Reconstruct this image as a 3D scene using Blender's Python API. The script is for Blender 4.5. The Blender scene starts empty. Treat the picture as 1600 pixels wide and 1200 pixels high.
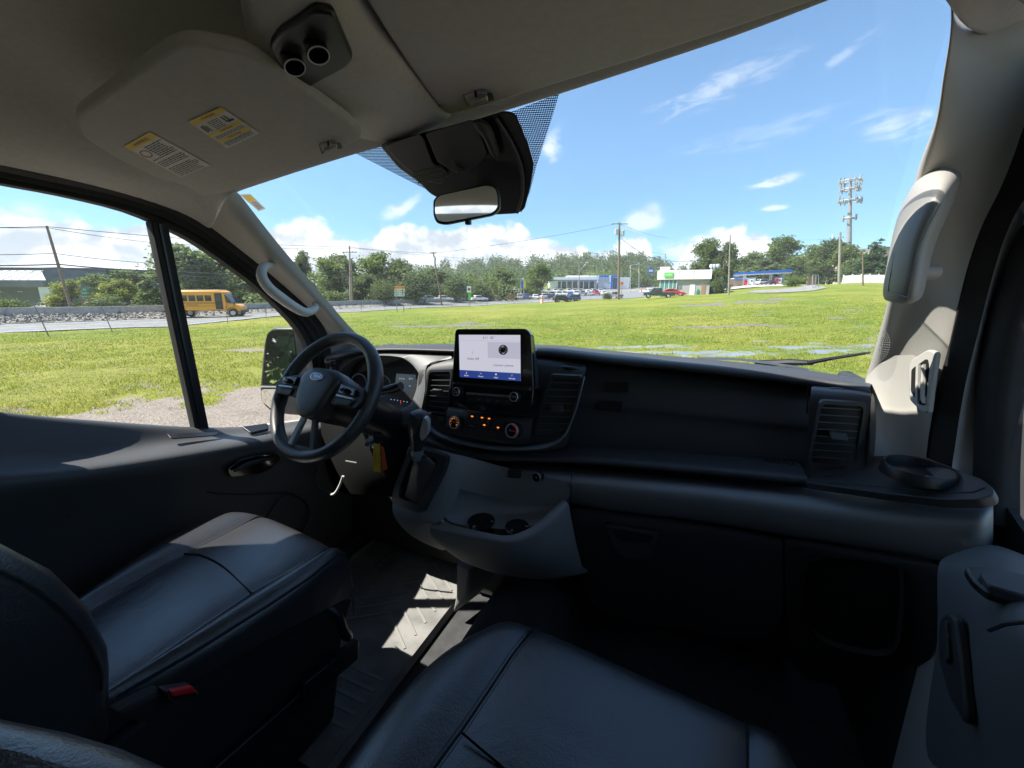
import bpy, math, random
import numpy as np
from mathutils import Vector, Matrix, noise
scene = bpy.context.scene
random.seed(7); rng = np.random.RandomState(7)
C = scene.collection
RAD = math.radians
# ------------------------------------------------------------------ camera
CAM = Vector((.455, 0, 1.05)); FPX = 650.; PITCH = RAD(12.4); YAW = RAD(23)
cd = bpy.data.cameras.new('camera'); cam = bpy.data.objects.new('camera', cd); C.objects.link(cam)
cd.sensor_width = 36; cd.lens = 36*FPX/1600; cd.clip_start = .01; cd.clip_end = 6000
cam.location = CAM; cam.rotation_euler = (RAD(90)-PITCH, 0, YAW); scene.camera = cam
# ------------------------------------------------------------------ render, light, sky
scene.render.engine = 'CYCLES'
scene.view_settings.view_transform = 'Standard'; scene.view_settings.look = 'None'
scene.view_settings.exposure = 1.35; scene.view_settings.gamma = 1
scene.cycles.use_denoising = True
scene.cycles.max_bounces = 9; scene.cycles.diffuse_bounces = 5; scene.cycles.glossy_bounces = 4
scene.cycles.transparent_max_bounces = 24; scene.cycles.transmission_bounces = 4
scene.cycles.sample_clamp_indirect = 4; scene.cycles.caustics_reflective = False; scene.cycles.caustics_refractive = False
SUN = Vector((math.sin(RAD(-116))*math.cos(RAD(53)), math.cos(RAD(-116))*math.cos(RAD(53)), math.sin(RAD(53))))
sl = bpy.data.lights.new('sun', 'SUN'); sl.energy = 4.8; sl.angle = RAD(.5); sl.color = (1, .95, .87)
so = bpy.data.objects.new('sun', sl); C.objects.link(so); so.rotation_euler = SUN.to_track_quat('Z', 'Y').to_euler()
world = bpy.data.worlds.new('World'); scene.world = world; world.use_nodes = True
# ------------------------------------------------------------------ node helpers
class NT:
    def __init__(s, nt): s.nt = nt; s.n = nt.nodes; s.l = nt.links
    def sock(s, node_in, v):
        if isinstance(v, bpy.types.NodeSocket): s.l.new(v, node_in)
        elif v is not None:
            if isinstance(v, (tuple, list)) and node_in.type == 'RGBA' and len(v) == 3: v = (*v, 1)
            node_in.default_value = v
    def node(s, t, out=0, **k):
        n = s.n.new(t)
        for a, v in k.items():
            if a.startswith('_'): setattr(n, a[1:], v)
        for a, v in k.items():
            if a.startswith('i'): s.sock(n.inputs[int(a[1:])], v)
        return n.outputs[out] if out is not None else n
    def math(s, op, a, b=0., clamp=False):
        n = s.n.new('ShaderNodeMath'); n.operation = op; n.use_clamp = clamp
        s.sock(n.inputs[0], a); s.sock(n.inputs[1], b); return n.outputs[0]
    def vmath(s, op, a, b=None, out=0):
        n = s.n.new('ShaderNodeVectorMath'); n.operation = op
        s.sock(n.inputs[0], a)
        if b is not None: s.sock(n.inputs[1], b)
        return n.outputs[out]
    def dot(s, a, b): return s.vmath('DOT_PRODUCT', a, b, out=1)
    def mix(s, f, a, b, typ='MIX'):
        n = s.n.new('ShaderNodeMix'); n.data_type = 'RGBA'; n.blend_type = typ
        s.sock(n.inputs[0], f); s.sock(n.inputs[6], a); s.sock(n.inputs[7], b); return n.outputs[2]
    def smooth(s, v, lo, hi, a=0., b=1.):
        n = s.n.new('ShaderNodeMapRange'); n.interpolation_type = 'SMOOTHSTEP'
        s.sock(n.inputs[0], v); s.sock(n.inputs[1], lo); s.sock(n.inputs[2], hi); s.sock(n.inputs[3], a); s.sock(n.inputs[4], b)
        return n.outputs[0]
    def noise(s, vec, scale, detail=4., rough=.55, out=0, dist=0.):
        n = s.n.new('ShaderNodeTexNoise'); s.sock(n.inputs['Vector'], vec); n.inputs['Scale'].default_value = scale
        n.inputs['Detail'].default_value = detail; n.inputs['Roughness'].default_value = rough; n.inputs['Distortion'].default_value = dist
        return n.outputs[out]
MATS = {}
def mat(name, col, rough=.6, metal=0., spec=.5, noise_amt=0., nscale=40., bump=0., bscale=300., coat=0., emit=None, es=1., col2=None, bdist=.001, sheen=0.):
    if name in MATS: return MATS[name]
    m = bpy.data.materials.new(name); m.use_nodes = True; t = NT(m.node_tree)
    b = t.n['Principled BSDF']; b.inputs['Roughness'].default_value = rough; b.inputs['Metallic'].default_value = metal
    b.inputs['Specular IOR Level'].default_value = spec; b.inputs['Coat Weight'].default_value = coat
    b.inputs['Sheen Weight'].default_value = sheen
    c = (*col, 1); co = t.node('ShaderNodeTexCoord', 3)
    if noise_amt or col2:
        nz = t.noise(co, nscale, 5., .6)
        c2 = col2 or tuple(x*(1-noise_amt) for x in col)
        c1 = col if col2 else tuple(min(1, x*(1+noise_amt)) for x in col)
        o = t.mix(t.smooth(nz, .3, .7), c1, c2); t.l.new(o, b.inputs['Base Color'])
        t.l.new(t.math('ADD', t.math('MULTIPLY', t.noise(co, nscale*.37, 3.), .16), rough-.08), b.inputs['Roughness'])
    else: b.inputs['Base Color'].default_value = c
    if bump:
        bn = t.n.new('ShaderNodeBump'); bn.inputs['Strength'].default_value = bump; bn.inputs['Distance'].default_value = bdist
        v = t.n.new('ShaderNodeTexVoronoi'); t.l.new(co, v.inputs['Vector']); v.inputs['Scale'].default_value = bscale
        h = t.math('ADD', t.math('MULTIPLY', v.outputs[0], .6), t.noise(co, bscale*1.7, 2.))
        t.l.new(h, bn.inputs['Height']); t.l.new(bn.outputs[0], b.inputs['Normal'])
    if emit: b.inputs['Emission Color'].default_value = (*emit, 1); b.inputs['Emission Strength'].default_value = es
    MATS[name] = m; return m
def glass_mat(name, tint=(1, 1, 1), refl=1., rough=0.):
    m = bpy.data.materials.new(name); m.use_nodes = True; t = NT(m.node_tree); t.n.remove(t.n['Principled BSDF'])
    tr = t.node('ShaderNodeBsdfTransparent', i0=tint); gl = t.node('ShaderNodeBsdfGlossy', i0=(1, 1, 1), i1=rough)
    lw = t.n.new('ShaderNodeLayerWeight'); lw.inputs[0].default_value = .5
    if rough == 0. and tint[0] > .92:
        sm = t.noise(t.node('ShaderNodeTexCoord', 3), 2.2, 6., .65, dist=1.5); df = t.n.new('ShaderNodeBsdfTranslucent'); dm_ = t.n.new('ShaderNodeMixShader'); t.l.new(t.smooth(sm, .35, .75, .002, .011), dm_.inputs[0]); t.l.new(tr, dm_.inputs[1]); t.l.new(df.outputs[0], dm_.inputs[2]); tr = dm_.outputs[0]
    fr = t.math('MULTIPLY', t.math('ADD', t.math('MULTIPLY', t.math('POWER', lw.outputs['Facing'], 5.), .6), .015), refl)
    mx = t.n.new('ShaderNodeMixShader'); t.l.new(fr, mx.inputs[0]); t.l.new(tr, mx.inputs[1]); t.l.new(gl, mx.inputs[2])
    t.l.new(mx.outputs[0], t.n['Material Output'].inputs[0]); MATS[name] = m; return m
# ------------------------------------------------------------------ projecting helpers: a pixel of the survey photo meets a real plane
_h = Vector((-math.sin(YAW), math.cos(YAW), 0)); _r = Vector((math.cos(YAW), math.sin(YAW), 0)); _z = Vector((0, 0, 1))
_f = _h*math.cos(PITCH) - _z*math.sin(PITCH); _u = _h*math.sin(PITCH) + _z*math.cos(PITCH)
def ray(px, py): return _f*FPX + _r*(px-800) + _u*(600-py)
def W(px, py, x=None, y=None, z=None, v=None, plane=None):
    r = ray(px, py)
    if x is not None: t = (x-CAM.x)/r.x
    elif y is not None: t = (y-CAM.y)/r.y
    elif z is not None: t = (z-CAM.z)/r.z
    elif v is not None: t = v/r.dot(_h)
    else: p0, n = plane; t = (p0-CAM).dot(n)/r.dot(n)
    return CAM + r*t
def plane3(a, b, c): return (a, (b-a).cross(c-a).normalized())
# ------------------------------------------------------------------ mesh building
class MB:
    def __init__(s): s.v = []; s.f = []; s.m = []; s.mats = []
    def mi(s, m):
        if m not in s.mats: s.mats.append(m)
        return s.mats.index(m)
    def add(s, vs, fs, m):
        o = len(s.v); k = s.mi(m); s.v += [tuple(p) for p in vs]
        for f in fs: s.f.append(tuple(o+i for i in f)); s.m.append(k)
        return s
    def box(s, c, sz, m, rot=None, taper=1.):
        c = Vector(c); vs = []
        for dz in (-.5, .5):
            k = taper if dz > 0 else 1
            for dx, dy in ((-.5, -.5), (.5, -.5), (.5, .5), (-.5, .5)):
                p = Vector((dx*sz[0]*k, dy*sz[1]*k, dz*sz[2]))
                if rot is not None: p = rot @ p
                vs.append(c+p)
        return s.add(vs, [(3, 2, 1, 0), (4, 5, 6, 7), (0, 1, 5, 4), (1, 2, 6, 5), (2, 3, 7, 6), (3, 0, 4, 7)], m)
    def bar(s, a, b, w, h, m, up=(0, 0, 1)):
        a, b = Vector(a), Vector(b); d = (b-a); L = d.length; d.normalize(); u = Vector(up)
        sd = d.cross(u).normalized(); u = sd.cross(d)
        return s.box((a+b)/2, (w, L, h), m, rot=Matrix((sd, d, u)).transposed())
    def slab(s, pts, off, m, m_side=None):
        n = len(pts); off = Vector(off); pts = [Vector(p) for p in pts]
        vs = pts + [p+off for p in pts]; o = len(s.v)
        s.add(vs, [tuple(range(n)), tuple(range(2*n-1, n-1, -1))], m)
        k = s.mi(m_side or m)
        for i in range(n):
            j = (i+1) % n; s.f.append((o+i, o+n+i, o+n+j, o+j)); s.m.append(k)
        return s
    def face(s, pts, m): return s.add(pts, [tuple(range(len(pts)))], m)
    def grid(s, rows, m, closed=False):
        n = len(rows[0]); vs = [p for r in rows for p in r]; fs = []
        for i in range(len(rows)-1):
            for j in range(n if closed else n-1):
                k = (j+1) % n; fs.append((i*n+j, i*n+k, (i+1)*n+k, (i+1)*n+j))
        return s.add(vs, fs, m)
    def tube(s, path, r, m, seg=10, closed=False, cap=True, flat=1., upv=None):
        P = [Vector(p) for p in path]; n = len(P); R = r if isinstance(r, (list, tuple)) else [r]*n; rows = []; pu = None
        for i, p in enumerate(P):
            a = P[(i-1) % n] if (closed or i > 0) else p; b = P[(i+1) % n] if (closed or i < n-1) else p
            t = (b-a).normalized()
            u = Vector(upv) if upv else (pu or (Vector((0, 0, 1)) if abs(t.z) < .9 else Vector((1, 0, 0))))
            sd = t.cross(u).normalized(); u = sd.cross(t); pu = u
            rows.append([p + (sd*math.cos(2*math.pi*k/seg) + u*math.sin(2*math.pi*k/seg)*flat)*R[i] for k in range(seg)])
        if closed: rows.append(rows[0])
        o = len(s.v); s.grid(rows, m, closed=True)
        if cap and not closed:
            k = s.mi(m); s.f.append(tuple(o+j for j in range(seg))[::-1]); s.m.append(k)
            e = o+(n-1)*seg; s.f.append(tuple(e+j for j in range(seg))); s.m.append(k)
        return s
    def ring(s, c, n, up, rx, ry, r, m, seg=36, ts=8):
        n = Vector(n).normalized(); up = Vector(up); a = up.cross(n).normalized(); b = n.cross(a)
        path = [Vector(c)+a*rx*math.cos(t)+b*ry*math.sin(t) for t in [2*math.pi*i/seg for i in range(seg)]]
        rows = []
        for i, p in enumerate(path):
            o = (p-Vector(c)).normalized()
            rows.append([p+(o*math.cos(q)+n*math.sin(q))*r for q in [2*math.pi*k/ts for k in range(ts)]])
        rows.append(rows[0]); return s.grid(rows, m, closed=True)
    def rev(s, c, n, prof, m, seg=28, up=(0, 0, 1), cap=True):
        """prof: list of (radius, offset along n)"""
        n = Vector(n).normalized(); up = Vector(up)
        if abs(n.dot(up.normalized())) > .95: up = Vector((0, 1, 0))
        a = up.cross(n).normalized(); b = n.cross(a); c = Vector(c)
        rows = [[c+n*h+(a*math.cos(2*math.pi*i/seg)+b*math.sin(2*math.pi*i/seg))*r for i in range(seg)] for r, h in prof]
        o = len(s.v); s.grid(rows, m, closed=True)
        if cap:
            k = s.mi(m); s.f.append(tuple(o+j for j in range(seg))[::-1]); s.m.append(k)
            e = o+(len(prof)-1)*seg; s.f.append(tuple(e+j for j in range(seg))); s.m.append(k)
        return s
    def text(s, txt, o, ux, uy, size, m, align='CENTER', off=0., shear=0.):
        cu = bpy.data.curves.new('t', 'FONT'); cu.body = txt; cu.align_x = align; cu.align_y = 'CENTER'; cu.size = size; cu.resolution_u = 2; cu.shear = shear
        ob = bpy.data.objects.new('t', cu); C.objects.link(ob); dg = bpy.context.evaluated_depsgraph_get(); dg.update()
        me = bpy.data.meshes.new_from_object(ob.evaluated_get(dg)); ux = Vector(ux); uy = Vector(uy); n = ux.cross(uy).normalized()
        s.add([Vector(o)+ux*v.co.x+uy*v.co.y+n*off for v in me.vertices], [tuple(p.vertices) for p in me.polygons], m)
        bpy.data.objects.remove(ob); bpy.data.curves.remove(cu); bpy.data.meshes.remove(me); return s
    def build(s, name, parent=None, bevel=0., seg=2, sub=0, solid=0., smooth=35, label=None, soff=-1, keepflip=False):
        me = bpy.data.meshes.new(name); me.from_pydata(s.v, [], s.f)
        for m in s.mats: me.materials.append(m)
        me.polygons.foreach_set('material_index', s.m)
        if smooth:
            me.polygons.foreach_set('use_smooth', [True]*len(me.polygons))
            if not sub: me.set_sharp_from_angle(angle=RAD(smooth))
        me.update(); ob = bpy.data.objects.new(name, me); C.objects.link(ob)
        if solid:
            md = ob.modifiers.new('solid', 'SOLIDIFY'); md.thickness = solid; md.offset = soff
        if bevel:
            md = ob.modifiers.new('bevel', 'BEVEL'); md.width = bevel; md.segments = seg; md.limit_method = 'ANGLE'; md.angle_limit = RAD(40)
            md.harden_normals = False
        if sub:
            md = ob.modifiers.new('sub', 'SUBSURF'); md.levels = sub; md.render_levels = sub
        if parent: ob.parent = parent
        if label: ob['label'] = label
        return ob
def setp(o, label=None, cat=None, group=None, kind=None):
    for k, v in (('label', label), ('category', cat), ('group', group), ('kind', kind)):
        if v: o[k] = v
    return o
def empty(name, loc=(0, 0, 0), parent=None, label=None, cat=None, group=None, kind=None, rz=0):
    o = bpy.data.objects.new(name, None); C.objects.link(o); o.location = loc; o.rotation_euler.z = rz; o.empty_display_size = .1
    if parent: o.parent = parent
    return setp(o, label, cat, group, kind)
def dup(root, loc, rz=0, sc=1., label=None, mats=None):
    def cp(o, par):
        c = o.copy(); C.objects.link(c); c.parent = par
        for ch in [x for x in list(C.objects) if x.parent == o]: cp(ch, c)
        return c
    r = cp(root, None); r.location = loc; r.rotation_euler.z = rz; r.scale = sc if isinstance(sc, (tuple, list)) else (sc,)*3
    if label: r['label'] = label
    return r
def rnd(pts, r, n=4):
    """round the corners of a 2-D outline"""
    out = []; N = len(pts)
    for i in range(N):
        p0, p, p1 = (Vector(pts[(i+k) % N][:2]) for k in (-1, 0, 1))
        rr = r[i] if isinstance(r, (list, tuple)) else r
        a, b = (p0-p), (p1-p); rr = min(rr, a.length*.45, b.length*.45)
        if rr < 1e-6: out.append((p.x, p.y)); continue
        A = p+a.normalized()*rr; B = p+b.normalized()*rr
        for k in range(n+1):
            t = k/n; q = A*(1-t)**2+p*2*t*(1-t)+B*t*t; out.append((q.x, q.y))
    return out
def px_slab(pts, off, m, r=0, mb=None, **k):
    q = rnd(pts, r) if r else pts
    return (mb or MB()).slab([W(a, b, **k) for a, b in q], off, m)
def lerp(a, b, t): return a+(b-a)*t
HAZE = .0003
# ================================================================== SKY
t = NT(world.node_tree); bg = t.n['Background']
sky = t.n.new('ShaderNodeTexSky'); sky.sky_type = 'NISHITA'; sky.sun_disc = False
sky.sun_elevation = math.asin(SUN.z); sky.sun_rotation = math.atan2(SUN.x, SUN.y); sky.altitude = 50; sky.air_density = 1.; sky.dust_density = .15; sky.ozone_density = 2.2
gen = t.node('ShaderNodeTexCoord', 0)
dirn = t.vmath('NORMALIZE', gen)
zz = t.dot(dirn, (0, 0, 1)); rr_ = t.dot(dirn, tuple(_r)); hh_ = t.dot(dirn, tuple(_h))
az = t.math('ARCTAN2', rr_, hh_)
el = t.math('ARCSINE', zz)
def comb(a, b, c=0.):
    n = t.n.new('ShaderNodeCombineXYZ'); t.sock(n.inputs[0], a); t.sock(n.inputs[1], b); t.sock(n.inputs[2], c); return n.outputs[0]
ae = comb(az, t.math('MULTIPLY', el, 1.25))
def azel(px, py):
    d = ray(px, py).normalized(); return math.atan2(d.dot(_r), d.dot(_h)), math.asin(d.z)
nz = t.noise(ae, 7.5, 9., .56, dist=.15)
nzb = t.noise(ae, 2.7, 3., .5)
# height of the cumulus bank along the horizon: (pixel column, top row of the bank)
curve = t.n.new('ShaderNodeFloatCurve'); cm = curve.mapping.curves[0]
tops = [(-200, 330), (60, 338), (215, 345), (330, 360), (470, 352), (560, 362), (690, 348), (790, 352), (850, 376), (930, 384), (1000, 366), (1040, 415), (1085, 372), (1150, 362), (1195, 365), (1235, 428), (1500, 448), (1700, 430)]
A0, A1 = -1.4, 1.4
xy = [((azel(px, py)[0]-A0)/(A1-A0), azel(px, py)[1]) for px, py in tops]
cm.points[0].location = (0, xy[0][1]); cm.points[1].location = (1, xy[-1][1])
for a, b in xy: cm.points.new(a, b)
curve.mapping.update()
t.l.new(t.math('DIVIDE', t.math('SUBTRACT', az, A0), A1-A0), curve.inputs['Value'])
top = curve.outputs[0]
edge = t.math('SUBTRACT', t.math('ADD', top, t.math('MULTIPLY', t.math('SUBTRACT', nz, .47), .15)), el)
cum = t.smooth(edge, -.002, .020)
lowgap = t.smooth(t.math('ADD', t.math('MULTIPLY', nz, .7), t.math('MULTIPLY', nzb, .5)), .42, .54, .72, 1.)
cum = t.math('MULTIPLY', cum, lowgap)
# upper, thinner broken cloud at the far left and single puffs and wisps: (px, py, half width px, half height px, slant, amount, wispy)
spots = [(868, 225, 22, 48, .0, .75, 0), (632, 322, 34, 16, -.5, .6, 0), (1120, 140, 125, 26, -.22, .36, 1), (1400, 195, 75, 26, .12, .42, 1), (1212, 283, 42, 11, -.1, .75, 1),
         (1212, 325, 22, 6, 0., .65, 1), (1325, 80, 40, 12, -.5, .3, 1), (30, 350, 190, 40, .0, .6, 0), (190, 372, 120, 42, .1, .9, 0), (60, 400, 150, 28, 0, .8, 0), (1180, 210, 150, 22, -.1, .16, 1), (1000, 350, 40, 26, -.4, .55, 0), (1060, 390, 40, 24, 0, .7, 0)]
wis = t.noise(comb(t.math('ADD', t.math('MULTIPLY', az, 10.), t.math('MULTIPLY', el, 26.)), t.math('MULTIPLY', t.math('SUBTRACT', el, t.math('MULTIPLY', az, .25)), 46.)), 1., 7., .62, dist=.5)
acc = cum
for (px, py, hw, hh, sl_, am, wsp) in spots:
    a0, e0 = azel(px, py); a1 = azel(px+hw, py)[0]-a0; e1 = azel(px, py-hh)[1]-e0
    da = t.math('SUBTRACT', az, a0); de = t.math('SUBTRACT', el, e0)
    de = t.math('ADD', de, t.math('MULTIPLY', da, sl_))
    q = t.math('ADD', t.math('POWER', t.math('DIVIDE', da, a1), 2.), t.math('POWER', t.math('DIVIDE', de, e1), 2.))
    g = t.math('EXPONENT', t.math('MULTIPLY', q, -1.))
    nn = t.smooth(t.math('ADD', wis if wsp else nz, t.math('MULTIPLY', t.math('SUBTRACT', g, .5), .22)), *((.40, .74) if wsp else (.46, .66)))
    acc = t.math('MAXIMUM', acc, t.math('MULTIPLY', t.math('MULTIPLY', nn, t.smooth(g, .08, .7)), am))
hzn = t.smooth(el, .0, .07, .25, 0.)
acc = t.math('MAXIMUM', acc, hzn)
# cloud brightness: billows brighter on top, greyer where the noise thickens
nz2 = t.noise(t.vmath('ADD', ae, (.012, -.022, 0)), 7.5, 9., .56, dist=.15)
shade = t.smooth(t.math('ADD', t.math('SUBTRACT', nz, nz2), t.math('MULTIPLY', edge, -.25)), -.10, .06, .0, 1.)
ccol = t.mix(shade, (3.9, 4.35, 4.9), (7.7, 7.8, 7.9))
skyc = t.mix(1., sky.outputs[0], (1.06, 1.27, 1.33), 'MULTIPLY')
skyc = t.mix(1., skyc, t.mix(t.smooth(el, .0, .42), (.50, .66, .80), (1., 1., 1.)), 'MULTIPLY')
# keep the sky's own colour, lifted a little as in the bright exposure of the photo
colr = t.mix(acc, skyc, ccol)
t.l.new(colr, bg.inputs[0]); bg.inputs[1].default_value = .07
# ================================================================== TERRAIN
CH = {  # a = u/v of the column : (distance, height below/above the camera)
 -2.5: [(3, -1.7), (10, -1.75), (25, -2.6), (60, -2.8), (400, -2.8)],
 -1.2: [(3, -1.7), (9, -1.75), (20, -2.3), (29, -2.8), (60, -2.8), (400, -2.8)],
 -.8: [(3, -1.7), (12, -1.8), (24, -2.35), (35, -2.8), (60, -2.8), (400, -2.8)],
 -.376: [(3, -1.7), (12, -1.75), (35, -2.2), (62, -2.8), (90, -2.8), (400, -2.5)],
 -.1: [(3, -1.7), (12, -1.75), (40, -2.1), (90, -2.8), (130, -2.7), (200, 0.), (320, 9.), (600, 14.)],
 .08: [(3, -1.7), (12, -1.75), (40, -2.0), (106, -2.5), (140, -1.7), (200, 1.2), (320, 10.), (600, 14.)],
 .24: [(3, -1.7), (12, -1.7), (40, -1.7), (118, -1.7), (170, -.3), (300, 6.), (600, 12.)],
 .43: [(3, -1.7), (12, -1.65), (35, -1.35), (88, -.42), (125, .2), (300, 5.), (600, 9.)],
 .6: [(3, -1.7), (12, -1.6), (40, -.9), (95, .9), (140, 2.6), (300, 5.), (600, 9.)],
 .83: [(3, -1.7), (12, -1.55), (35, -.8), (60, .5), (85, 1.95), (140, 2.6), (600, 9.)],
 1.3: [(3, -1.7), (12, -1.5), (40, -.5), (80, 1.4), (600, 6.)],
 3.: [(3, -1.7), (20, -1.6), (80, -.5), (600, 2.)]}
AK = sorted(CH)
def H(u, v):
    if v < 2.: return -1.7 if v > -40 else -1.7
    a = u/v; a = min(max(a, AK[0]), AK[-1])
    def col(k):
        P = CH[k]
        if v <= P[0][0]: return P[0][1]
        for (d0, h0), (d1, h1) in zip(P, P[1:]):
            if v <= d1: s = (math.log(v)-math.log(d0))/(math.log(d1)-math.log(d0)); s = (v-d0)/(d1-d0)*.6+s*.4; return h0+(h1-h0)*s
        return P[-1][1]
    for k0, k1 in zip(AK, AK[1:]):
        if a <= k1: s = (a-k0)/(k1-k0); s = s*s*(3-2*s); return col(k0)*(1-s)+col(k1)*s
    return col(AK[-1])
def UV(u, v, dh=0., h=None): return Vector((CAM.x, CAM.y, CAM.z+(H(u, v) if h is None else h)+dh)) + _r*u + _h*v
def U(px, v): return (px-800)/665.5*v
def G(px, v, dh=0.): return UV(U(px, v), v, dh)
def UVc(u, v, h): return UV(u, v, h=h)
# bare and gravelly places in the field: (px, distance, half width m, half depth m, strength)
BARE = [(320, 5.8, 2.8, 1.5, 1.), (190, 5.2, 2.6, .9, .8), (60, 4.8, 2.2, .5, .6), (400, 7.2, 1.5, 1.6, 1.), (450, 6.0, 1.5, 1.5, 1.), (360, 13.5, 1.7, .8, .6), (20, 16, 2.5, .8, .5), (290, 8, 1.6, .5, .45), (690, 25, 3.2, 1., 1.), (600, 29, 3.2, .6, .7), (790, 27, 2.2, .5, .8), (700, 28, 4.5, .35, .8),
        (1130, 41, 6., 1.6, .9), (1190, 45, 5., 1.0, .8), (1100, 19, 1.3, .5, .9), (1170, 18.5, 1.6, .45, 1.), (1230, 17.8, 1.1, .3, .8), (1330, 21, 1.2, .4, .8), (1240, 76, 9., 5., 1.), (1180, 72, 8., 1.5, .9), (1322, 32, 1.5, .8, .8), (760, 60, 5, 1.5, .5), (1340, 26, 2.2, .7, .6), (1200, 27, 4, .5, .5), (1010, 36, 2.4, .5, .5)]
PUD = [(880, 13.6, .45, .22), (962, 13.0, .55, .2), (985, 13.3, .5, .12), (1010, 13.1, .5, .2), (1045, 13.1, .5, .18), (1075, 12.6, .35, .12), (1090, 11.7, 1.0, .22), (1150, 11.2, 1.1, .3), (930, 12.0, 1.2, .16), (1310, 11.3, 1., .22), (1020, 11.9, .9, .13), (1250, 12.2, .75, .22), (1330, 12.1, .8, .25), (1365, 12.4, .5, .2), (1290, 12.9, .3, .12), (1360, 17, .5, .2), (1170, 24, 1.2, .25), (1318, 32, 1.2, .35), (905, 12.5, .4, .12), (1200, 13.6, .35, .1)]
def bare(u, v):
    b = 0.
    for px, d, a, c, s in BARE:
        q = ((u-U(px, d))/a)**2+((v-d)/c)**2
        if q < 4: b = max(b, s*math.exp(-q*.9))
    if v < 4.2 and v > -10: b = max(b, .85*min(1, (4.6-v)/1.2))
    n = noise.noise(Vector((u*.9, v*.9, 0)))*.6+noise.noise(Vector((u*2.1, v*2.1, 5)))*.3+noise.noise(Vector((u*6, v*6, 5)))*.2
    return b*.92+n*1.0*min(1, .2+b*1.4)
def wet(u, v):
    b = 0.
    for px, d, a, c, in PUD:
        q = ((u-U(px, d))/(a*1.5))**2+((v-d)/(c*2.0))**2
        if q < 4: b = max(b, math.exp(-q*.8))
    return b*.8+noise.noise(Vector((u*3.1, v*3.1, 7)))*.45*min(1, b*3)
# ground sheet: polar grid denser near the van
rad = [0, 1.5, 2.5]; r_ = 3.
while r_ < 26: rad.append(r_); r_ *= 1.022
while r_ < 900: rad.append(r_); r_ *= 1.06
rad += [1100]
ang = []; a_ = -180.
while a_ < 180: ang.append(a_); a_ += .7 if -62 < a_ < 55 else 4.
gb = MB(); gmat = bpy.data.materials.new('field'); rows = []; dirt = []; wets = []
for r_ in rad:
    row = []
    for a_ in ang:
        u, v = r_*math.sin(RAD(a_)), r_*math.cos(RAD(a_))
        h = H(u, v) + (noise.noise(Vector((u*.5, v*.5, 3)))*.05 + noise.noise(Vector((u*1.9, v*1.9, 3)))*.018)*(1 if 3 < r_ < 90 else .2)
        if r_ > 950: h = -3
        row.append(UV(u, v, h=h)); dirt.append(bare(u, v) if r_ < 95 else 0.); wets.append(wet(u, v) if 9 < r_ < 40 and abs(a_) < 60 else 0.)
    rows.append(row)
gb.grid(rows, gmat, closed=True); gnd = gb.build('ground', smooth=180); setp(gnd, kind='structure')
at_ = gnd.data.attributes.new('dirt', 'FLOAT', 'POINT'); at_.data.foreach_set('value', dirt); at2 = gnd.data.attributes.new('wet', 'FLOAT', 'POINT'); at2.data.foreach_set('value', wets)
gmat.use_nodes = True; t = NT(gmat.node_tree); b = t.n['Principled BSDF']; pos = t.node('ShaderNodeNewGeometry', 0)
at = t.n.new('ShaderNodeAttribute'); at.attribute_name = 'dirt'; dv = at.outputs['Fac']
n1 = t.noise(pos, .35, 6., .6); n2 = t.noise(pos, 3.2, 6., .7); n3 = t.noise(pos, 22., 4., .7); n4 = t.noise(pos, .07, 3.)
g = t.mix(t.smooth(n1, .35, .65), (.15, .215, .022), (.28, .285, .045)); g = t.mix(t.smooth(n2, .35, .68), g, (.085, .135, .016))
g = t.mix(t.smooth(t.math('ADD', n4, t.math('MULTIPLY', n2, .3)), .6, .78, 0, .6), g, (.30, .27, .06)); g = t.mix(t.smooth(n3, .45, .75, 0, .55), g, (.05, .085, .01))
dcol = t.mix(t.smooth(n3, .3, .7), (.24, .195, .155), (.35, .305, .26)); dcol = t.mix(t.smooth(n2, .45, .7, 0, .6), dcol, (.18, .155, .13))
n5 = t.noise(pos, 7.5, 4., .65); g = t.mix(t.smooth(n5, .5, .66, 0, .38), g, (.06, .095, .012)); g = t.mix(t.smooth(t.noise(pos, 1.3, 5., .6), .56, .72, 0, .65), g, (.33, .30, .07))
speck = t.noise(pos, 55., 3., .7); dcol = t.mix(t.smooth(speck, .5, .72, 0, .6), dcol, (.12, .09, .07))
dist = t.vmath('LENGTH', pos, out=1); dcol = t.mix(t.smooth(dist, 14., 19., 0, .85), dcol, t.mix(n2, (.10, .10, .105), (.22, .205, .19)))
small = t.smooth(t.noise(pos, 2.1, 6., .62), .615, .66, 0., .42)
dm = t.smooth(t.math('ADD', t.math('ADD', dv, small), t.math('MULTIPLY', t.math('SUBTRACT', n2, .5), .7)), .34, .46)
aw = t.n.new('ShaderNodeAttribute'); aw.attribute_name = 'wet'; wm0 = t.smooth(t.math('ADD', aw.outputs['Fac'], t.math('MULTIPLY', t.math('SUBTRACT', n5, .5), 1.5)), .56, .62)
t.l.new(t.mix(wm0, t.mix(dm, g, dcol), (.20, .20, .185)), b.inputs['Base Color']); t.l.new(t.math('SUBTRACT', .9, t.math('MULTIPLY', wm0, .78)), b.inputs['Roughness']); t.l.new(t.math('ADD', .2, t.math('MULTIPLY', wm0, .3)), b.inputs['Specular IOR Level'])
bn = t.n.new('ShaderNodeBump'); bn.inputs['Strength'].default_value = .7; bn.inputs['Distance'].default_value = .05; t.l.new(t.math('SUBTRACT', 1., wm0), bn.inputs['Strength']); t.l.new(t.math('ADD', n3, n2), bn.inputs['Height']); t.l.new(bn.outputs[0], b.inputs['Normal'])
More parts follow.
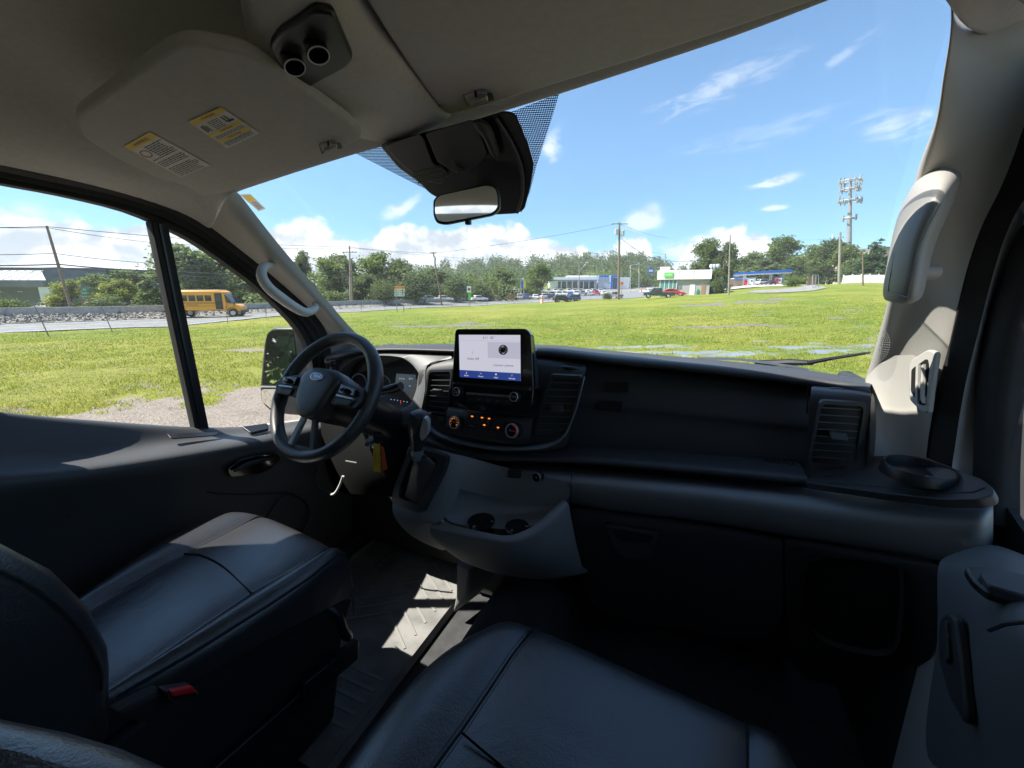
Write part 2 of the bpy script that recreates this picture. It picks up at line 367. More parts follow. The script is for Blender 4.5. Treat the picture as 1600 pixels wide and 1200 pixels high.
# grass blades
def blades():
    N = 270000; vs = []; cnt = 0; U_, V_ = [], []
    while cnt < N:
        k = 40000; px = rng.uniform(-420, 1640, k); d = 3.4*(48/3.4)**(rng.rand(k)**1.0); u = (px-800)/665.5*d
        for a, c in zip(u, d):
            if bare(a, c) > .40 + .12*rng.rand() or (10 < c < 36 and wet(a, c) > .42) or noise.noise(Vector((a*1.3, c*1.3, 9))) < -.38: continue
            U_.append(a); V_.append(c); cnt += 1
            if cnt >= N: break
    P = np.array([UV(a, c)[:] for a, c in zip(U_, V_)]); n = len(P); d = np.array(V_)
    hgt = rng.uniform(.02, .07, n)*(.8+.5*rng.rand(n))*np.clip((56-d)/30, .2, 1); w = (.0026+.00062*d)*rng.uniform(.6, 1.5, n); th = rng.rand(n)*6.283; ln = rng.uniform(.2, 1.2, n)*hgt; ph = rng.rand(n)*6.283
    sd = np.stack([np.cos(th), np.sin(th), 0*th], 1)*w[:, None]; tip = np.stack([np.cos(ph)*ln, np.sin(ph)*ln, hgt], 1)
    V = np.concatenate([P-sd, P+sd, P+tip], 1).reshape(-1, 3); V[:, 2] -= .004
    me = bpy.data.meshes.new('grass'); me.vertices.add(3*n); me.vertices.foreach_set('co', V.ravel()); me.loops.add(3*n); me.loops.foreach_set('vertex_index', np.arange(3*n, dtype=np.int32))
    me.polygons.add(n); me.polygons.foreach_set('loop_start', np.arange(0, 3*n, 3, dtype=np.int32)); me.update(calc_edges=True)
    m = bpy.data.materials.new('blade'); m.use_nodes = True; t = NT(m.node_tree); b = t.n['Principled BSDF']; pos = t.node('ShaderNodeNewGeometry', 0)
    rp = t.n.new('ShaderNodeNewGeometry').outputs['Random Per Island']
    c = t.mix(rp, (.17, .235, .022), (.36, .38, .05)); c = t.mix(t.smooth(rp, .9, .92, 0, .8), c, (.42, .36, .13)); c = t.mix(t.smooth(t.noise(pos, .6, 4.), .5, .72, 0, .55), c, (.36, .33, .05))
    t.l.new(c, b.inputs['Base Color']); b.inputs['Roughness'].default_value = .6
    tl = t.n.new('ShaderNodeBsdfTranslucent'); t.l.new(c, tl.inputs[0]); mx = t.n.new('ShaderNodeMixShader'); mx.inputs[0].default_value = .45; t.l.new(b.outputs[0], mx.inputs[1]); t.l.new(tl.outputs[0], mx.inputs[2]); t.l.new(mx.outputs[0], t.n['Material Output'].inputs[0])
    me.materials.append(m); o = bpy.data.objects.new('grass', me); C.objects.link(o); setp(o, 'short bright yellow-green grass growing over the field outside the van', 'grass', kind='stuff')
blades()
# ------------------------------------------------------------------ road
NEAR = [(-260, 21), (-120, 25), (0, 29.5), (130, 31.5), (250, 34), (380, 42), (470, 51), (550, 61), (630, 71), (700, 81), (800, 101), (880, 112), (960, 117), (1030, 108), (1070, 104), (1120, 130)]
FAR = [(-260, 28), (-120, 32), (0, 37), (130, 40.5), (250, 45), (380, 53), (470, 63), (550, 75), (630, 88), (700, 103), (800, 140), (880, 185), (960, 250), (1030, 300), (1070, 320), (1120, 340)]
asph = mat('asphalt', (.17, .175, .185), rough=.85, noise_amt=.25, nscale=1.2)
def strip(s0, s1, m, dh, n=8):
    rows = []
    for i in range(len(NEAR)-1):
        for k in range(n+(i == len(NEAR)-2)):
            f = k/n; px = lerp(NEAR[i][0], NEAR[i+1][0], f); a = lerp(NEAR[i][1], NEAR[i+1][1], f); c = lerp(FAR[i][1], FAR[i+1][1], f)
            rows.append([G(px, lerp(a, c, s0+(s1-s0)*j/6), dh) for j in range(7)])
    return MB().grid(rows, m)
setp(strip(0, 1, asph, .06).build('road', smooth=180), kind='structure')
wl = mat('road paint', (.75, .75, .72), rough=.7); yl = mat('road paint yellow', (.62, .50, .10), rough=.7)
lm = MB()
for s in (.05, .93):
    q = strip(s, s+.012, wl, .075); lm.add(q.v, q.f, wl)
for s in (.47, .51):
    q = strip(s, s+.010, yl, .075); lm.add(q.v, q.f, yl)
setp(lm.build('road_markings'), kind='structure')
# ------------------------------------------------------------------ stone bank and concrete wall beyond the road
conc = mat('concrete', (.40, .385, .36), rough=.9, noise_amt=.2, nscale=2.5)
stone = mat('stone', (.18, .17, .15), rough=.95, noise_amt=.45, nscale=2.2)
def farline(off, px0=-260, px1=790, n=90):
    out = []
    for i in range(n):
        px = lerp(px0, px1, i/(n-1))
        for k in range(len(FAR)-1):
            if FAR[k][0] <= px <= FAR[k+1][0]: f = (px-FAR[k][0])/(FAR[k+1][0]-FAR[k][0]); v = lerp(FAR[k][1], FAR[k+1][1], f)
        out.append((px, v+off))
    return out
# bank
bk = MB(); rws = []
for off, dh in ((1., .05), (2.5, .28), (4.4, .5), (6.5, .5)):
    rws.append([G(px, v, dh) for px, v in farline(off)])
bk.grid(rws, stone); rs = random.Random(3)
for i in range(2600):
    px = rs.uniform(-150, 640); v = [b_ for a_, b_ in farline(0) if a_ >= px][0]+rs.uniform(1.1, 4.6); f = v
    base = [b_ for a_, b_ in farline(0) if a_ >= px][0]
    p = G(px, v, .05+(v-base-1)*.13); s = rs.uniform(.12, .3)
    rot = Matrix.Rotation(rs.uniform(0, 6.3), 3, Vector((rs.random(), rs.random(), rs.random()+.1)).normalized())
    bk.box(p, (s*1.5, s, s*.8), stone, rot=rot, taper=.7)
setp(bk.build('gravel_bank', smooth=0), 'rough grey stone bank at the foot of the concrete wall beyond the road', 'stone bank', kind='stuff')
wb = MB(); ln = farline(5.0)
rows = []
for px, v in ln:
    a = UV(U(px, v), v, .35); c = a+Vector((0, 0, .95)); d = UV(U(px, v+.35), v+.35, 1.3); e = d-Vector((0, 0, .9)); rows.append([a, c, Vector((d.x, d.y, c.z)), Vector((d.x, d.y, a.z))])
wb.grid(rows, conc); setp(wb.build('concrete_wall', smooth=20), 'long low grey concrete wall on top of the stone bank beyond the road', 'concrete wall')
# ------------------------------------------------------------------ chain link fence along the grass edge: thin posts and wire
galv = mat('galvanised', (.22, .22, .21), rough=.55, metal=.5)
fposts = [(60, 24.5), (163, 28), (349, 37), (411, 43), (470, 49), (508, 54), (562, 60), (600, 65), (640, 70), (668, 75), (705, 80), (735, 84), (762, 88), (803, 96), (822, 98), (857, 104), (888, 108), (923, 112)]
fr = empty('wire_fence', G(411, 43), label='thin leaning wire fence along the far edge of the grass', cat='fence')
tops = []
for k, (px, v) in enumerate(fposts):
    a = UV(U(px, v)-.0, v); lean = Vector((rs.uniform(-.12, .12), rs.uniform(-.1, .1), 0)); 
    if k < 2: lean = -_r*.45
    hgt = 1.55 if k > 1 else 2.0; c = a+Vector((0, 0, hgt))+lean
    MB().tube([a-fr.location, c-fr.location], .028, galv, seg=6).build('post', parent=fr); tops.append((a, c))
wm = MB()
for (a0, c0), (a1, c1) in zip(tops, tops[1:]):
    for f in (.03, .35, .68, .98):
        p = lerp(a0, c0, f); q = lerp(a1, c1, f); m_ = (p+q)/2-Vector((0, 0, .06)); wm.tube([p-fr.location, m_-fr.location, q-fr.location], .006, galv, seg=3, cap=False)
wm.build('wire', parent=fr)
# ------------------------------------------------------------------ trees
def leafmat(name, c1, c2, c3):
    m = bpy.data.materials.new(name); m.use_nodes = True; t = NT(m.node_tree); b = t.n['Principled BSDF']
    rp = t.n.new('ShaderNodeNewGeometry').outputs['Random Per Island']; oc = t.node('ShaderNodeTexCoord', 3); oi = t.n.new('ShaderNodeObjectInfo').outputs['Random']
    c = t.mix(rp, c1, c2); c = t.mix(t.smooth(t.noise(oc, .5, 3.), .42, .62), c, c3); c = t.mix(t.math('MULTIPLY', oi, .35), c, (.07, .10, .03))
    t.l.new(c, b.inputs['Base Color']); b.inputs['Roughness'].default_value = .55; b.inputs['Specular IOR Level'].default_value = .3
    tl = t.n.new('ShaderNodeBsdfTranslucent'); t.l.new(c, tl.inputs[0]); mx = t.n.new('ShaderNodeMixShader'); mx.inputs[0].default_value = .5
    t.l.new(b.outputs[0], mx.inputs[1]); t.l.new(tl.outputs[0], mx.inputs[2]); t.l.new(mx.outputs[0], t.n['Material Output'].inputs[0]); return m
LM = {'mid': leafmat('leaf mid', (.135, .20, .06), (.215, .28, .09), (.17, .22, .07)), 'dark': leafmat('leaf dark', (.11, .165, .065), (.18, .24, .09), (.14, .185, .07)),
      'yellow': leafmat('leaf yellow', (.26, .30, .045), (.38, .36, .06), (.17, .24, .05)), 'light': leafmat('leaf light', (.17, .26, .05), (.27, .34, .08), (.14, .21, .05)), 'pine': leafmat('leaf pine', (.06, .12, .05), (.11, .17, .07), (.08, .14, .05))}
bark = mat('bark', (.13, .105, .08), rough=.95, noise_amt=.4, nscale=6)
def crown_np(rs, lobes, n, size, flat=.6, gaps=.35):
    """leaf clumps: small random quads spread over and inside irregular lobes"""
    V = []
    tot = sum(l[3]**2 for l in lobes)
    for (x, y, z, R, sq) in lobes:
        k = int(n*R*R/tot)
        d = rs.normal(size=(k, 3)); d /= np.linalg.norm(d, axis=1)[:, None]; rad = R*(rs.rand(k)**.33)*rs.uniform(.72, 1.08, k)
        # knobbly outline: radius varies with direction
        lump = 1+.28*np.sin(d[:, 0]*7+x*3)*np.cos(d[:, 1]*6+y*2)+.2*np.sin(d[:, 2]*9+z)
        p = d*(rad*lump)[:, None]*np.array([1, 1, sq])+np.array([x, y, z]); keep = np.sin(p[:, 0]*2.3+x)*np.sin(p[:, 1]*2.1+2)*np.sin(p[:, 2]*2.6+1) < (1-gaps)*.55; p = p[keep]; k = len(p)
        a = rs.normal(size=(k, 3)); a /= np.linalg.norm(a, axis=1)[:, None]; b = rs.normal(size=(k, 3)); b = np.cross(a, b); b /= np.linalg.norm(b, axis=1)[:, None]
        s = size*rs.uniform(.5, 1.3, k)[:, None]; a = a*s; b = b*s*.75
        V.append(np.stack([p-a, p-b*.8, p+a, p+b*.9], 1).reshape(-1, 3))
    return np.concatenate(V)
def quads_obj(name, V, m, parent=None):
    n = len(V)//4; me = bpy.data.meshes.new(name); me.vertices.add(4*n); me.vertices.foreach_set('co', V.astype(np.float32).ravel()); me.loops.add(4*n)
    me.loops.foreach_set('vertex_index', np.arange(4*n, dtype=np.int32)); me.polygons.add(n); me.polygons.foreach_set('loop_start', np.arange(0, 4*n, 4, dtype=np.int32)); me.update(calc_edges=True)
    me.materials.append(m); o = bpy.data.objects.new(name, me); C.objects.link(o); o.parent = parent; return o
def tree_proto(seed, kind, lm, h=10.):
    """unit tree about 10 m high, standing at the origin"""
    rs = np.random.RandomState(seed); root = empty(kind, (0, 0, 0)); tm = MB()
    tm.tube([(0, 0, -.3), (.05, 0, h*.2), (.0, .1, h*.42), (.1, .1, h*.8)], [.26, .2, .15, .04], bark, seg=8)
    lobes = []
    if kind == 'pine_tree':
        for i in range(13):
            z = h*(.22+.76*i/13); R = h*.24*(1.08-i/13)**.9; lobes.append((rs.uniform(-.3, .3), rs.uniform(-.3, .3), z, R, .42))
        V = crown_np(rs, lobes, 3600, .26, gaps=.5)
    elif kind == 'round_tree':
        for i in range(7):
            a = rs.rand()*6.28; r = h*.14*rs.rand()**.5; lobes.append((r*math.cos(a), r*math.sin(a), h*rs.uniform(.32, .62), h*rs.uniform(.22, .3), .95))
        lobes.append((0, 0, h*.66, h*.27, 1.)); V = crown_np(rs, lobes, 5200, .2, gaps=.1)
    elif kind == 'shrub':
        for i in range(8):
            a = rs.rand()*6.28; r = h*.3*rs.rand()**.5; lobes.append((r*math.cos(a), r*math.sin(a), h*rs.uniform(.15, .6), h*rs.uniform(.2, .34), .9))
        V = crown_np(rs, lobes, 3600, .3, gaps=.3)
    else:
        for i in range(24):
            a = rs.rand()*6.28; zf = rs.uniform(.10, .92); r = h*.32*rs.rand()**.5*math.sin(min(1, (1.12-zf)*1.35)*1.57); R = h*rs.uniform(.1, .19)
            lobes.append((r*math.cos(a), r*math.sin(a), h*zf, R, .85)); e = Vector((r*math.cos(a), r*math.sin(a), h*zf)); tm.tube([(0, .05, h*max(.15, zf-.3)), e*.55+Vector((0, 0, h*zf*.40)), e], [.09, .06, .02], bark, seg=5)
        V = crown_np(rs, lobes, 8000, .22, gaps=.25)
    tm.build('trunk', parent=root); quads_obj('crown', V, LM[lm], root); return root
_P = {}
def tree(kind, lm, px, v, top_py, wid, label, group=None, seed=0, dh=0.):
    key = (kind, lm, seed); base = G(px, v)
    ht = ((W(px, top_py, v=v)).z-base.z)*1.02
    if key not in _P: r = _P[key] = tree_proto(seed+11, kind, lm); new = r
    else: new = dup(_P[key], (0, 0, 0))
    new.location = base+Vector((0, 0, dh)); new.rotation_euler.z = random.uniform(0, 6.28); wm_ = wid*v/665.5
    sx = wm_/(10*(.42 if kind == 'pine_tree' else .62 if kind != 'shrub' else .9)); new.scale = (sx, sx, ht/10)
    setp(new, label, 'tree' if kind != 'shrub' else 'shrub', group)
LB = 'trees in the belt beyond the road'
T = [('shrub', 'light', 2, 50, 452, 34, 'low bright green bush in front of the grey canopy building'), ('shrub', 'dark', 26, 51, 460, 24, 'small dark bush just right of the bright bush, before the grey canopy building'),
 ('leafy_tree', 'yellow', 106, 57, 437, 44, 'yellow-green tree growing around the leaning pole by the grey building'), ('leafy_tree', 'mid', 156, 66, 431, 50, 'mid green tree between the green road sign and the yellow-topped tree'),
 ('leafy_tree', 'yellow', 182, 60, 436, 52, 'yellow-topped small tree between two greener trees'), ('shrub', 'dark', 168, 56, 448, 56, 'dark green rounded bush below the yellow-topped tree'),
 ('pine_tree', 'mid', 232, 60, 428, 42, 'upright conical green tree left of the black window divider'), ('leafy_tree', 'mid', 205, 75, 425, 60, 'broad green tree behind the conical tree'),
 ('leafy_tree', 'mid', 300, 68, 382, 96, 'tall spreading green tree right behind the school bus'), ('leafy_tree', 'light', 345, 74, 398, 90, 'tall pale green tree beyond the middle of the school bus'),
 ('leafy_tree', 'mid', 395, 72, 412, 80, 'green tree behind the front of the school bus'), ('leafy_tree', 'dark', 270, 80, 425, 70, 'dark tree low behind the tail of the school bus'), ('shrub', 'mid', 425, 66, 440, 90, 'thick green bush beyond the bonnet of the school bus'),
 ('leafy_tree', 'mid', 476, 96, 396, 26, 'slim tree with an airy top beside the left windscreen pillar'), ('leafy_tree', 'light', 515, 92, 404, 56, 'light green tree left of the double utility pole'),
 ('leafy_tree', 'mid', 540, 98, 402, 54, 'green tree standing behind the double utility pole'), ('leafy_tree', 'light', 592, 98, 394, 66, 'tallest pale green tree right of the double utility pole'),
 ('shrub', 'mid', 505, 86, 445, 70, 'green thicket under the light tree by the windscreen pillar'), ('leafy_tree', 'dark', 570, 90, 430, 50, 'dark green tree below the tallest pale tree'),
 ('round_tree', 'mid', 601, 88, 431, 42, 'rounded olive tree behind the white and orange sign'), ('round_tree', 'dark', 650, 96, 410, 66, 'big rounded dark tree left of the leaning streetlight pole'),
 ('leafy_tree', 'mid', 628, 104, 408, 50, 'green tree rising behind the rounded olive tree'), ('round_tree', 'dark', 712, 112, 420, 44, 'rounded dark tree right of the leaning streetlight pole'), ('leafy_tree', 'dark', 685, 120, 422, 50, 'dark tree behind the leaning streetlight pole'),
 ('round_tree', 'mid', 745, 125, 434, 44, 'lower round tree left of the car lot'), ('leafy_tree', 'mid', 787, 135, 420, 42, 'green tree standing before the left end of the car lot'), ('leafy_tree', 'light', 838, 140, 413, 46, 'loose light green tree by the left wall of the white dealership'),
 ('leafy_tree', 'mid', 1100, 108, 377, 46, 'tall green tree behind the right end of the small white shop'), ('leafy_tree', 'dark', 1127, 105, 380, 36, 'dark tall tree between the shop and the bare pole'), ('leafy_tree', 'mid', 1166, 185, 398, 44, 'green tree just right of the bare pole'), ('leafy_tree', 'mid', 1122, 84, 418, 26, 'small green tree beside the shop corner'),
 ('leafy_tree', 'light', 1214, 175, 374, 56, 'bright topped broad tree behind the petrol canopy'), ('pine_tree', 'dark', 1190, 165, 400, 60, 'dark low spreading conifer behind the petrol canopy'), ('pine_tree', 'dark', 1240, 160, 402, 56, 'dark conifer beyond the right end of the petrol canopy'),
 ('leafy_tree', 'mid', 1262, 150, 384, 54, 'olive green tree right of the petrol canopy'), ('leafy_tree', 'dark', 1293, 140, 377, 46, 'tall tree left of the red and white mast'), ('leafy_tree', 'mid', 1322, 128, 382, 50, 'green tree under the phone tower'), ('shrub', 'light', 1241, 105, 426, 34, 'light green bush by the right leg of the petrol canopy'),
 ('pine_tree', 'pine', 1356, 110, 371, 44, 'tall open pine left of the beige building'), ('pine_tree', 'pine', 1378, 108, 396, 34, 'shorter pine before the beige building'), ('leafy_tree', 'dark', 1336, 118, 400, 40, 'dark tree between the mast and the tall pine'), ('shrub', 'mid', 1395, 118, 412, 40, 'dark green tree close to the right windscreen pillar'), ('leafy_tree', 'mid', 1440, 115, 385, 70, 'tree mostly hidden by the right windscreen pillar')]
for k, (kd, lm, px, v, tp, wd, lb) in enumerate(T): tree(kd, lm, px, v, tp, wd, lb, LB if px < 860 else 'trees around the petrol station', seed=k % 2)
bush = tree('shrub', 'dark', 950, 109, 452, 16, 'small dark scrubby bush at the foot of the tall brown pole', seed=0)
# wooded hill
rs2 = np.random.RandomState(5); VV = []
for i in range(430):
    px = rs2.uniform(640, 1180); f = (px-640)/540; v = rs2.uniform(215, 420)
    # ridge line of the hill in pixel rows
    ridge = np.interp(px, [640, 700, 760, 820, 870, 940, 1000, 1030, 1050, 1090, 1180], [416, 404, 397, 394, 391, 388, 389, 396, 411, 406, 412])
    d = (v-215)/205; topz = W(px, lerp(ridge+34, ridge, d)+rs2.uniform(-1.5, 5), v=v).z; R = rs2.uniform(4.5, 7.5)
    c = UV(U(px, v), v); c.z = topz-R*.9
    VV.append(crown_np(rs2, [(c.x, c.y, c.z, R, .95), (c.x+R*.6, c.y, c.z-R*.8, R*.8, 1.), (c.x-R*.5, c.y+1, c.z-R*.9, R*.8, 1.)], 500, .72, gaps=.0))
W1 = VV; VV = []
for (x0, x1, v0, v1, n, tx, ty) in ((430, 790, 118, 150, 90, [430, 480, 520, 600, 660, 700, 790], [425, 428, 420, 418, 420, 424, 424]), (-150, 470, 84, 105, 100, [-150, 60, 130, 240, 300, 400, 470], [462, 462, 446, 438, 420, 426, 430]), (1085, 1480, 190, 230, 120, [1090, 1150, 1200, 1300, 1400, 1480], [404, 398, 390, 386, 388, 390])):
    for i in range(n):
        px = rs2.uniform(x0, x1); v = rs2.uniform(v0, v1); R = rs2.uniform(2.4, 4.2)*v0/118; c = UV(U(px, v), v); c.z = W(px, np.interp(px, tx, ty)+rs2.uniform(0, 16), v=v).z-R*.9
        VV.append(crown_np(rs2, [(c.x, c.y, c.z, R, .95), (c.x+R*.6, c.y, c.z-R*.9, R*.9, 1.1), (c.x-R*.5, c.y+1, c.z-R*1.7, R*.9, 1.1)], 420, .42*v0/118, gaps=.1))
ud = quads_obj('background_woods', np.concatenate(VV), LM['mid']); setp(ud, 'continuous green belt of woodland behind the nearer single trees', 'woods', kind='stuff'); VV = W1
wd = quads_obj('far_woods', np.concatenate(VV), LM['dark']); setp(wd, 'dense dark green wood covering the hill behind the white dealership', 'woods', kind='stuff')
hb = MB(); rows = []
for v in (205, 260, 320, 420):
    rows.append([Vector((*UV(U(px, v), v)[:2], W(px, np.interp(px, [600, 700, 760, 870, 1000, 1030, 1060, 1200], [446, 436, 426, 420, 420, 430, 442, 450])+(420-v)*.10, v=v).z-3)) for px in range(600, 1220, 20)])
hb.grid(rows, mat('hill floor', (.04, .06, .02), rough=1)); setp(hb.build('hill'), kind='structure')
# ------------------------------------------------------------------ buildings
def frame_at(px, v, turn=0.):
    """a building's base point and its axes: a = along the front (to the right), d = depth away from the viewer, turned by `turn` degrees"""
    p = G(px, v); c, s = math.cos(RAD(turn)), math.sin(RAD(turn)); return p, _r*c+_h*s, _h*c-_r*s
class Bld:
    def __init__(s, name, px, v, turn, label, cat): s.o, s.a, s.d = frame_at(px, v, turn); s.root = empty(name, s.o, label=label, cat=cat); s.R = Matrix((s.a, s.d, _z)).transposed()
    def box(s, name, x0, x1, y0, y1, z0, z1, m, bevel=0, mb=None, parent=None, **k):
        b = mb or MB(); c = s.a*(x0+x1)/2+s.d*(y0+y1)/2+_z*(z0+z1)/2; b.box(c, (x1-x0, y1-y0, z1-z0), m, rot=s.R)
        return b if mb is not None else b.build(name, parent or s.root, bevel=bevel, **k)
    def pt(s, x, y, z): return s.a*x+s.d*y+_z*z
    def text(s, name, txt, x, y, z, size, m): return MB().text(txt, s.pt(x, y, z), s.a, _z, size, m).build(name, s.root)
white = mat('white wall', (.78, .78, .76), rough=.6, noise_amt=.06, nscale=1.); greyw = mat('grey wall', (.36, .36, .35), rough=.8, noise_amt=.12, nscale=.8); dgrey = mat('dark grey wall', (.17, .18, .19), rough=.8, noise_amt=.1, nscale=.5)
blue = mat('blue sign', (.02, .16, .60), rough=.4); dglass = mat('dark glass', (.03, .04, .05), rough=.08, spec=.8); tealg = mat('teal glass', (.10, .25, .24), rough=.1, spec=.8); roofm = mat('metal roof', (.50, .50, .49), rough=.5, noise_amt=.1, nscale=1.)
green = mat('green sign', (.10, .55, .08), rough=.5); dgreen = mat('road sign green', (.01, .19, .12), rough=.5); orange = mat('orange paint', (.85, .20, .03), rough=.5); redp = mat('red paint', (.55, .02, .02), rough=.4); brown = mat('brown board', (.30, .19, .10), rough=.8); beige = mat('beige wall', (.48, .42, .34), rough=.8, noise_amt=.1, nscale=.7)
wood = mat('pole wood', (.20, .145, .10), rough=.9, noise_amt=.3, nscale=5); woodg = mat('pole wood grey', (.30, .27, .22), rough=.9, noise_amt=.25, nscale=5); steel = mat('pole steel', (.50, .52, .52), rough=.45, metal=.4); black = mat('black paint', (.02, .02, .02), rough=.5); glassw = mat('lamp glass', (.6, .6, .58), rough=.3)
# grey warehouse with canopy at the far left
B = Bld('grey_warehouse', 60, 68, 8, 'dark grey windowless warehouse behind the canopy, at the far left beyond the road', 'warehouse')
B.box('wall', -20, 7.4, 4, 30, -.5, 6.6, dgrey); B.box('roof', -20.2, 7.6, 3.9, 30.2, 6.6, 6.85, dgrey)
B = Bld('canopy_building', 0, 62, 8, 'low open-fronted grey building with pitched metal roof and a white end pillar', 'building')
pp = lambda px, py, v: W(px, py, v=v)-B.o
rf = MB(); L = -14
rf.slab([B.pt(L, 0, 4.6), B.pt(6.2, 0, 4.6), B.pt(2.6, 4, 6.1), B.pt(L, 4, 6.1)], B.pt(0, 0, -.18), roofm)
for i in range(18): rf.bar(B.pt(L+i*1.05, -.02, 4.63), B.pt(L+i*1.05+(0 if L+i*1.05 < 2 else -.9), 3.9, 6.11), .06, .07, roofm)
rf.build('roof', B.root); B.box('fascia', L, 5.9, -.12, .02, 3.6, 4.5, dgrey); B.box('back_wall', L, 5.5, 6, 6.3, -.3, 5.2, mat('blue grey wall', (.20, .23, .27), rough=.8)); B.box('pillar', 4.9, 6.3, .1, .7, -.4, 3.6, white)
B.box('door', 1.6, 3.0, 5.9, 5.98, -.2, 2.3, dgrey); 
for x in (-1.5, 1.0): B.box('lamp', x, x+.4, 1.4, 1.7, 2.85, 3.0, glassw)
# white dealership with blue portal
B = Bld('car_dealership', 858, 205, -3, 'long white and blue car dealership below the wooded hill', 'car dealership'); k = 205/665.5
def X(px): return (px-858)*k
B.box('showroom_wall', X(858), X(932), 2, 26, 0, 4.2, white); B.box('upper_wall', X(888), X(962), 8, 30, 0, 6.6, white); B.box('glazing', X(872), X(930), 1.7, 1.95, .3, 3.6, dglass)
for q in range(9): B.box('pillar', X(859+q*8.6), X(860.2+q*8.6), 1.2, 1.75, 0, 4.0, white)
B.box('awning', X(856), X(934), .2, 2, 4.0, 5.6, white); B.box('awning_stripe', X(858), X(934), .1, .18, 4.0, 4.35, blue)
B.box('portal', X(953), X(956), .5, 1.5, 0, 6.0, blue); B.box('portal', X(962), X(964), .5, 1.5, 0, 6.0, blue); B.box('portal_top', X(953), X(964), .3, 1.6, 5.4, 6.3, blue); B.box('entrance_glass', X(934), X(951), 1.4, 4, .2, 5.2, mat('blue glass', (.50, .53, .56), rough=.5)); B.box('entrance_glass', X(956), X(962), 1.2, 1.4, .2, 5.3, dglass); B.box('side_wall', X(964), X(984), 4, 28, 0, 5.6, white); B.box('sign_panel', X(935), X(950), 1.2, 1.35, 5.4, 6.4, blue)
# small shop
B = Bld('small_shop', 1046, 88, -27, 'small grey block shop with white parapet and green sign on its left front', 'shop'); k = 68/665.5; B.root.scale = (1.294,)*3
def X(px): return (px-1042)*k*1.0
B.box('wall', X(1026), X(1098), 0, 9, -.6, 2.55, greyw); pb_ = MB(); B.box('', X(1022.5), X(1100), -.35, 9.2, 2.55, 3.95, white, mb=pb_); pb_.build('parapet', B.root, bevel=.03)
for q in (1054, 1075): B.box('parapet_joint', X(q), X(q)+.06, -.37, -.352, 2.6, 3.9, greyw)
B.box('shopfront', X(1028), X(1052), -.12, -.01, .2, 2.4, tealg)
for q in (1027, 1033.5, 1040, 1046, 1051.5): B.box('mullion', X(q), X(q)+.08, -.16, -.121, .15, 2.45, white)
B.box('green_sign', X(1033), X(1046), -.46, -.36, 2.95, 3.65, green); B.text('sign_lettering', 'OPEN', X(1039.5), -.465, 3.30, .4, white)
B.box('rooftop_sign', X(1025), X(1040), .2, .35, 4.0, 4.55, white); B.text('rooftop_lettering', 'MarketS', X(1032.5), .19, 4.28, .38, blue)
B.box('white_door', X(1071), X(1078), -.06, -.01, -.4, 1.75, white); B.box('brown_door', X(1087), X(1092.5), -.06, -.01, -.4, 1.8, brown); B.box('vent', X(1054), X(1059), -.05, -.01, 1.1, 1.7, dgrey)
B.box('side_wall', X(1100), X(1115), 2.5, 9, -.6, 3.3, mat('pale green wall', (.30, .36, .32), rough=.8, noise_amt=.2, nscale=2)); B.box('side_opening', X(1108), X(1114), 2.4, 2.49, -.3, 2.0, black)
for q in (1064, 1097, 1101, 1106): rv = MB(); rv.rev(B.pt(X(q), 3.2, 3.9), (0, 0, 1), [(.12, 0), (.14, .5), (.32, .55), (.36, .8), (.26, 1.0), (.05, 1.05)], steel, seg=12); rv.build('roof_fan', B.root)
B.box('antenna', X(1113), X(1113)+.09, 3, 3.09, 3.2, 4.9, brown); rv = MB()
rv.face([B.pt(X(1081), -.03, -.3), B.pt(X(1085.5), -.03, -.3), B.pt(X(1085.5), -.03, .8), B.pt(X(1083), -.03, 1.2), B.pt(X(1081), -.03, .7)], dgreen); rv.build('painted_patch', B.root)
for q, (px, z_) in enumerate(((1098.5, 0), (1102.5, 0))): 
    o = MB(); o.box((0, 0, .6), (.55, .5, 1.2), orange); o.box((0, 0, 1.25), (.6, .55, .12), redp); o.tube([(-.2, -.27, .3), (.2, -.27, .3)], .03, black, seg=5); o = o.build('gas_bottle_crate' if False else 'orange_bin', bevel=.03); o.location = B.o+B.pt(X(px), 1.4, -.5)*1.294; setp(o, ('orange bin nearer the shop wall, below its corner', 'orange bin farther from the shop wall, beside a like bin')[q], 'bin', 'orange bins by the shop')
# petrol station
B = Bld('petrol_canopy', 1147, 140, 0, 'blue and white petrol station canopy on pillars', 'petrol station'); k = 140/665.5
def X(px): return (px-1147)*k
cb = MB(); c0, c1 = X(1143), X(1230)
cb.slab([B.pt(c0, 0, 3.6), B.pt(c1, -1, 4.4), B.pt(c1, 9, 4.4), B.pt(c0-1, 9, 3.6)], B.pt(0, 0, .28), white); cb.build('canopy_deck', B.root)
cb = MB(); cb.slab([B.pt(c0-.1, -.2, 3.9), B.pt(c1+.1, -1.2, 4.7), B.pt(c1+.1, -1.2, 5.55), B.pt(c0-.1, -.2, 4.5)], B.pt(0, .2, 0), blue); cb.build('canopy_fascia', B.root)
for px in (1168, 1209, 1229): B.box('pillar', X(px), X(px)+.7, 3, 3.7, -1, 4.3, white if px < 1220 else steel)
B.box('shop_wall', X(1140), X(1195), 13, 22, -.6, 3., mat('tan brick', (.46, .34, .24), rough=.9, noise_amt=.15, nscale=2.)); B.box('shop_sign', X(1146), X(1167), 12.6, 12.95, 2.4, 3.6, blue); B.box('shop_sign_red', X(1149), X(1158), 12.5, 12.59, 2.6, 3.4, redp); B.box('shop_sign_right', X(1176), X(1190), 12.6, 12.95, 2.5, 3.6, blue); B.box('shop_window', X(1144), X(1162), 12.7, 12.97, .2, 2.1, white); B.text('shop_lettering', 'EXTRA', X(1183), 12.55, 3.0, .9, white)
B.box('rear_block', X(1192), X(1222), 16, 26, -.5, 3.4, white)
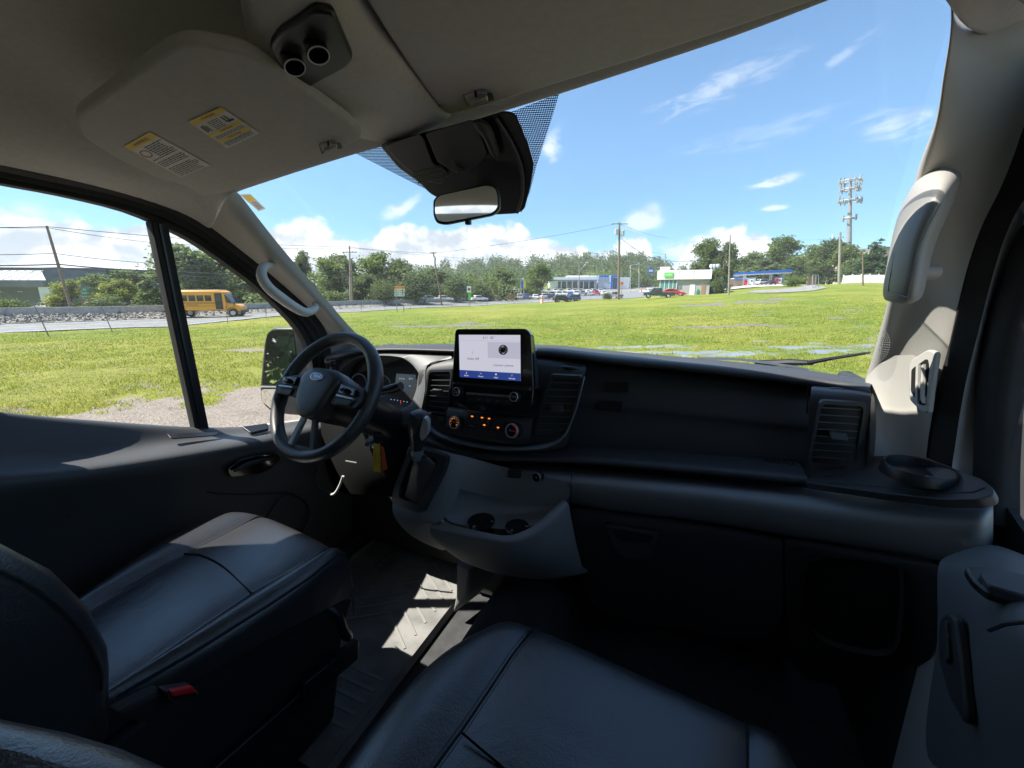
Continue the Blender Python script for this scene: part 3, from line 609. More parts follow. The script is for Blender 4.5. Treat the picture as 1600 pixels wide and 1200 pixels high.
for q, px in enumerate((1163, 1172, 1211, 1216)):
    o = MB(); o.box((0, 0, .15), (1.5, .9, .3), conc); o.box((0, 0, 1.2), (.9, .6, 1.8), redp if q % 2 == 0 else white); o.box((0, 0, 2.2), (1.0, .65, .25), blue); o.box((0, -.31, 1.5), (.6, .03, .5), dglass); o.tube([(.3, -.32, 1.2), (.55, -.4, .8), (.4, -.36, 1.6)], .04, black, seg=5)
    o = o.build('fuel_pump', bevel=.03); o.location = G(px, 139, -.1); setp(o, ['red fuel pump at the left pillar of the canopy', 'white fuel pump right beside the left canopy pillar', 'red fuel pump at the right pillar of the canopy', 'white fuel pump at the outer right of the canopy'][q], 'fuel pump', 'fuel pumps')
pv_ = MB(); rows = [[UV(U(px, v), v, .12) for px in (1118, 1140, 1160, 1180, 1200, 1220, 1236)] for v in (108, 118, 130, 145, 160)]
pv_.grid(rows, mat('pale concrete', (.42, .41, .38), rough=.9, noise_amt=.1, nscale=.6)); setp(pv_.build('forecourt'), kind='structure')
pv_ = MB(); rows = [[UV(U(px, v), v, .08) for px in np.linspace(a, b, 8)] for v, a, b in ((62, 1190, 1272), (68, 1165, 1290), (76, 1180, 1285), (84, 1235, 1272), (92, 1250, 1272), (104, 1255, 1275), (125, 1250, 1272))]
pv_.grid(rows, mat('worn asphalt', (.22, .215, .20), rough=.9, noise_amt=.3, nscale=1.)); setp(pv_.build('pavement'), kind='structure')
# white panel fence
fr2 = empty('white_fence', G(1350, 85), label='white panelled fence on the rise below the pines', cat='fence')
for q in range(6):
    a = G(1314+q*13.5, 85-q*.6, -.1)-fr2.location; c = G(1314+(q+1)*13.5, 85-(q+1)*.6, -.1)-fr2.location
    m = MB(); m.bar(a+_z*.85, c+_z*.85, .06, 1.5, white)
    for j in range(8): m.bar(lerp(a, c, j/8+.03)+_z*.1-_h*.04, lerp(a, c, j/8+.03)+_z*1.58-_h*.04, .05, .03, white, up=_h)
    m.build('panel', fr2); MB().box(a+_z*.85, (.16, .16, 1.9), white).build('post', fr2)
# sand barrels and brown fence at the drive
B = Bld('brown_fence', 1258, 112, 0, 'brown timber fence behind the service road', 'fence'); k = 112/665.5
for q in range(5): B.box('panel', q*3*k, q*3*k+2.8*k, 0, .1, -.3, 2.3, brown if q % 2 else mat('brown board pale', (.42, .30, .20), rough=.8))
# beige building far right
B = Bld('beige_building', 1352, 150, 0, 'large beige building half hidden behind the pines', 'building'); k = 150/665.5
B.box('wall', 0, 40, 0, 20, -3, (441-391)*k, beige); B.box('upper_wall', 4, 40, 2, 18, (441-391)*k, (441-384)*k, dgrey); B.box('window_band', 3, 30, -.1, .0, 5.2, 6.4, dgrey)
# ------------------------------------------------------------------ poles, wires, signs
def pole(name, bot, top, v, r, m, label, cat, group=None, arms=(), extra=None, vt=None):
    a = G(bot[0], v, -.3); c = W(*top, v=vt or v); o = a.copy(); root = empty(name, o, label=label, cat=cat, group=group)
    MB().tube([a-o, (a+c)/2-o, c-o], [r, r*.85, r*.65], m, seg=10).build('shaft', root)
    dd = (c-a).normalized()
    for (f, L, side) in arms:
        p = lerp(a, c, f)-o; q = MB(); q.bar(p-side*L/2, p+side*L/2, .12, .14, m)
        for s in (-.45, -.2, .2, .45): q.rev(p+side*L*s+_z*.07, (0, 0, 1), [(.05, 0), (.08, .05), (.04, .12), (.08, .16), (.03, .24)], steel, seg=8)
        q.build('crossarm', root)
    return root, a, c, dd
PG = 'utility poles along the road'
p1, a1, c1, _ = pole('utility_pole', (107, 480), (73, 353), 46, .17, wood, 'dark wooden pole leaning left by the grey warehouse', 'utility pole', PG)
p2, a2, c2, _ = pole('utility_pole', (546, 470), (546, 384), 84, .2, woodg, 'tall grey pole with one crossarm, left of the tallest pale tree', 'utility pole', PG, arms=((.90, 2.9, _r),))
p2b, _, c2b, _ = pole('utility_pole', (549.5, 470), (549, 405), 85, .2, wood, 'shorter brown pole leaning against the grey crossarm pole', 'utility pole', PG)
p3, a3, c3, _ = pole('utility_pole', (690, 466), (677, 394), 92, .2, wood, 'wooden pole leaning left with a streetlight arm', 'utility pole', PG, arms=((.985, 1.4, _r),))
p4, a4, c4, _ = pole('utility_pole', (967, 469), (968, 348), 105, .32, wood, 'tallest brown pole with transformers at the edge of the grass', 'utility pole', PG, arms=((.985, 4., _r),))
p5, a5, c5, _ = pole('utility_pole', (1139, 461), (1141, 367), 66, .13, woodg, 'bare straight pole between the shop and the petrol station', 'utility pole', PG)
p6, a6, c6, _ = pole('utility_pole', (1309, 447), (1313, 363), 88, .28, woodg, 'pale thick pole left of the white fence', 'utility pole', PG)
p7, a7, c7, _ = pole('utility_pole', (1347, 447), (1348, 390), 70, .12, wood, 'dark thin pole standing before the white fence', 'utility pole', PG)
p8, a8, c8, _ = pole('utility_pole', (1041, 436), (1040, 396), 150, .2, woodg, 'distant pole rising behind the small white shop', 'utility pole', PG)
p9, a9, c9, _ = pole('utility_pole', (905, 458), (905, 409), 150, .2, woodg, 'thin distant pole in front of the white dealership', 'utility pole', PG, arms=((.96, 3., _r),))
p10, a10, c10, _ = pole('utility_pole', (664, 466), (661, 436), 100, .12, woodg, 'short pole left of the leaning streetlight pole', 'utility pole', PG)
p11, a11, c11, _ = pole('utility_pole', (789, 462), (788, 420), 135, .14, woodg, 'thin pole in front of the cars at the left of the lot', 'utility pole', PG)
p12, a12, c12, _ = pole('utility_pole', (837, 458), (836, 410), 140, .14, steel, 'thin grey lamp pole at the left end of the dealership', 'lamp pole', PG)
for (px, py) in ((963, 362), (973, 364)):
    q = MB(); c = W(px, py, v=105)-p4.location; q.rev(c, (0, 0, 1), [(.1, -.8), (.42, -.7), (.45, .5), (.3, .65), (.05, .7)], steel, seg=14); q.build('transformer', p4)
q = MB(); A = W(684, 425, v=92)-p3.location; Bq = W(700, 407, v=92)-p3.location; q.tube([A, lerp(A, Bq, .6), Bq], .06, steel, seg=6); q.box(Bq, (.9, .3, .15), steel); q.build('lamp_arm', p3)
q = MB(); A = W(677, 405, v=92)-p3.location; q.rev(A+_r*.35, (0, 0, 1), [(.1, -.5), (.28, -.45), (.28, .4), (.05, .45)], steel, seg=12); q.build('transformer', p3)
for pr, (x0, y0, x1, y1, v) in ((p12, (837, 421, 858, 414, 140)), (p9, (905, 425, 917, 410, 150))):
    q = MB(); A = W(x0, y0, v=v)-pr.location; Bq = W(x1, y1, v=v)-pr.location; q.tube([A, lerp(A, Bq, .7)+_z*.1, Bq], .08, steel, seg=6); q.box(Bq, (1.2, .4, .2), steel); q.build('lamp_arm', pr)
# overhead wires, one object per line
wm_ = mat('wire', (.05, .05, .05), rough=.6)
def wire(pts, label, r=.018, sag=.6):
    m = MB()
    for (a, b) in zip(pts, pts[1:]):
        m.tube([lerp(a, b, i/8)-_z*sag*4*(i/8)*(1-i/8)*(b-a).length/60 for i in range(9)], r, wm_, seg=4, cap=False)
    setp(m.build('overhead_wire'), label, 'wire', 'overhead wires')
wire([W(-300, 350, v=30), W(73, 354, v=46), W(546, 386, v=84), W(677, 396, v=92), W(966, 349, v=105), W(1045, 372, v=150)], 'topmost thin wire running from pole top to pole top', .03)
wire([W(-300, 345, v=30), W(75, 356, v=46), W(250, 380, v=60), W(553, 388, v=84), W(905, 410, v=150)], 'second wire just under the topmost one, left of the mirror', .025)
wire([W(-300, 395, v=30), W(85, 396, v=46), W(250, 412, v=60), W(548, 424, v=84), W(684, 436, v=92)], 'single wire halfway up the leaning pole', .03)
wire([W(-300, 412, v=30), W(92, 413, v=46), W(250, 423, v=60), W(548, 431, v=84), W(687, 440, v=92)], 'upper of the two thick cables low on the leaning pole', .06)
wire([W(-300, 416, v=30), W(93, 418, v=46), W(250, 428, v=60), W(548, 441, v=84), W(688, 449, v=92), W(905, 447, v=150)], 'lower of the two thick cables low on the leaning pole', .045)
wire([W(970, 372, v=105), W(1040, 407, v=150), W(1110, 404, v=170)], 'slack dark cable from the transformer pole towards the shop', .06, 1.4)
wire([W(970, 380, v=105), W(1000, 388, v=140), W(1041, 398, v=150)], 'short steep wire right of the transformer pole', .03, .8)
wire([W(1141, 372, v=66), W(1313, 372, v=88)], 'level wire between the bare pole and the pale thick pole', .012, .5)
# cell tower
v = 230; a = G(1323, v, -.5); o = a.copy(); ct = empty('phone_tower', o, label='tall grey phone tower carrying four rings of antenna panels', cat='phone tower'); c = W(1334, 280, v=v)
c = Vector((a.x, a.y, c.z)) + _r*3.2*0; 
top = W(1329, 279, v=v); MB().tube([a-o, lerp(a, top, .5)-o, top-o], [1.5, 1.15, .6], mat('tower grey', (.30, .31, .32), rough=.6), seg=12).build('mast', ct)
for (py, R, n) in ((283, 4.6, 12), (296, 4.2, 12), (314, 4.8, 12), (341, 3.0, 6)):
    p = W(1327, py, v=v); f = (p.z-a.z)/(top.z-a.z); p = lerp(a, top, f)-o; m = MB(); m.ring(p, (0, 0, 1), (0, 1, 0), R, R, .28, steel, seg=20, ts=5)
    for i in range(3):
        q = 2*math.pi*i/3; m.bar(p, p+Vector((math.cos(q), math.sin(q), 0))*R, .4, .4, steel)
    m.build('platform', ct)
    for i in range(n):
        q = 2*math.pi*(i+.3)/n; MB().box(p+Vector((math.cos(q)*R, math.sin(q)*R, rs.uniform(-.4, 1.))), (.7, .4, 3.0), mat('antenna grey', (.30, .31, .31), rough=.6), rot=Matrix.Rotation(q, 3, 'Z')).build('antenna_panel', ct)
# red and white mast
v = 180; a = G(1297, v); top = W(1301, 366, v=v); o = a.copy(); rw = empty('striped_mast', o, label='thin red and white striped mast beside the pale thick pole', cat='mast')
for i in range(9):
    MB().tube([lerp(a, top, i/9)-o, lerp(a, top, (i+1)/9)-o], [.9-.08*i, .82-.08*i], redp if i in (6, 3) else white, seg=10, cap=True).build('mast_section', rw)
# street signs
def sign(name, px, v, bot, quad, m, label, cat, legs=(.15, .85), group=None):
    a = G(px, v); o = a.copy(); root = empty(name, o, label=label, cat=cat, group=group); (x0, y0), (x1, y1) = quad
    P = [W(x, y, v=v)-o for x, y in ((x0, y0), (x1, y0), (x1, y1), (x0, y1))]; MB().slab(P, _h*.06, m).build('panel', root)
    for f in legs:
        p = lerp(P[3], P[2], f); MB().tube([Vector((p.x, p.y, p.z+1.*(0 if v > 70 else 1))), Vector((p.x, p.y, -.2))+_h*.08], .05 if v > 50 else .06, galv if name != 'green_road_sign' else brown, seg=6).build('post', root)
    return root, P
r_, P = sign('road_work_sign', 624, 58, 0, ((616.5, 447), (632, 463)), white, 'white sign with an orange heading on two posts beyond the grass', 'sign')
def strip_on(P, y0, y1, m, root, name, x0=0., x1=1., off=-.03):
    q = lambda x, y: lerp(lerp(P[0], P[1], x), lerp(P[3], P[2], x), y)+_h*off
    return MB().slab([q(x0, y0), q(x1, y0), q(x1, y1), q(x0, y1)], _h*.02, m).build(name, root)
strip_on(P, .0, .3, mat('sign orange', (.85, .33, .03), rough=.5), r_, 'heading_panel')
for y, tx in ((.15, 'NOW OPEN'), (.45, 'ALL LANES'), (.65, 'ROAD WORK'), (.85, '9AM - 3PM')):
    p = lerp(lerp(P[0], P[1], .5), lerp(P[3], P[2], .5), y)-_h*.04; MB().text(tx, p, _r, _z, .24, black).build('lettering', r_)
r_, P = sign('green_road_sign', 133, 48, 0, ((127, 449), (138.5, 466.5)), dgreen, 'green road sign on two wooden posts before the trees', 'sign', legs=(.0, .95))
for y, tx in ((.2, 'Exit'), (.5, 'Garden'), (.8, 'Parkway')):
    p = lerp(lerp(P[0], P[1], .5), lerp(P[3], P[2], .5), y)-_h*.01; MB().text(tx, p, _r, _z, .26, white).build('lettering', r_)
r_, P = sign('small_white_sign', 733, 84, 0, ((729.5, 447), (736, 457)), white, 'small white sign above a green panel at the road edge', 'sign', legs=(.5,))
strip_on(P, 1.15, 2.1, green, r_, 'green_panel', .3, 1.); strip_on(P, .35, .65, black, r_, 'lettering', .2, .8)
r_, P = sign('blue_pylon_sign', 1017, 190, 0, ((1012.5, 419), (1021.5, 427)), blue, 'blue pylon sign on twin posts left of the small shop', 'sign', legs=(.3, .7)); strip_on(P, .3, .7, white, r_, 'lettering', .15, .85)
r_, P = sign('construction_sign', 972, 104, 0, ((969.8, 440.5), (974.2, 445)), mat('bright orange', (.95, .16, .03), rough=.5), 'small bright orange square sign fixed beside the tall brown pole', 'sign', legs=(.5,))
r_, P = sign('sign_frame', 1271, 74, 0, ((1270, 430), (1279, 449)), steel, 'open grey metal sign frame on the service road', 'sign frame', legs=(.0, 1.))
for q in (r_.children): 
    if q.name.startswith('panel'): bpy.data.objects.remove(q); break
m = MB(); [m.bar(P[i], P[(i+1) % 4], .08, .08, steel) for i in range(4)]; m.bar(lerp(P[0], P[1], .5), lerp(P[3], P[2], .5), .06, .06, steel); m.build('panel_frame', r_)
# traffic signals
for (px, v, y0, x1, lb) in ((985, 165, 417, 998, 'traffic signal mast with an arm reaching over the road'), (998.5, 170, 410, 985, 'thin grey pole with a camera arm beside the traffic signal')):
    r_, a, c, _ = pole('traffic_signal', (px, 452), (px, y0), v, .14, steel, lb, 'traffic signal', 'traffic signals')
    q = MB(); e = W(x1, y0+5, v=v)-r_.location; s = W(px, y0+2, v=v)-r_.location; q.tube([s, lerp(s, e, .6)-_z*.0, e], .09, steel, seg=6); q.build('arm', r_)
    q = MB(); q.box(e-_z*.5, (.4, .3, 1.1), mat('signal yellow', (.6, .42, .05), rough=.5)); q.build('signal_head', r_)
# flags/posts in the lot
for q, (px, m_, lb) in enumerate(((814, blue, 'blue banner pole among the parked cars'), (818.5, mat('banner yellow', (.75, .6, .05), rough=.6), 'yellow banner pole among the parked cars'), (747, blue, 'blue banner pole right of the small white sign'), (754, MATS['banner yellow'], 'yellow banner pole right of the blue one near the small white sign'))):
    r_, a, c, _ = pole('banner_pole', (px, 461), (px, 436 if px > 800 else 446), 128, .09, steel, lb, 'banner pole', 'banner poles')
    p = lerp(a, c, .75)-r_.location; MB().box(p+_r*.3, (.55, .08, 2.2), m_, rot=Matrix((_r, _h, _z)).transposed()).build('banner', r_)
# barrels
for (px, v, sc, lb) in ((847, 99, 1.25, 'orange and white striped traffic barrel on the grass edge'), (1001, 165, 1.3, 'distant orange traffic barrel near the traffic signal')):
    o = MB(); whr = mat('reflective white', (.8, .8, .8), rough=.4)
    prof = [(.33, 0, black), (.30, .1, orange), (.28, .35, whr), (.27, .5, orange), (.26, .7, whr), (.25, .85, orange), (.22, 1.05, orange)]
    for (r0, h0, m0), (r1, h1, m1) in zip(prof, prof[1:]): o.rev((0, 0, 0), (0, 0, 1), [(r0, h0), (r1, h1)], m1, seg=16, cap=(h1 > 1))
    o = o.build('traffic_barrel'); o.location = G(px, v); o.scale = (sc,)*3; setp(o, lb, 'traffic barrel')
# ------------------------------------------------------------------ vehicles
tyre = mat('tyre', (.02, .02, .02), rough=.8); hub = mat('hub', (.45, .45, .45), rough=.35, metal=.7); lampr = mat('tail lamp', (.5, .02, .02), rough=.3)
def wheel(root, p, r, w=.22):
    o = MB().rev(p, (0, 1, 0), [(r*.7, -w/2), (r, -w/2+.03), (r, w/2-.03), (r*.7, w/2)], tyre, seg=18).build('wheel', root)
    MB().rev(p, (0, 1, 0), [(r*.55, -w/2-.012), (r*.62, -w/2+.01), (r*.62, w/2-.01), (r*.55, w/2+.012)], hub, seg=14).build('rim', o)
def car_proto(name, paint, kind='sedan'):
    root = empty(name); L = 4.6
    if kind == 'sedan': low = [(-2.3, .35), (-2.3, .85), (-1.5, .95), (1.1, .93), (2.2, .75), (2.3, .35)]; cab = [(-1.65, .93), (-1.05, 1.42), (.25, 1.45), (1.15, .92)]
    elif kind == 'suv': low = [(-2.3, .42), (-2.3, 1.05), (1.2, 1.08), (2.2, .95), (2.35, .45)]; cab = [(-2.2, 1.05), (-1.95, 1.70), (.35, 1.74), (1.2, 1.07)]
    else: low = [(-2.8, .5), (-2.8, 1.1), (1.3, 1.1), (2.55, 1.05), (2.65, .5)]; cab = [(-.6, 1.1), (-.45, 1.85), (.9, 1.85), (1.45, 1.1)]
    m = MB(); w = .9
    m.slab([(x, -w, z) for x, z in low], (0, 2*w, 0), paint); m.slab([(x, -w*.86, z) for x, z in cab], (0, 2*w*.86, 0), paint); m.build('body', root, bevel=.07, seg=3)
    g = MB(); k = .875; cx = sum(x for x, z in cab)/4; pts = [(cx+(x-cx)*.86, z) for x, z in cab]; zb = min(z for x, z in cab)+.06; pts = [(x, max(zb, z-.07)) for x, z in pts]
    for s in (-1, 1): g.slab([(x, s*w*k, z) for x, z in pts], (0, -s*.03, 0), dglass)
    (x2, z2), (x3, z3) = cab[2], cab[3]; g.slab([(x2+.08, -w*.75, z2-.06), (x2+.08, w*.75, z2-.06), (x3+.02, w*.8, z3+.05), (x3+.02, -w*.8, z3+.05)], (-.03, 0, -.01), dglass)
    (x0, z0), (x1, z1) = cab[0], cab[1]; g.slab([(x0-.03, -w*.78, z0+.06), (x1-.06, -w*.72, z1-.07), (x1-.06, w*.72, z1-.07), (x0-.03, w*.78, z0+.06)], (.03, 0, -.01), dglass); g.build('window', root)
    for x in (-1.4 if kind != 'pickup' else -1.7, 1.45 if kind != 'pickup' else 1.7):
        for s in (-1, 1): wheel(root, Vector((x, s*.8, .34 if kind == 'sedan' else .39)), .34 if kind == 'sedan' else .39)
    xe = max(x for x, z in low)-.03; xb = min(x for x, z in low)+.01
    for s in (-1, 1): MB().box((xe, s*.68, .72), (.1, .32, .14), glassw).build('headlight', root); MB().box((xb, s*.7, .8), (.08, .28, .16), lampr).build('taillight', root)
    return root
paints = {n: mat('paint '+n, c, rough=.3, metal=.1, coat=.6) for n, c in dict(white=(.75, .75, .75), silver=(.45, .46, .48), black=(.02, .02, .025), red=(.45, .02, .02), blue=(.04, .10, .32), grey=(.16, .17, .18), green=(.02, .05, .04)).items()}
pro = {}
def car(px, v, deg, colr, kind, label, group=None, dh=.03, name='parked_car', sc=1.):
    key = (colr, kind)
    if key not in pro: o = pro[key] = car_proto(name, paints[colr], kind)
    else: o = dup(pro[key], (0, 0, 0))
    o.location = G(px, v, dh); o.rotation_euler.z = YAW+RAD(deg); o.scale = (sc,)*3; setp(o, label, 'car' if kind != 'pickup' else 'pickup truck', group); return o
car(1052, 81, -30, 'red', 'sedan', 'dark red car parked before the small shop'); car(1029, 77, 165, 'green', 'pickup', 'dark green pickup truck with its tailgate down, before the shop'); 
tl = car(893, 108, 200, 'blue', 'suv', 'blue car crossing the junction'); car(879, 105, 15, 'black', 'suv', 'black jeep waiting beside the blue car'); car(963, 120, 100, 'grey', 'pickup', 'grey pickup behind the tall brown pole'); car(1012, 150, 100, 'white', 'sedan', 'white car on the road left of the shop'); car(1003, 210, 100, 'black', 'sedan', 'far dark car on the road left of the shop')
car(1202, 128, 80, 'black', 'sedan', 'black car with red tail lamps under the petrol canopy'); car(1192, 132, 10, 'white', 'suv', 'white vehicle beside the left pumps of the station'); car(1218, 150, 5, 'silver', 'suv', 'silver vehicle behind the right pumps')
lot = []; rs = random.Random(12); ordn = ['first', 'second', 'third', 'fourth', 'fifth', 'sixth', 'seventh', 'eighth', 'ninth', 'tenth', 'eleventh', 'twelfth']
for row, v in enumerate((128, 146, 168)):
    px = 742 if row == 0 else 770 + row*8
    while px < (868 if row == 0 else 945):
        if not (785 < px < 792):
            lot.append((row, px, v, rs.choice([80, 95, 260, 275]), rs.choice(['white', 'white', 'white', 'white', 'silver', 'silver', 'black', 'red', 'blue', 'grey']), rs.choice(['sedan', 'suv', 'suv'])))
        px += rs.uniform(10.5, 13) if row == 0 else rs.uniform(9., 11.5)
seen_ = {}
for row, px, v, dg_, cl, kd in lot:
    k = (row, cl, kd); seen_[k] = seen_.get(k, 0)+1; tot = sum(1 for q in lot if (q[0], q[4], q[5]) == k)
    nm = '%s %s' % (cl, 'low car' if kd == 'sedan' else 'tall car')
    car(px, v, dg_, cl, kd, ('only %s' % nm if tot == 1 else '%s %s from the left' % (ordn[seen_[k]-1], nm))+' in the %s row of the dealership lot' % ['front', 'middle', 'back'][row], 'cars on the dealership lot', dh=.1)
for px, lb, cl in ((672, 'silver car passing left of the leaning streetlight pole', 'silver'), (693, 'white car passing right of the leaning streetlight pole', 'white'), (748, 'white car on the far lane behind the small white sign', 'white'), (316+0, 'dark car hidden behind the school bus', 'grey')): car(px, 108 if px > 400 else 62, 30, cl, 'sedan', lb, dh=.6)
car(213, 60, 10, 'blue', 'sedan', 'blue car partly hidden by the dark bush', dh=.1); car(80, 58, 10, 'grey', 'sedan', 'grey car parked at the white pillar of the canopy building', dh=.1)
# school bus
yb = mat('bus yellow', (.86, .37, .02), rough=.45, coat=.3); bus = empty('school_bus', G(322, 47.5, .08), label='short yellow school bus driving along the road', cat='school bus')
Lb = 6.9; wv = MB()
wv.slab([(x, -1.15, z) for x, z in ((-3.7, .75), (-3.72, 2.4), (-3.55, 2.85), (1.75, 2.9), (2.1, 2.75), (2.2, 1.5), (2.2, .75))], (0, 2.3, 0), yb)
wv.build('body', bus, bevel=.12, seg=3)
wv = MB(); wv.slab([(-3.45, -1.0, 2.86), (1.7, -1.0, 2.92), (1.7, 1.0, 2.92), (-3.45, 1.0, 2.86)], (0, 0, .07), mat('bus roof', (.80, .78, .72), rough=.5)); wv.build('roof', bus, bevel=.05)
wv = MB(); wv.slab([(x, -.95, z) for x, z in ((2.1, .6), (2.1, 1.75), (2.3, 1.6), (3.3, 1.35), (3.55, 1.1), (3.55, .6))], (0, 1.9, 0), yb); wv.build('bonnet', bus, bevel=.1, seg=3)
MB().slab([(2.15, -1.0, 2.5), (2.15, 1.0, 2.5), (2.62, .95, 1.62), (2.62, -.95, 1.62)], (-.05, 0, -.02), dglass).build('windscreen', bus)
for s in (-1, 1):
    y = s*1.155
    for i, x in enumerate((-2.95, -1.75, -.98, -.21, .56)):
        w = .95 if i == 0 else .62; f = MB().box((x, y, 2.08), (w, .03, .62), black).build('window', bus); MB().box((x, y+s*.018, 2.08+.15), (w-.1, .012, .24), dglass).build('pane', f); 
    MB().box((1.55, y, 1.75), (.72, .03, 1.75), black).build('door', bus); MB().box((1.55, y+s*.02, 2.1), (.5, .012, .8), dglass).build('door_glass', bus)
    for z in (1.25, 1.50, 1.62): MB().box((-.9, y, z), (5.0, .02, .035), black).build('side_stripe', bus)
    MB().slab([(2.25, s*.98, 1.62), (2.75, s*.98, 1.62), (2.62, s*.98, 1.9), (2.25, s*1.0, 2.4)], (0, -s*.03, 0), dglass).build('side_window', bus)
MB().text('SCHOOL BUS', (-1.0, -1.17, 1.38), (1, 0, 0), (0, 0, 1), .17, black).build('lettering', bus)
for x in (-2.2, 2.75):
    for s in (-1, 1): wheel(bus, Vector((x, s*.95, .45)), .45, .28); MB().ring((x, s*1.15, .5), (0, 1, 0), (0, 0, 1), .52, .52, .04, black, seg=20, ts=5).build('wheel_arch', bus)
MB().box((3.62, 0, .62), (.14, 2.0, .28), black, ).build('bumper', bus); MB().box((-3.78, 0, .7), (.12, 2.1, .25), black).build('bumper', bus); MB().box((3.58, .7, 1.0), (.06, .25, .2), glassw).build('headlight', bus); MB().box((3.58, -.7, 1.0), (.06, .25, .2), glassw).build('headlight', bus); MB().box((-3.75, -.9, 2.6), (.05, .25, .15), lampr).build('warning_lamp', bus)
MB().tube([(2.9, -1.0, 1.2), (3.1, -1.25, 1.5), (3.1, -1.25, 1.75)], .03, black, seg=5).build('mirror', bus)
bus.rotation_euler.z = YAW+RAD(14)

# ------------------------------------------------------------------ summer haze in the air
hm = bpy.data.materials.new('haze'); hm.use_nodes = True; t = NT(hm.node_tree); t.n.remove(t.n['Principled BSDF'])
pvn = t.n.new('ShaderNodeVolumePrincipled'); pvn.inputs['Color'].default_value = (.92, .95, 1., 1); pvn.inputs['Density'].default_value = HAZE; t.l.new(pvn.outputs[0], t.n['Material Output'].inputs['Volume'])
hz_ = MB().box((0, 0, 36), (2500, 2500, 88), hm).build('haze', smooth=0); setp(hz_, 'thin pale summer haze lying over the whole field and road', 'haze', kind='stuff')
# ================================================================== THE VAN
van = empty('passenger_van', label='white passenger van seen from inside its cab, black dashboard, beige pillars and black leather seats', cat='van')
def part(name, label=None, parent=None): return empty(name, parent=parent or van, label=label)
M_dash = mat('dash black', (.046, .046, .048), rough=.52, noise_amt=.06, nscale=3, bump=.25, bscale=900, bdist=.0004)
M_dash2 = mat('dash black soft', (.036, .036, .038), rough=.58, noise_amt=.06, nscale=3, bump=.25, bscale=900, bdist=.0004)
M_gry = mat('console grey', (.235, .235, .237), rough=.55, noise_amt=.05, nscale=3, bump=.25, bscale=900, bdist=.0004)
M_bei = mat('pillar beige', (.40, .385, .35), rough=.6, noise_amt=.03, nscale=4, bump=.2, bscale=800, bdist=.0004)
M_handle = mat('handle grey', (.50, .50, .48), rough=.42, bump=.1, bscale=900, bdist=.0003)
M_head = mat('headliner cloth', (.475, .455, .42), rough=.95, noise_amt=.05, nscale=90, bump=.5, bscale=700, bdist=.0008, sheen=.2)
M_vis = mat('visor cloth', (.455, .435, .40), rough=.9, noise_amt=.04, nscale=70, bump=.35, bscale=700, bdist=.0006)
M_blk = mat('black plastic', (.014, .014, .016), rough=.4, bump=.08, bscale=900, bdist=.0003)
M_pblk = mat('gloss black', (.006, .006, .007), rough=.12, coat=.4)
M_rub = mat('rubber seal', (.012, .012, .012), rough=.75, noise_amt=.2, nscale=30)
M_lea = mat('black leather', (.032, .033, .036), rough=.31, spec=1., noise_amt=.1, nscale=5, bump=.5, bscale=330, bdist=.0006)
_t = NT(M_lea.node_tree); _b1 = [n for n in M_lea.node_tree.nodes if n.type == 'BUMP'][0]; _b2 = _t.n.new('ShaderNodeBump'); _b2.inputs['Strength'].default_value = .35; _b2.inputs['Distance'].default_value = .006
_co = _t.node('ShaderNodeTexCoord', 3); _t.l.new(_t.math('ADD', _t.noise(_co, 7., 3., .5, dist=1.2), _t.math('MULTIPLY', _t.noise(_co, 26., 4., .6, dist=.8), .3)), _b2.inputs['Height']); _t.l.new(_b2.outputs[0], _b1.inputs['Normal'])
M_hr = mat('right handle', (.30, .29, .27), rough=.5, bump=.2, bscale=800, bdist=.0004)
M_lea2 = mat('dark cloth', (.010, .010, .011), rough=.8, noise_amt=.1, nscale=30, bump=.3, bscale=500, bdist=.0006)
M_sew = mat('seam thread', (.006, .006, .007), rough=.8)
M_slv = mat('satin silver', (.55, .56, .58), rough=.3, metal=.35)
M_dslv = mat('dark chrome', (.30, .32, .35), rough=.28, metal=.4)
M_wpaint = mat('van white paint', (.78, .79, .80), rough=.25, coat=.5)
M_mat = mat('rubber mat', (.20, .195, .185), rough=.8, noise_amt=.25, nscale=9, bump=.5, bscale=250, bdist=.001)
M_carp = mat('cab floor', (.048, .048, .05), rough=.9, noise_amt=.2, nscale=20, bump=.5, bscale=300, bdist=.001)
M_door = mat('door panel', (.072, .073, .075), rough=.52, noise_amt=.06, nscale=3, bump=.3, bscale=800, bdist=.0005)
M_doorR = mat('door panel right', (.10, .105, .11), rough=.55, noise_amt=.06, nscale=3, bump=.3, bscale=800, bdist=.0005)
GL = glass_mat('window glass', (.96, .975, .968), 1.0); GLt = glass_mat('tinted glass', (.9, .93, .92), 1.2)
YEL = mat('label yellow', (.72, .50, .06), rough=.6); LBL = mat('label white', (.62, .61, .57), rough=.6); INK = mat('label ink', (.05, .05, .05), rough=.7); REDI = mat('label red', (.45, .05, .05), rough=.6)
WTXT = mat('button lettering', (.55, .56, .58), rough=.5); DTXT = mat('embossed lettering', (.006, .006, .006), rough=.3)
def P(*pts, **k): return [W(a, b, **k) for a, b in pts]
def resample(pts, n):
    """even points along a polyline of tuples"""
    pts = [Vector(p) for p in pts]; d = [0]
    for a, b in zip(pts, pts[1:]): d.append(d[-1]+(b-a).length)
    out = []
    for i in range(n):
        t = d[-1]*i/(n-1)
        for k in range(len(d)-1):
            if t <= d[k+1]+1e-9: f = (t-d[k])/max(1e-9, d[k+1]-d[k]); out.append(pts[k].lerp(pts[k+1], f)); break
    return out
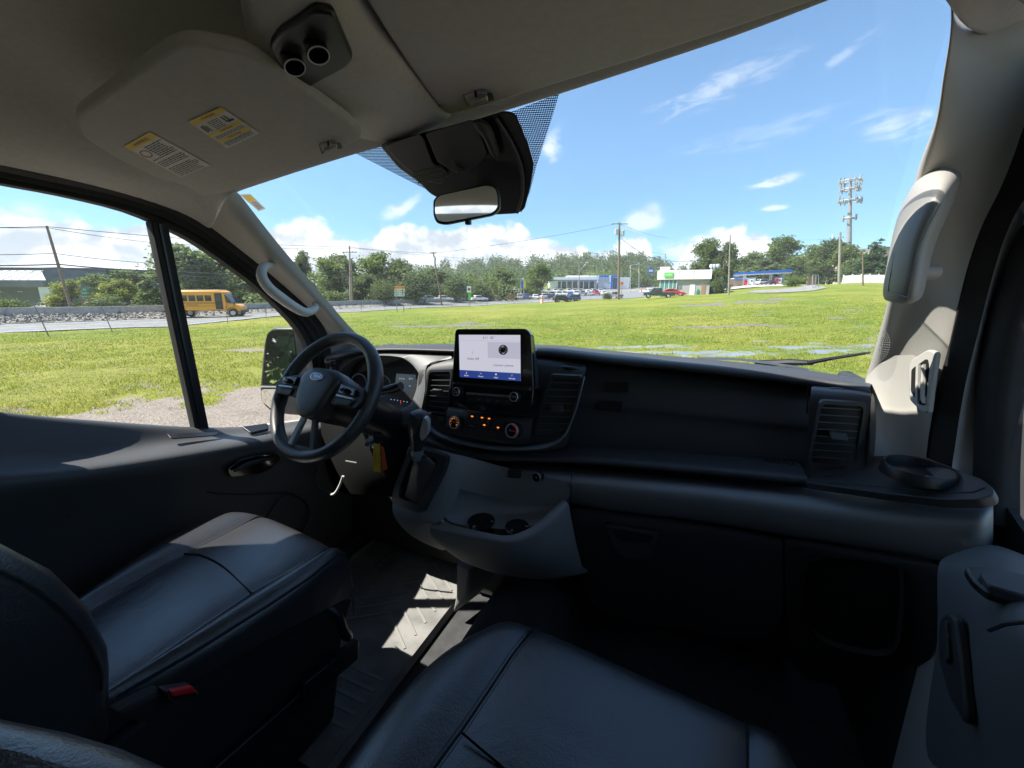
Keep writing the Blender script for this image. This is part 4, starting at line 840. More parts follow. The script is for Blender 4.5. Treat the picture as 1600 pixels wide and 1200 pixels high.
def smoothpts(pts, n):
    """Catmull-Rom through the points"""
    P_ = [Vector(p) for p in pts]; P_ = [P_[0]*2-P_[1]]+P_+[P_[-1]*2-P_[-2]]; out = []
    seg = len(P_)-3
    for i in range(n):
        t = i/(n-1)*seg; k = min(int(t), seg-1); f = t-k; a, b, c, d = P_[k:k+4]
        out.append(.5*((2*b)+(c-a)*f+(2*a-5*b+4*c-d)*f*f+(3*b-a-3*c+d)*f**3))
    return out
# ---------------------------------------------------------------- headliner
HL = [W(356, 306, z=1.31), W(460, 272, z=1.345), W(560, 241, z=1.39), W(700, 203, z=1.425), W(870, 151, z=1.445), W(1000, 109, z=1.435), W(1150, 60, z=1.41), W(1310, 0, z=1.40), W(1400, -42, z=1.385), W(1462, -40, z=1.355), W(1487, 6, z=1.31)]
hl = part('headliner', 'beige-grey cloth roof lining with an overhead console')
NX = 25
def section(front, l0, l1, r1, r0, y=None, zc=1.42, edge=.15):
    pass
front = resample(HL, NX-4)
rowF = [W(330, 358, x=-.865), W(343, 332, x=-.80)] + front + [W(1512, 62, x=.765), W(1620, 64, x=.868)]
def zr(x, zc=1.478): return zc-.05*min(1, abs(x)/.88)**2-.15*min(1, abs(x)/.88)**5
def backrow(yf, L, R, dz=0.):
    out = [L]
    for i in range(1, NX-1):
        x = lerp(L.x+.015, R.x-.015, i/(NX-1)); y = yf if not callable(yf) else yf(x); z = min(zr(x), 9)+dz
        k = min(i, NX-1-i)
        if k == 1: z = lerp((L if i < 5 else R).z, z, .5)
        if k == 2: z = lerp((L if i < 5 else R).z, z, .82)
        out.append(Vector((x, y, z)))
    return out+[R]
up = lambda r, dy, dz: [p+Vector((0, dy, dz)) for p in r]
r1 = up(rowF, -.018, .006); r2 = [W(318, 351, x=-.868), rowF[1]+Vector((0, -.05, .01))]+[p+Vector((0, -.06, .022)) for p in front]+[rowF[-2]+Vector((0, -.05, .01)), rowF[-1]+Vector((0, -.03, .01))]
r3 = [W(285, 333, x=-.87)]+[rowF[1]+Vector((0, -.11, .035))]+[p+Vector((0, -.13, .045)) for p in front]+[rowF[-2]+Vector((0, -.12, .04)), rowF[-1]+Vector((0, -.10, .03))]
Ls = [W(200, 303, x=-.872), W(100, 282, x=-.872), W(0, 260, x=-.872), Vector((-.872, .2, 1.30)), Vector((-.872, -.5, 1.31)), Vector((-.872, -3.3, 1.31))]
Rs = [Vector((.872, .62, 1.28)), Vector((.872, .5, 1.29)), Vector((.872, .36, 1.30)), Vector((.872, .15, 1.31)), Vector((.872, -.5, 1.31)), Vector((.872, -3.3, 1.31))]
rows = [up(rowF, .012, .012), rowF, r1, r2, r3]
for q, (Y, a, b) in enumerate(zip((.50, .40, .30, .1, -.5, -3.3), Ls, Rs)): rows.append(backrow(Y, a, b, dz=0 if q else -.01))
MB().grid(rows, M_head).build('lining', hl, sub=2)
# roof skin above (white, keeps the sun out)
rf = MB(); rf.grid([[Vector((x, y+(0), z)) for x, z in ((-.97, 1.25), (-.93, 1.44), (-.7, 1.53), (0, 1.56), (.7, 1.53), (.93, 1.44), (.97, 1.25))] for y in (.52, 0, -1.6, -3.4)], M_wpaint)
rf.grid([[Vector((x, y, z)) for x, y, z in ((-.9, .83, 1.27), (-.74, .86, 1.335), (-.3, .86, 1.40), (.2, .82, 1.435), (.55, .70, 1.435), (.72, .68, 1.38), (.9, .8, 1.27))], [Vector((x, .5, z)) for x, z in ((-.95, 1.30), (-.85, 1.45), (-.4, 1.54), (.1, 1.56), (.5, 1.54), (.85, 1.46), (.95, 1.30))]], M_wpaint)
rf.build('roof', van, solid=.004, sub=1)
# overhead console bulge between the visors
cl = smoothpts([W(330, -140, z=1.445), W(372, -40, z=1.435), W(385, 75, z=1.420), W(430, 140, z=1.410), W(505, 196, z=1.408), W(590, 222, z=1.408), W(640, 214, z=1.412)], 14)
cr = smoothpts([W(520, -140, z=1.445), W(560, -20, z=1.437), W(590, 45, z=1.428), W(630, 105, z=1.415), W(665, 150, z=1.415), W(692, 178, z=1.415), W(705, 186, z=1.415)], 14)
rows = []
for i, (a, b) in enumerate(zip(cl, cr)):
    f = i/13; dep = .035*(1-f**2.2); rows.append([a, lerp(a, b, .1)-_z*dep*.75, lerp(a, b, .35)-_z*dep*1.1, lerp(a, b, .65)-_z*dep*1.1, lerp(a, b, .88)-_z*dep*.8, b+_z*.004])
rows = [[r[0]+_z*.05 - _r*.0]+r+[r[-1]+_z*.03] for r in rows]
MB().grid(rows, M_head).build('overhead_console', hl, sub=2)
pl = plane3(W(437, 60, z=1.388), W(552, 95, z=1.386), W(480, 140, z=1.380))
pan = px_slab([(421, 76), (437, 53), (490, 17), (521, 21), (553, 94), (540, 108), (505, 126), (482, 139), (462, 139), (432, 98)], _z*.012, M_blk, r=9, plane=pl).build('holder_panel', hl, bevel=.004, label='black twin-socket panel of the overhead console')
dn = pl[1] if pl[1].z < 0 else -pl[1]
m = MB()
for (px, py) in ((461, 106), (498, 87)):
    c = W(px, py, plane=(pl[0]+dn*.016, pl[1])); nd = (CAM-c).normalized()*.55+dn*.6+Vector((0, .3, 0)); nd.normalize()
    m.rev(c-nd*.03, nd, [(.0148, 0), (.0148, .028), (.0138, .030), (.0124, .018), (.001, .016)], M_pblk, seg=30)
    m.ring(c-nd*.0, nd, (0, 0, 1), 0.0142, .0142, .0009, M_slv, seg=30)
m.build('socket', hl)
# microphone grille
c = W(158, 69, z=1.457); n_ = Vector((0, 0, -1)); m = MB(); m.rev(c, n_, [(.021, -.012), (.021, .0), (.019, .002), (.0155, .001)], M_vis, seg=28)
for i in range(-5, 6): m.bar(c+Vector((i*.0026, -.013*math.cos(i*.22), -.004)), c+Vector((i*.0026, .013*math.cos(i*.22), -.004)), .0011, .002, M_blk)
m.build('microphone_grille', hl)
# ---------------------------------------------------------------- sun visors
pv = plane3(W(345, 305, z=1.287), W(560, 214, z=1.348), W(290, 76, z=1.378))
dv = part('sun_visor', 'driver\'s sun visor with two yellow and white warning labels')
px_slab([(117, 184), (285, 64), (392, 84), (545, 190), (566, 214), (556, 223), (500, 243), (345, 304), (316, 308), (292, 291), (240, 277), (180, 247), (130, 216)], _z*.02, M_vis, r=[16, 34, 30, 12, 5, 5, 5, 12, 6, 10, 12, 14, 14], plane=pv).build('pad', dv, bevel=.007, seg=4)
un = pv[1] if pv[1].z < 0 else -pv[1]
def clip(px, py, s, plane, par):
    m = MB(); q = lambda pts, off: [W(px+a*s, py+b*s, plane=(plane[0]+un*off, plane[1])) for a, b in pts]
    m.slab(q([(-24, -6), (-4, -13), (22, -9), (26, 2), (0, 6), (-18, 14)], .001), _z*.006, M_blk); m.slab(q([(-22, -5), (-6, -10), (-4, 2), (-16, 8)], .004), _z*.006, M_bei); m.slab(q([(-14, 8), (12, -2), (16, 4), (-10, 14)], .010), _z*.008, M_bei)
    m.slab(q([(-2, -9), (14, -8), (12, 0), (0, 3)], .008), _z*.006, M_dslv); m.build('clip', par, bevel=.0012)
clip(516, 231, .75, pv, dv)
def decal(corners, plane, off=.0012):
    """corners TL TR BR BL in pixels -> function (u,v) -> 3-D point on the plane lifted towards the viewer"""
    Q = [W(a, b, plane=(plane[0]+un*off, plane[1])) for a, b in corners]
    return lambda u, v, o=0.: lerp(lerp(Q[0], Q[1], u), lerp(Q[3], Q[2], u), v)+un*o
def rect(mb, q, u0, v0, u1, v1, m, o=0.): mb.face([q(u0, v0, o), q(u1, v0, o), q(u1, v1, o), q(u0, v1, o)], m)
# sticker 1 : left, text runs across the short side
q = decal([(193, 229), (234, 206), (328, 258), (283, 277)], pv)   # u 0->1 across the top (yellow) edge
m = MB(); rect(m, q, 0, 0, 1, 1, LBL); rect(m, q, 0, 0, 1, .13, YEL, .0003); m.build('warning_label', dv, smooth=0)
m = MB(); ux = (q(1, 0)-q(0, 0)); uy = -(q(0, 1)-q(0, 0)).normalized()*ux.length; m.text('WARNING', q(.5, .065, .0006), ux.normalized(), uy.normalized(), .0105, INK)
rs = random.Random(2)
for i in range(21):
    v = .17+i*.039; u0 = .36 if i < 7 else .06; u1 = rs.uniform(.78, .96)
    if i in (8, 13): continue
    u = u0
    while u < u1: w = rs.uniform(.04, .13); rect(m, q, u, v, min(u+w, u1), v+.017, INK, .0005); u += w+.02
cc = q(.18, .27, .0006); N = 20; 
for i in range(N): a0, a1 = 6.283*i/N, 6.283*(i+1)/N; m.face([q(.18+.14*math.cos(a0), .28+.09*math.sin(a0), .0006), q(.18+.14*math.cos(a1), .28+.09*math.sin(a1), .0006), q(.18+.11*math.cos(a1), .28+.07*math.sin(a1), .0006), q(.18+.11*math.cos(a0), .28+.07*math.sin(a0), .0006)], REDI)
m.build('label_print', dv, smooth=0)
q = decal([(294, 190), (345, 167), (406, 208), (355, 232)], pv)
m = MB(); rect(m, q, 0, 0, 1, 1, LBL); 
for a, b in ((0, .14), (.46, .57), (.70, .80)): rect(m, q, 0, a, 1, b, YEL, .0003)
m.build('warning_label', dv, smooth=0); m = MB(); ux = (q(1, 0)-q(0, 0)).normalized(); uy = (q(0, 0)-q(0, 1)).normalized()
for v, tx in ((.07, 'WARNING'), (.515, 'CAUTION'), (.75, 'ROLLOVER')): m.text(tx, q(.52, v, .0006), ux, uy, .0075, INK)
for (v0, n, a, b) in ((.19, 6, .34, .64), (.60, 2, .08, .92), (.83, 3, .1, .9)):
    for i in range(n):
        u = a; v = v0+i*.045
        while u < b: w = rs.uniform(.04, .12); rect(m, q, u, v, min(b, u+w), v+.018, INK, .0005); u += w+.02
for (a, b, c, d) in ((.08, .22, .12, .42), (.14, .2, .18, .4), (.2, .24, .23, .42), (.72, .2, .76, .38), (.76, .34, .92, .40), (.80, .2, .84, .36)): rect(m, q, a, b, c, d, INK, .0005)
m.build('label_print', dv, smooth=0)
pv2 = plane3(W(690, 176, z=1.425), W(1290, -2, z=1.402), W(575, 0, z=1.424))
pvr = part('sun_visor', 'plain passenger sun visor without labels')
px_slab([(560, -90), (572, 0), (600, 45), (640, 105), (688, 172), (706, 181), (760, 165), (1000, 92), (1150, 44), (1300, -6), (1440, -80), (1400, -160), (800, -200)], _z*.02, M_vis, r=[5, 8, 3, 3, 8, 8, 3, 3, 3, 3, 20, 20, 20], plane=pv2).build('pad', pvr, bevel=.006, seg=3)
un = pv2[1] if pv2[1].z < 0 else -pv2[1]; clip(747, 155, 1., pv2, pvr)
# ---------------------------------------------------------------- windscreen
ws = part('windscreen', 'wide windscreen')
base = [W(549, 541, y=1.36), W(700, 537, y=1.50), W(835, 538, y=1.55), W(1000, 548, y=1.55), W(1150, 562, y=1.50), W(1352, 592, y=1.24)]
bs = resample(base, 15); ts = resample([W(360, 303, z=1.318)]+[p+Vector((0, .02, .012)) for p in HL[1:-1]]+[W(1489, 16, z=1.32)], 15)
rows = []
for j in range(7):
    f = j/6; rows.append([lerp(a, b, f)+Vector((0, .045*math.sin(math.pi*f), .03*math.sin(math.pi*f))) for a, b in zip(ts, bs)])
MB().grid(rows, GL).build('glass', ws, smooth=180)
def wsp(px, py, off=0.):
    """point on the windscreen near this pixel (bilinear plane fit)"""
    a, b, c = W(560, 241, z=1.40), W(1150, 60, z=1.422), W(835, 538, y=1.55); pl_ = plane3(a, b, c); n = pl_[1] if pl_[1].y < 0 else -pl_[1]
    return W(px, py, plane=(pl_[0]+n*(off-.03), pl_[1]))
# dotted black border of the glass round the mirror
fm = bpy.data.materials.new('frit dots'); fm.use_nodes = True; t = NT(fm.node_tree); t.n.remove(t.n['Principled BSDF'])
co = t.node('ShaderNodeTexCoord', 3); sx_ = t.n.new('ShaderNodeSeparateXYZ'); t.l.new(co, sx_.inputs[0]); cb_ = t.n.new('ShaderNodeCombineXYZ'); t.l.new(sx_.outputs[0], cb_.inputs[0]); t.l.new(t.math('MULTIPLY', sx_.outputs[1], 1.17), cb_.inputs[1])
v = t.n.new('ShaderNodeTexVoronoi'); v.voronoi_dimensions = '2D'; v.inputs['Randomness'].default_value = 0; v.inputs['Scale'].default_value = 260; t.l.new(cb_.outputs[0], v.inputs['Vector'])
hole = t.math('LESS_THAN', v.outputs[0], .34); d = t.node('ShaderNodeBsdfDiffuse', i0=(.01, .01, .012)); tr = t.node('ShaderNodeBsdfTransparent')
mx = t.n.new('ShaderNodeMixShader'); t.l.new(hole, mx.inputs[0]); t.l.new(d, mx.inputs[1]); t.l.new(tr, mx.inputs[2]); t.l.new(mx.outputs[0], t.n['Material Output'].inputs[0])
m = MB(); m.face([wsp(*p) for p in ((556, 240), (600, 224), (700, 250), (680, 303), (640, 283))], fm); m.face([wsp(*p) for p in ((790, 178), (874, 146), (862, 185), (838, 260), (828, 300), (815, 332), (790, 300))], fm)
m.build('dotted_border', ws, smooth=0)
m = MB(); st = [wsp(a, b, .004) for a, b in ((374, 304), (391, 303), (415, 326), (404, 330))]; q = lambda u, v, o=0.: lerp(lerp(st[0], st[1], u), lerp(st[3], st[2], u), v)+(CAM-st[0]).normalized()*o
m.face([q(0, 0), q(1, 0), q(1, 1), q(0, 1)], LBL); m.face([q(.1, .08, .001), q(.95, .08, .001), q(.95, .42, .001), q(.1, .42, .001)], YEL)
for i in range(5): m.face([q(.2, .5+i*.09, .001), q(.8, .5+i*.09, .001), q(.8, .53+i*.09, .001), q(.2, .53+i*.09, .001)], INK)
m.build('inspection_sticker', ws, smooth=0, label='small white and yellow sticker in the upper left corner of the windscreen')
# ---------------------------------------------------------------- mirror housing and rear-view mirror
mm = part('mirror_housing', 'black housing behind the rear-view mirror')
hp = [(592, 226), (640, 212), (700, 197), (745, 186), (790, 172), (806, 176), (826, 225), (835, 255), (830, 290), (820, 328), (808, 334), (770, 336), (720, 320), (690, 312), (672, 303), (655, 285), (622, 262)]
pt_ = lambda off: [wsp(a, b, off) for a, b in rnd(hp, 8, 3)]
nn_ = (wsp(700, 250, 0)-wsp(700, 250, .1)).normalized()
MB().slab(pt_(.075), nn_*.075, M_blk).build('cover', mm, bevel=.016, seg=4)
m = MB(); cp_ = [wsp(a, b, .085) for a, b in rnd([(600, 228), (655, 208), (662, 215), (676, 255), (700, 268), (690, 288), (660, 282), (628, 258)], 6)]; m.slab(cp_, nn_*.03, M_blk)
cp_ = [wsp(a, b, .085) for a, b in rnd([(664, 208), (738, 186), (748, 200), (762, 240), (745, 262), (712, 270), (684, 254), (672, 225)], 6)]; m.slab(cp_, nn_*.03, M_blk); m.build('vent_cover', mm, bevel=.006, seg=3)
m = MB()
for (x0, y0, x1, y1, n) in ((645, 270, 690, 258, 6), (708, 252, 752, 241, 6)):
    for i in range(n):
        a = W(x0+i*1.6, y0+i*3.2, plane=(wsp(700, 250, .088), nn_)); b = W(x1+i*2.4, y1+i*3.2, plane=(wsp(700, 250, .088), nn_)); m.bar(a, b, .0022, .002, M_dash if i % 2 else M_dash2)
m.build('cooling_slots', mm)
m = MB(); m.tube(smoothpts([wsp(a, b, .088) for a, b in ((742, 190), (760, 205), (772, 235), (778, 250))], 10), [.006, .010, .013, .013, .012, .011, .010, .008, .005, .002], M_dash, seg=10)
m.tube(smoothpts([wsp(a, b, .08) for a, b in ((775, 185), (800, 225), (815, 265), (816, 305), (808, 332))], 14), .004, M_dash, seg=8); m.build('trim_ridge', mm)
rv = part('rear_view_mirror', 'rear-view mirror in a dark frame'); c = W(728, 318, y=.87)
ax = (W(778, 306, y=.82)-W(678, 330, y=.80)).normalized(); q0 = [(676, 312), (684, 304), (762, 286), (776, 289), (781, 303), (781, 326), (770, 336), (695, 351), (681, 349), (676, 336)]
pm_ = (W(728, 318, y=.87), Vector((.47, -1.86, -.13)).normalized())
nb = pm_[1] if pm_[1].y > 0 else -pm_[1]
px_slab(q0, nb*.022, M_blk, r=6, plane=pm_).build('frame', rv, bevel=.005, seg=3)
cx_, cy_ = 729, 318; q1 = [(cx_+(a-cx_)*.93, cy_+(b-cy_)*.88) for a, b in q0]
mir = mat('mirror', (.80, .83, .82), rough=.02, metal=1.); q2 = rnd(q1, 6); MB().face([W(a, b, plane=(pm_[0]-nb*.0022, pm_[1])) for a, b in q2], mir).build('mirror_glass', rv, smooth=0)
MB().box(W(729, 349, y=.87)+Vector((0, .008, .004)), (.012, .012, .012), M_blk).build('dip_lever', rv, bevel=.002)
MB().tube([c+nb*.015, c+nb*.05, wsp(745, 300, .05)], [.014, .011, .02], M_blk).build('mirror_arm', rv)
# ---------------------------------------------------------------- left pillar with grab handle
lp = part('pillar_trim', 'left windscreen pillar in beige plastic with a light grab handle')
ga = smoothpts([W(358, 303, z=1.308), W(372, 318, x=-.735), W(402, 356, x=-.745), W(440, 402, x=-.76), W(480, 447, x=-.775), W(518, 490, x=-.79), W(543, 518, x=-.80), W(566, 540, x=-.81)], 18)
gb_ = smoothpts([W(343, 331, x=-.80), W(360, 352, x=-.80), W(395, 385, x=-.80), W(430, 420, x=-.805), W(470, 455, x=-.81), W(505, 490, x=-.82), W(525, 515, x=-.83), W(545, 545, x=-.84)], 18)
gc = smoothpts([W(329, 358, x=-.868), W(352, 374, x=-.868), W(388, 402, x=-.87), W(425, 432, x=-.872), W(465, 468, x=-.874), W(492, 496, x=-.876), W(508, 522, x=-.878), W(514, 556, x=-.88)], 18)
rows = [[a+Vector((.0, .02, .012)), a, lerp(a, b, .5)+Vector((.012, -.01, .0)), b, lerp(b, c, .5)+Vector((.0, 0, 0)), c, c+Vector((-.02, 0, 0))] for a, b, c in zip(ga, gb_, gc)]
MB().grid(rows, M_bei).build('cover', lp, sub=1)
gh = smoothpts([W(424, 414, x=-.80), W(412, 417, x=-.785), W(409, 432, x=-.775), W(420, 450, x=-.77), W(440, 466, x=-.77), W(460, 480, x=-.772), W(478, 488, x=-.78), W(492, 482, x=-.795), W(492, 474, x=-.81)], 26)
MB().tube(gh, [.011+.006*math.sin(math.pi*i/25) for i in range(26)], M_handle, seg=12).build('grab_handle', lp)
# ---------------------------------------------------------------- left door
ld = part('front_door', 'driver\'s door with dark trim')
o1 = [(-260, 215), (-100, 236), (0, 259), (100, 280), (200, 302), (285, 332), (330, 357), (388, 401), (425, 431), (465, 467), (492, 495), (508, 521), (516, 560), (520, 610)]
i1 = [(-260, 240), (-100, 262), (0, 286), (100, 305), (200, 330), (270, 360), (312, 383), (365, 420), (400, 447), (438, 483), (465, 513), (482, 545), (490, 580), (494, 620)]
A = smoothpts([W(*p, x=-.872) for p in o1], 40); B_ = smoothpts([W(*p, x=-.90) for p in i1], 40)
rows = [[a+Vector((.01, 0, .0)), lerp(a, b, .25)+Vector((.006, 0, 0)), lerp(a, b, .3)+Vector((-.006, 0, 0)), lerp(a, b, .6)+Vector((-.002, 0, 0)), lerp(a, b, .64)+Vector((-.012, 0, 0)), b, b+Vector((-.03, 0, 0)), b+Vector((-.035, 0, .04))] for a, b in zip(A, B_)]
MB().grid(rows, M_rub).build('window_frame', ld)
MB().slab(P((236, 345), (262, 345), (328, 672), (306, 672), x=-.895), (-.03, 0, 0), M_rub).build('window_divider', ld, bevel=.004)
MB().slab(P((248, 350), (252, 350), (317, 668), (313, 668), x=-.892), (-.01, 0, 0), M_blk).build('divider_channel', ld)
g = [B_[i]+Vector((-.012, 0, 0)) for i in range(0, 40, 3)]; rows = [g, [Vector((-.915, p.y, .55)) for p in g]]; MB().grid(rows, GL).build('window_glass', ld, smooth=0)
# trim surface, rows of (px,py,x) from belt to floor; columns run rear -> front
def R3(*pts): return [W(a, b, x=x) for a, b, x in pts]
rows = [
 R3((-420, 600, -.905), (-150, 627, -.905), (0, 645, -.905), (110, 654, -.905), (250, 665, -.905), (330, 669, -.905), (400, 666, -.905), (450, 660, -.905), (500, 652, -.905), (545, 645, -.905)),
 R3((-420, 590, -.885), (-150, 618, -.885), (0, 643, -.885), (110, 656, -.885), (250, 668, -.885), (330, 672, -.885), (400, 668, -.885), (450, 661, -.885), (500, 652, -.885), (545, 645, -.885)),
 R3((-420, 615, -.868), (-150, 640, -.868), (0, 668, -.868), (110, 684, -.866), (250, 688, -.860), (330, 685, -.855), (400, 677, -.855), (450, 668, -.86), (500, 660, -.86), (545, 650, -.86)),
 R3((-420, 700, -.86), (-150, 705, -.856), (0, 712, -.852), (110, 722, -.848), (215, 703, -.83), (320, 692, -.80), (400, 682, -.79), (450, 674, -.80), (500, 664, -.82), (545, 655, -.83)),
 R3((-420, 760, -.80), (-150, 745, -.79), (0, 736, -.78), (90, 731, -.775), (215, 716, -.765), (320, 702, -.76), (400, 690, -.76), (450, 681, -.775), (500, 672, -.80), (545, 660, -.82)),
 R3((-420, 790, -.78), (-150, 765, -.765), (0, 752, -.755), (105, 742, -.75), (235, 725, -.748), (330, 710, -.746), (410, 698, -.75), (455, 690, -.765), (505, 682, -.79), (550, 680, -.82)),
 R3((-420, 830, -.785), (-150, 800, -.77), (0, 776, -.762), (105, 762, -.758), (235, 743, -.755), (330, 728, -.755), (410, 716, -.758), (455, 706, -.77), (505, 700, -.79), (550, 700, -.82)),
 R3((-420, 1000, -.80), (-150, 900, -.80), (0, 850, -.80), (110, 805, -.80), (235, 778, -.795), (330, 760, -.795), (410, 750, -.795), (455, 745, -.80), (505, 740, -.80), (550, 740, -.82)),
 R3((-420, 1400, -.80), (-150, 1100, -.80), (0, 1000, -.805), (120, 950, -.80), (235, 900, -.80), (330, 860, -.80), (410, 835, -.80), (455, 825, -.80), (505, 815, -.80), (550, 810, -.82)),
]
y_ = [p.y for p in rows[-1]]; rows.append([Vector((-.81, y, .0)) for y in y_])
MB().grid(rows, M_door).build('trim_panel', ld, sub=2)
px_slab([(260, 677), (344, 675), (338, 680), (268, 685)], (0, 0, -.003), M_blk, r=4, plane=plane3(W(253, 673, x=-.862), W(350, 671, x=-.857), W(300, 690, x=-.80))).build('ledge_recess_plate', ld, bevel=.001)  # flat black plate, its colour standing in for a shaded recess
px_slab([(378, 666), (418, 661), (420, 670), (392, 676)], (0, 0, -.008), M_blk, r=3, plane=plane3(W(378, 664, x=-.862), W(420, 660, x=-.862), W(400, 680, x=-.79))).build('window_switch', ld, bevel=.002)
pd = plane3(W(357, 728, x=-.752), W(440, 712, x=-.758), W(362, 745, x=-.76)); nin = pd[1] if pd[1].x > 0 else -pd[1]
px_slab([(355, 734), (372, 720), (405, 711), (432, 708), (440, 716), (425, 732), (405, 741), (360, 746)], -nin*.01, M_pblk, r=5, plane=(pd[0]+nin*.006, pd[1])).build('handle_recess', ld, bevel=.002)
MB().tube(smoothpts([W(a, b, x=-.742) for a, b in ((366, 736), (385, 726), (410, 719), (428, 716))], 8), [.004, .006, .007, .007, .007, .006, .005, .004], M_blk).build('release_lever', ld)
MB().tube(smoothpts([W(a, b, x=-.788) for a, b in ((108, 808), (112, 803), (200, 778), (292, 756), (308, 757), (330, 770), (400, 773), (450, 770), (478, 785), (483, 805), (470, 830))], 40), .0022, M_dash2, seg=6).build('panel_groove', ld)
MB().tube(smoothpts([W(a, b, x=-.786) for a, b in ((410, 832), (414, 812), (438, 778), (455, 773), (478, 786), (482, 806), (470, 835))], 24), .003, M_blk, seg=6).build('speaker_rim', ld)
# ---------------------------------------------------------------- dashboard
da = part('dashboard', 'black dashboard running the full width of the cab')
# top pad : lip -> back to the glass; columns px
lipp = [(506, 560, 1.17), (520, 551, 1.17), (560, 545, 1.16), (640, 543, 1.13), (700, 543, 1.12), (770, 544, 1.11), (835, 545, 1.10), (880, 548, 1.10), (940, 557, 1.10), (1000, 562, 1.10), (1100, 571, 1.10), (1180, 580, 1.10), (1250, 588, 1.08), (1310, 596, 1.05), (1345, 601, 1.02), (1362, 606, 1.0)]
lip = [W(a, b, y=y) for a, b, y in lipp]
farp = [(516, 553, 1.27), (535, 546, 1.32), (565, 541, 1.36), (640, 538, 1.44), (700, 537, 1.49), (770, 537.5, 1.53), (835, 538, 1.55), (880, 539, 1.55), (940, 546, 1.54), (1000, 551, 1.53), (1100, 560, 1.50), (1180, 567, 1.47), (1250, 576, 1.40), (1310, 585, 1.32), (1345, 590, 1.25), (1362, 596, 1.2)]
far = [W(a, b, y=y) for a, b, y in farp]
rows = [[p+Vector((0, .05, -.15)) for p in far], far]
for f in (.75, .5, .25): rows.append([lerp(a, b, f)+_z*(.004*math.sin(math.pi*f)) for a, b in zip(lip, far)])
rows += [[p+Vector((0, .012, .002)) for p in lip], [p+Vector((0, -.002, -.006)) for p in lip], [p+Vector((0, .0, -.018)) for p in lip], [p+Vector((0, .02, -.024)) for p in lip], [p+Vector((0, .07, -.026)) for p in lip]]
MB().grid(rows, M_dash).build('top_pad', da, sub=2)
def quilt(name, rows, m, parent, sub=2, **k):
    R_ = []
    for r in rows: R_.append([W(a, b, y=y) for a, b, y in r])
    return MB().grid(R_, m).build(name, parent, sub=sub, **k)
# passenger side face below the lip: airbag / upper glove panel
cols = [842, 880, 930, 1000, 1080, 1160, 1230, 1268]
t_ = [(552, 1.15), (556, 1.15), (565, 1.15), (573, 1.15), (582, 1.145), (592, 1.14), (600, 1.12), (604, 1.09)]
b_ = [(712, 1.09), (712, 1.09), (716, 1.09), (721, 1.09), (729, 1.085), (737, 1.07), (743, 1.05), (746, 1.03)]
rows = []
for f, dy in ((0, .05), (.03, .004), (.30, -.008), (.46, -.012), (.485, .0), (.75, .0), (1., .01), (1.05, .06)):
    rows.append([(c+(a[0]-a[0])*0, lerp(a[0], b[0], f), lerp(a[1], b[1], min(1, f))+dy) for c, a, b in zip(cols, t_, b_)])
quilt('airbag_panel', rows, M_dash2, da)
def ylabel(txt, px, py, y, size, m, par, name='lettering', sh=0., ux=None):
    o = W(px, py, y=y); ux = ux or (W(px+10, py+1.1, y=y)-o).normalized(); return MB().text(txt, o, ux, (0, 0, 1), size, m, shear=sh).build(name, par, smooth=0)
ylabel('AIRBAG', 1217, 721, 1.035, .017, DTXT, da)
for qd in (((945, 598), (982, 597), (981, 613), (944, 612)), ((936, 626), (973, 628), (971, 644), (935, 641))):
    px_slab(qd, (0, .004, 0), mat('velcro', (.008, .008, .008), rough=1., bump=1., bscale=900, bdist=.001), y=1.112 if qd[0][1] < 620 else 1.104).build('velcro_patch', da, smooth=0)
MB().tube([W(a, b, y=1.07) for a, b in ((1262, 604), (1261, 640), (1259, 690), (1257, 742))], .0012, M_sew, seg=5).build('panel_seam', da)
MB().tube([W(a, b, y=y) for a, b, y in ((920, 572, 1.115), (905, 620, 1.10), (893, 665, 1.08), (884, 712, 1.06))], .0012, M_sew, seg=5).build('panel_seam', da)
# small round lid levers along the top
for (px, py, w, y) in ((890, 575, 20, 1.09), (1312, 614, 22, 1.02), (790, 575, 16, 1.09), (745, 0, 0, 0)):
    if not w: continue
    c = W(px, py, y=y); m = MB(); rw = (W(px+w, py, y=y)-c).length
    m.slab(P(*[(px+w*1.25*math.cos(a), py+7*math.sin(a)+w*.12*math.cos(a)) for a in [6.283*i/20 for i in range(20)]], y=y), (0, .01, 0), M_blk)
    m.tube([c+Vector((-rw*.8, -.004, .001)), c+Vector((0, -.012, .002)), c+Vector((rw*.8, -.004, -.001))], [.003, .0055, .003], M_pblk, seg=10); m.build('lid_lever', da, bevel=.001)
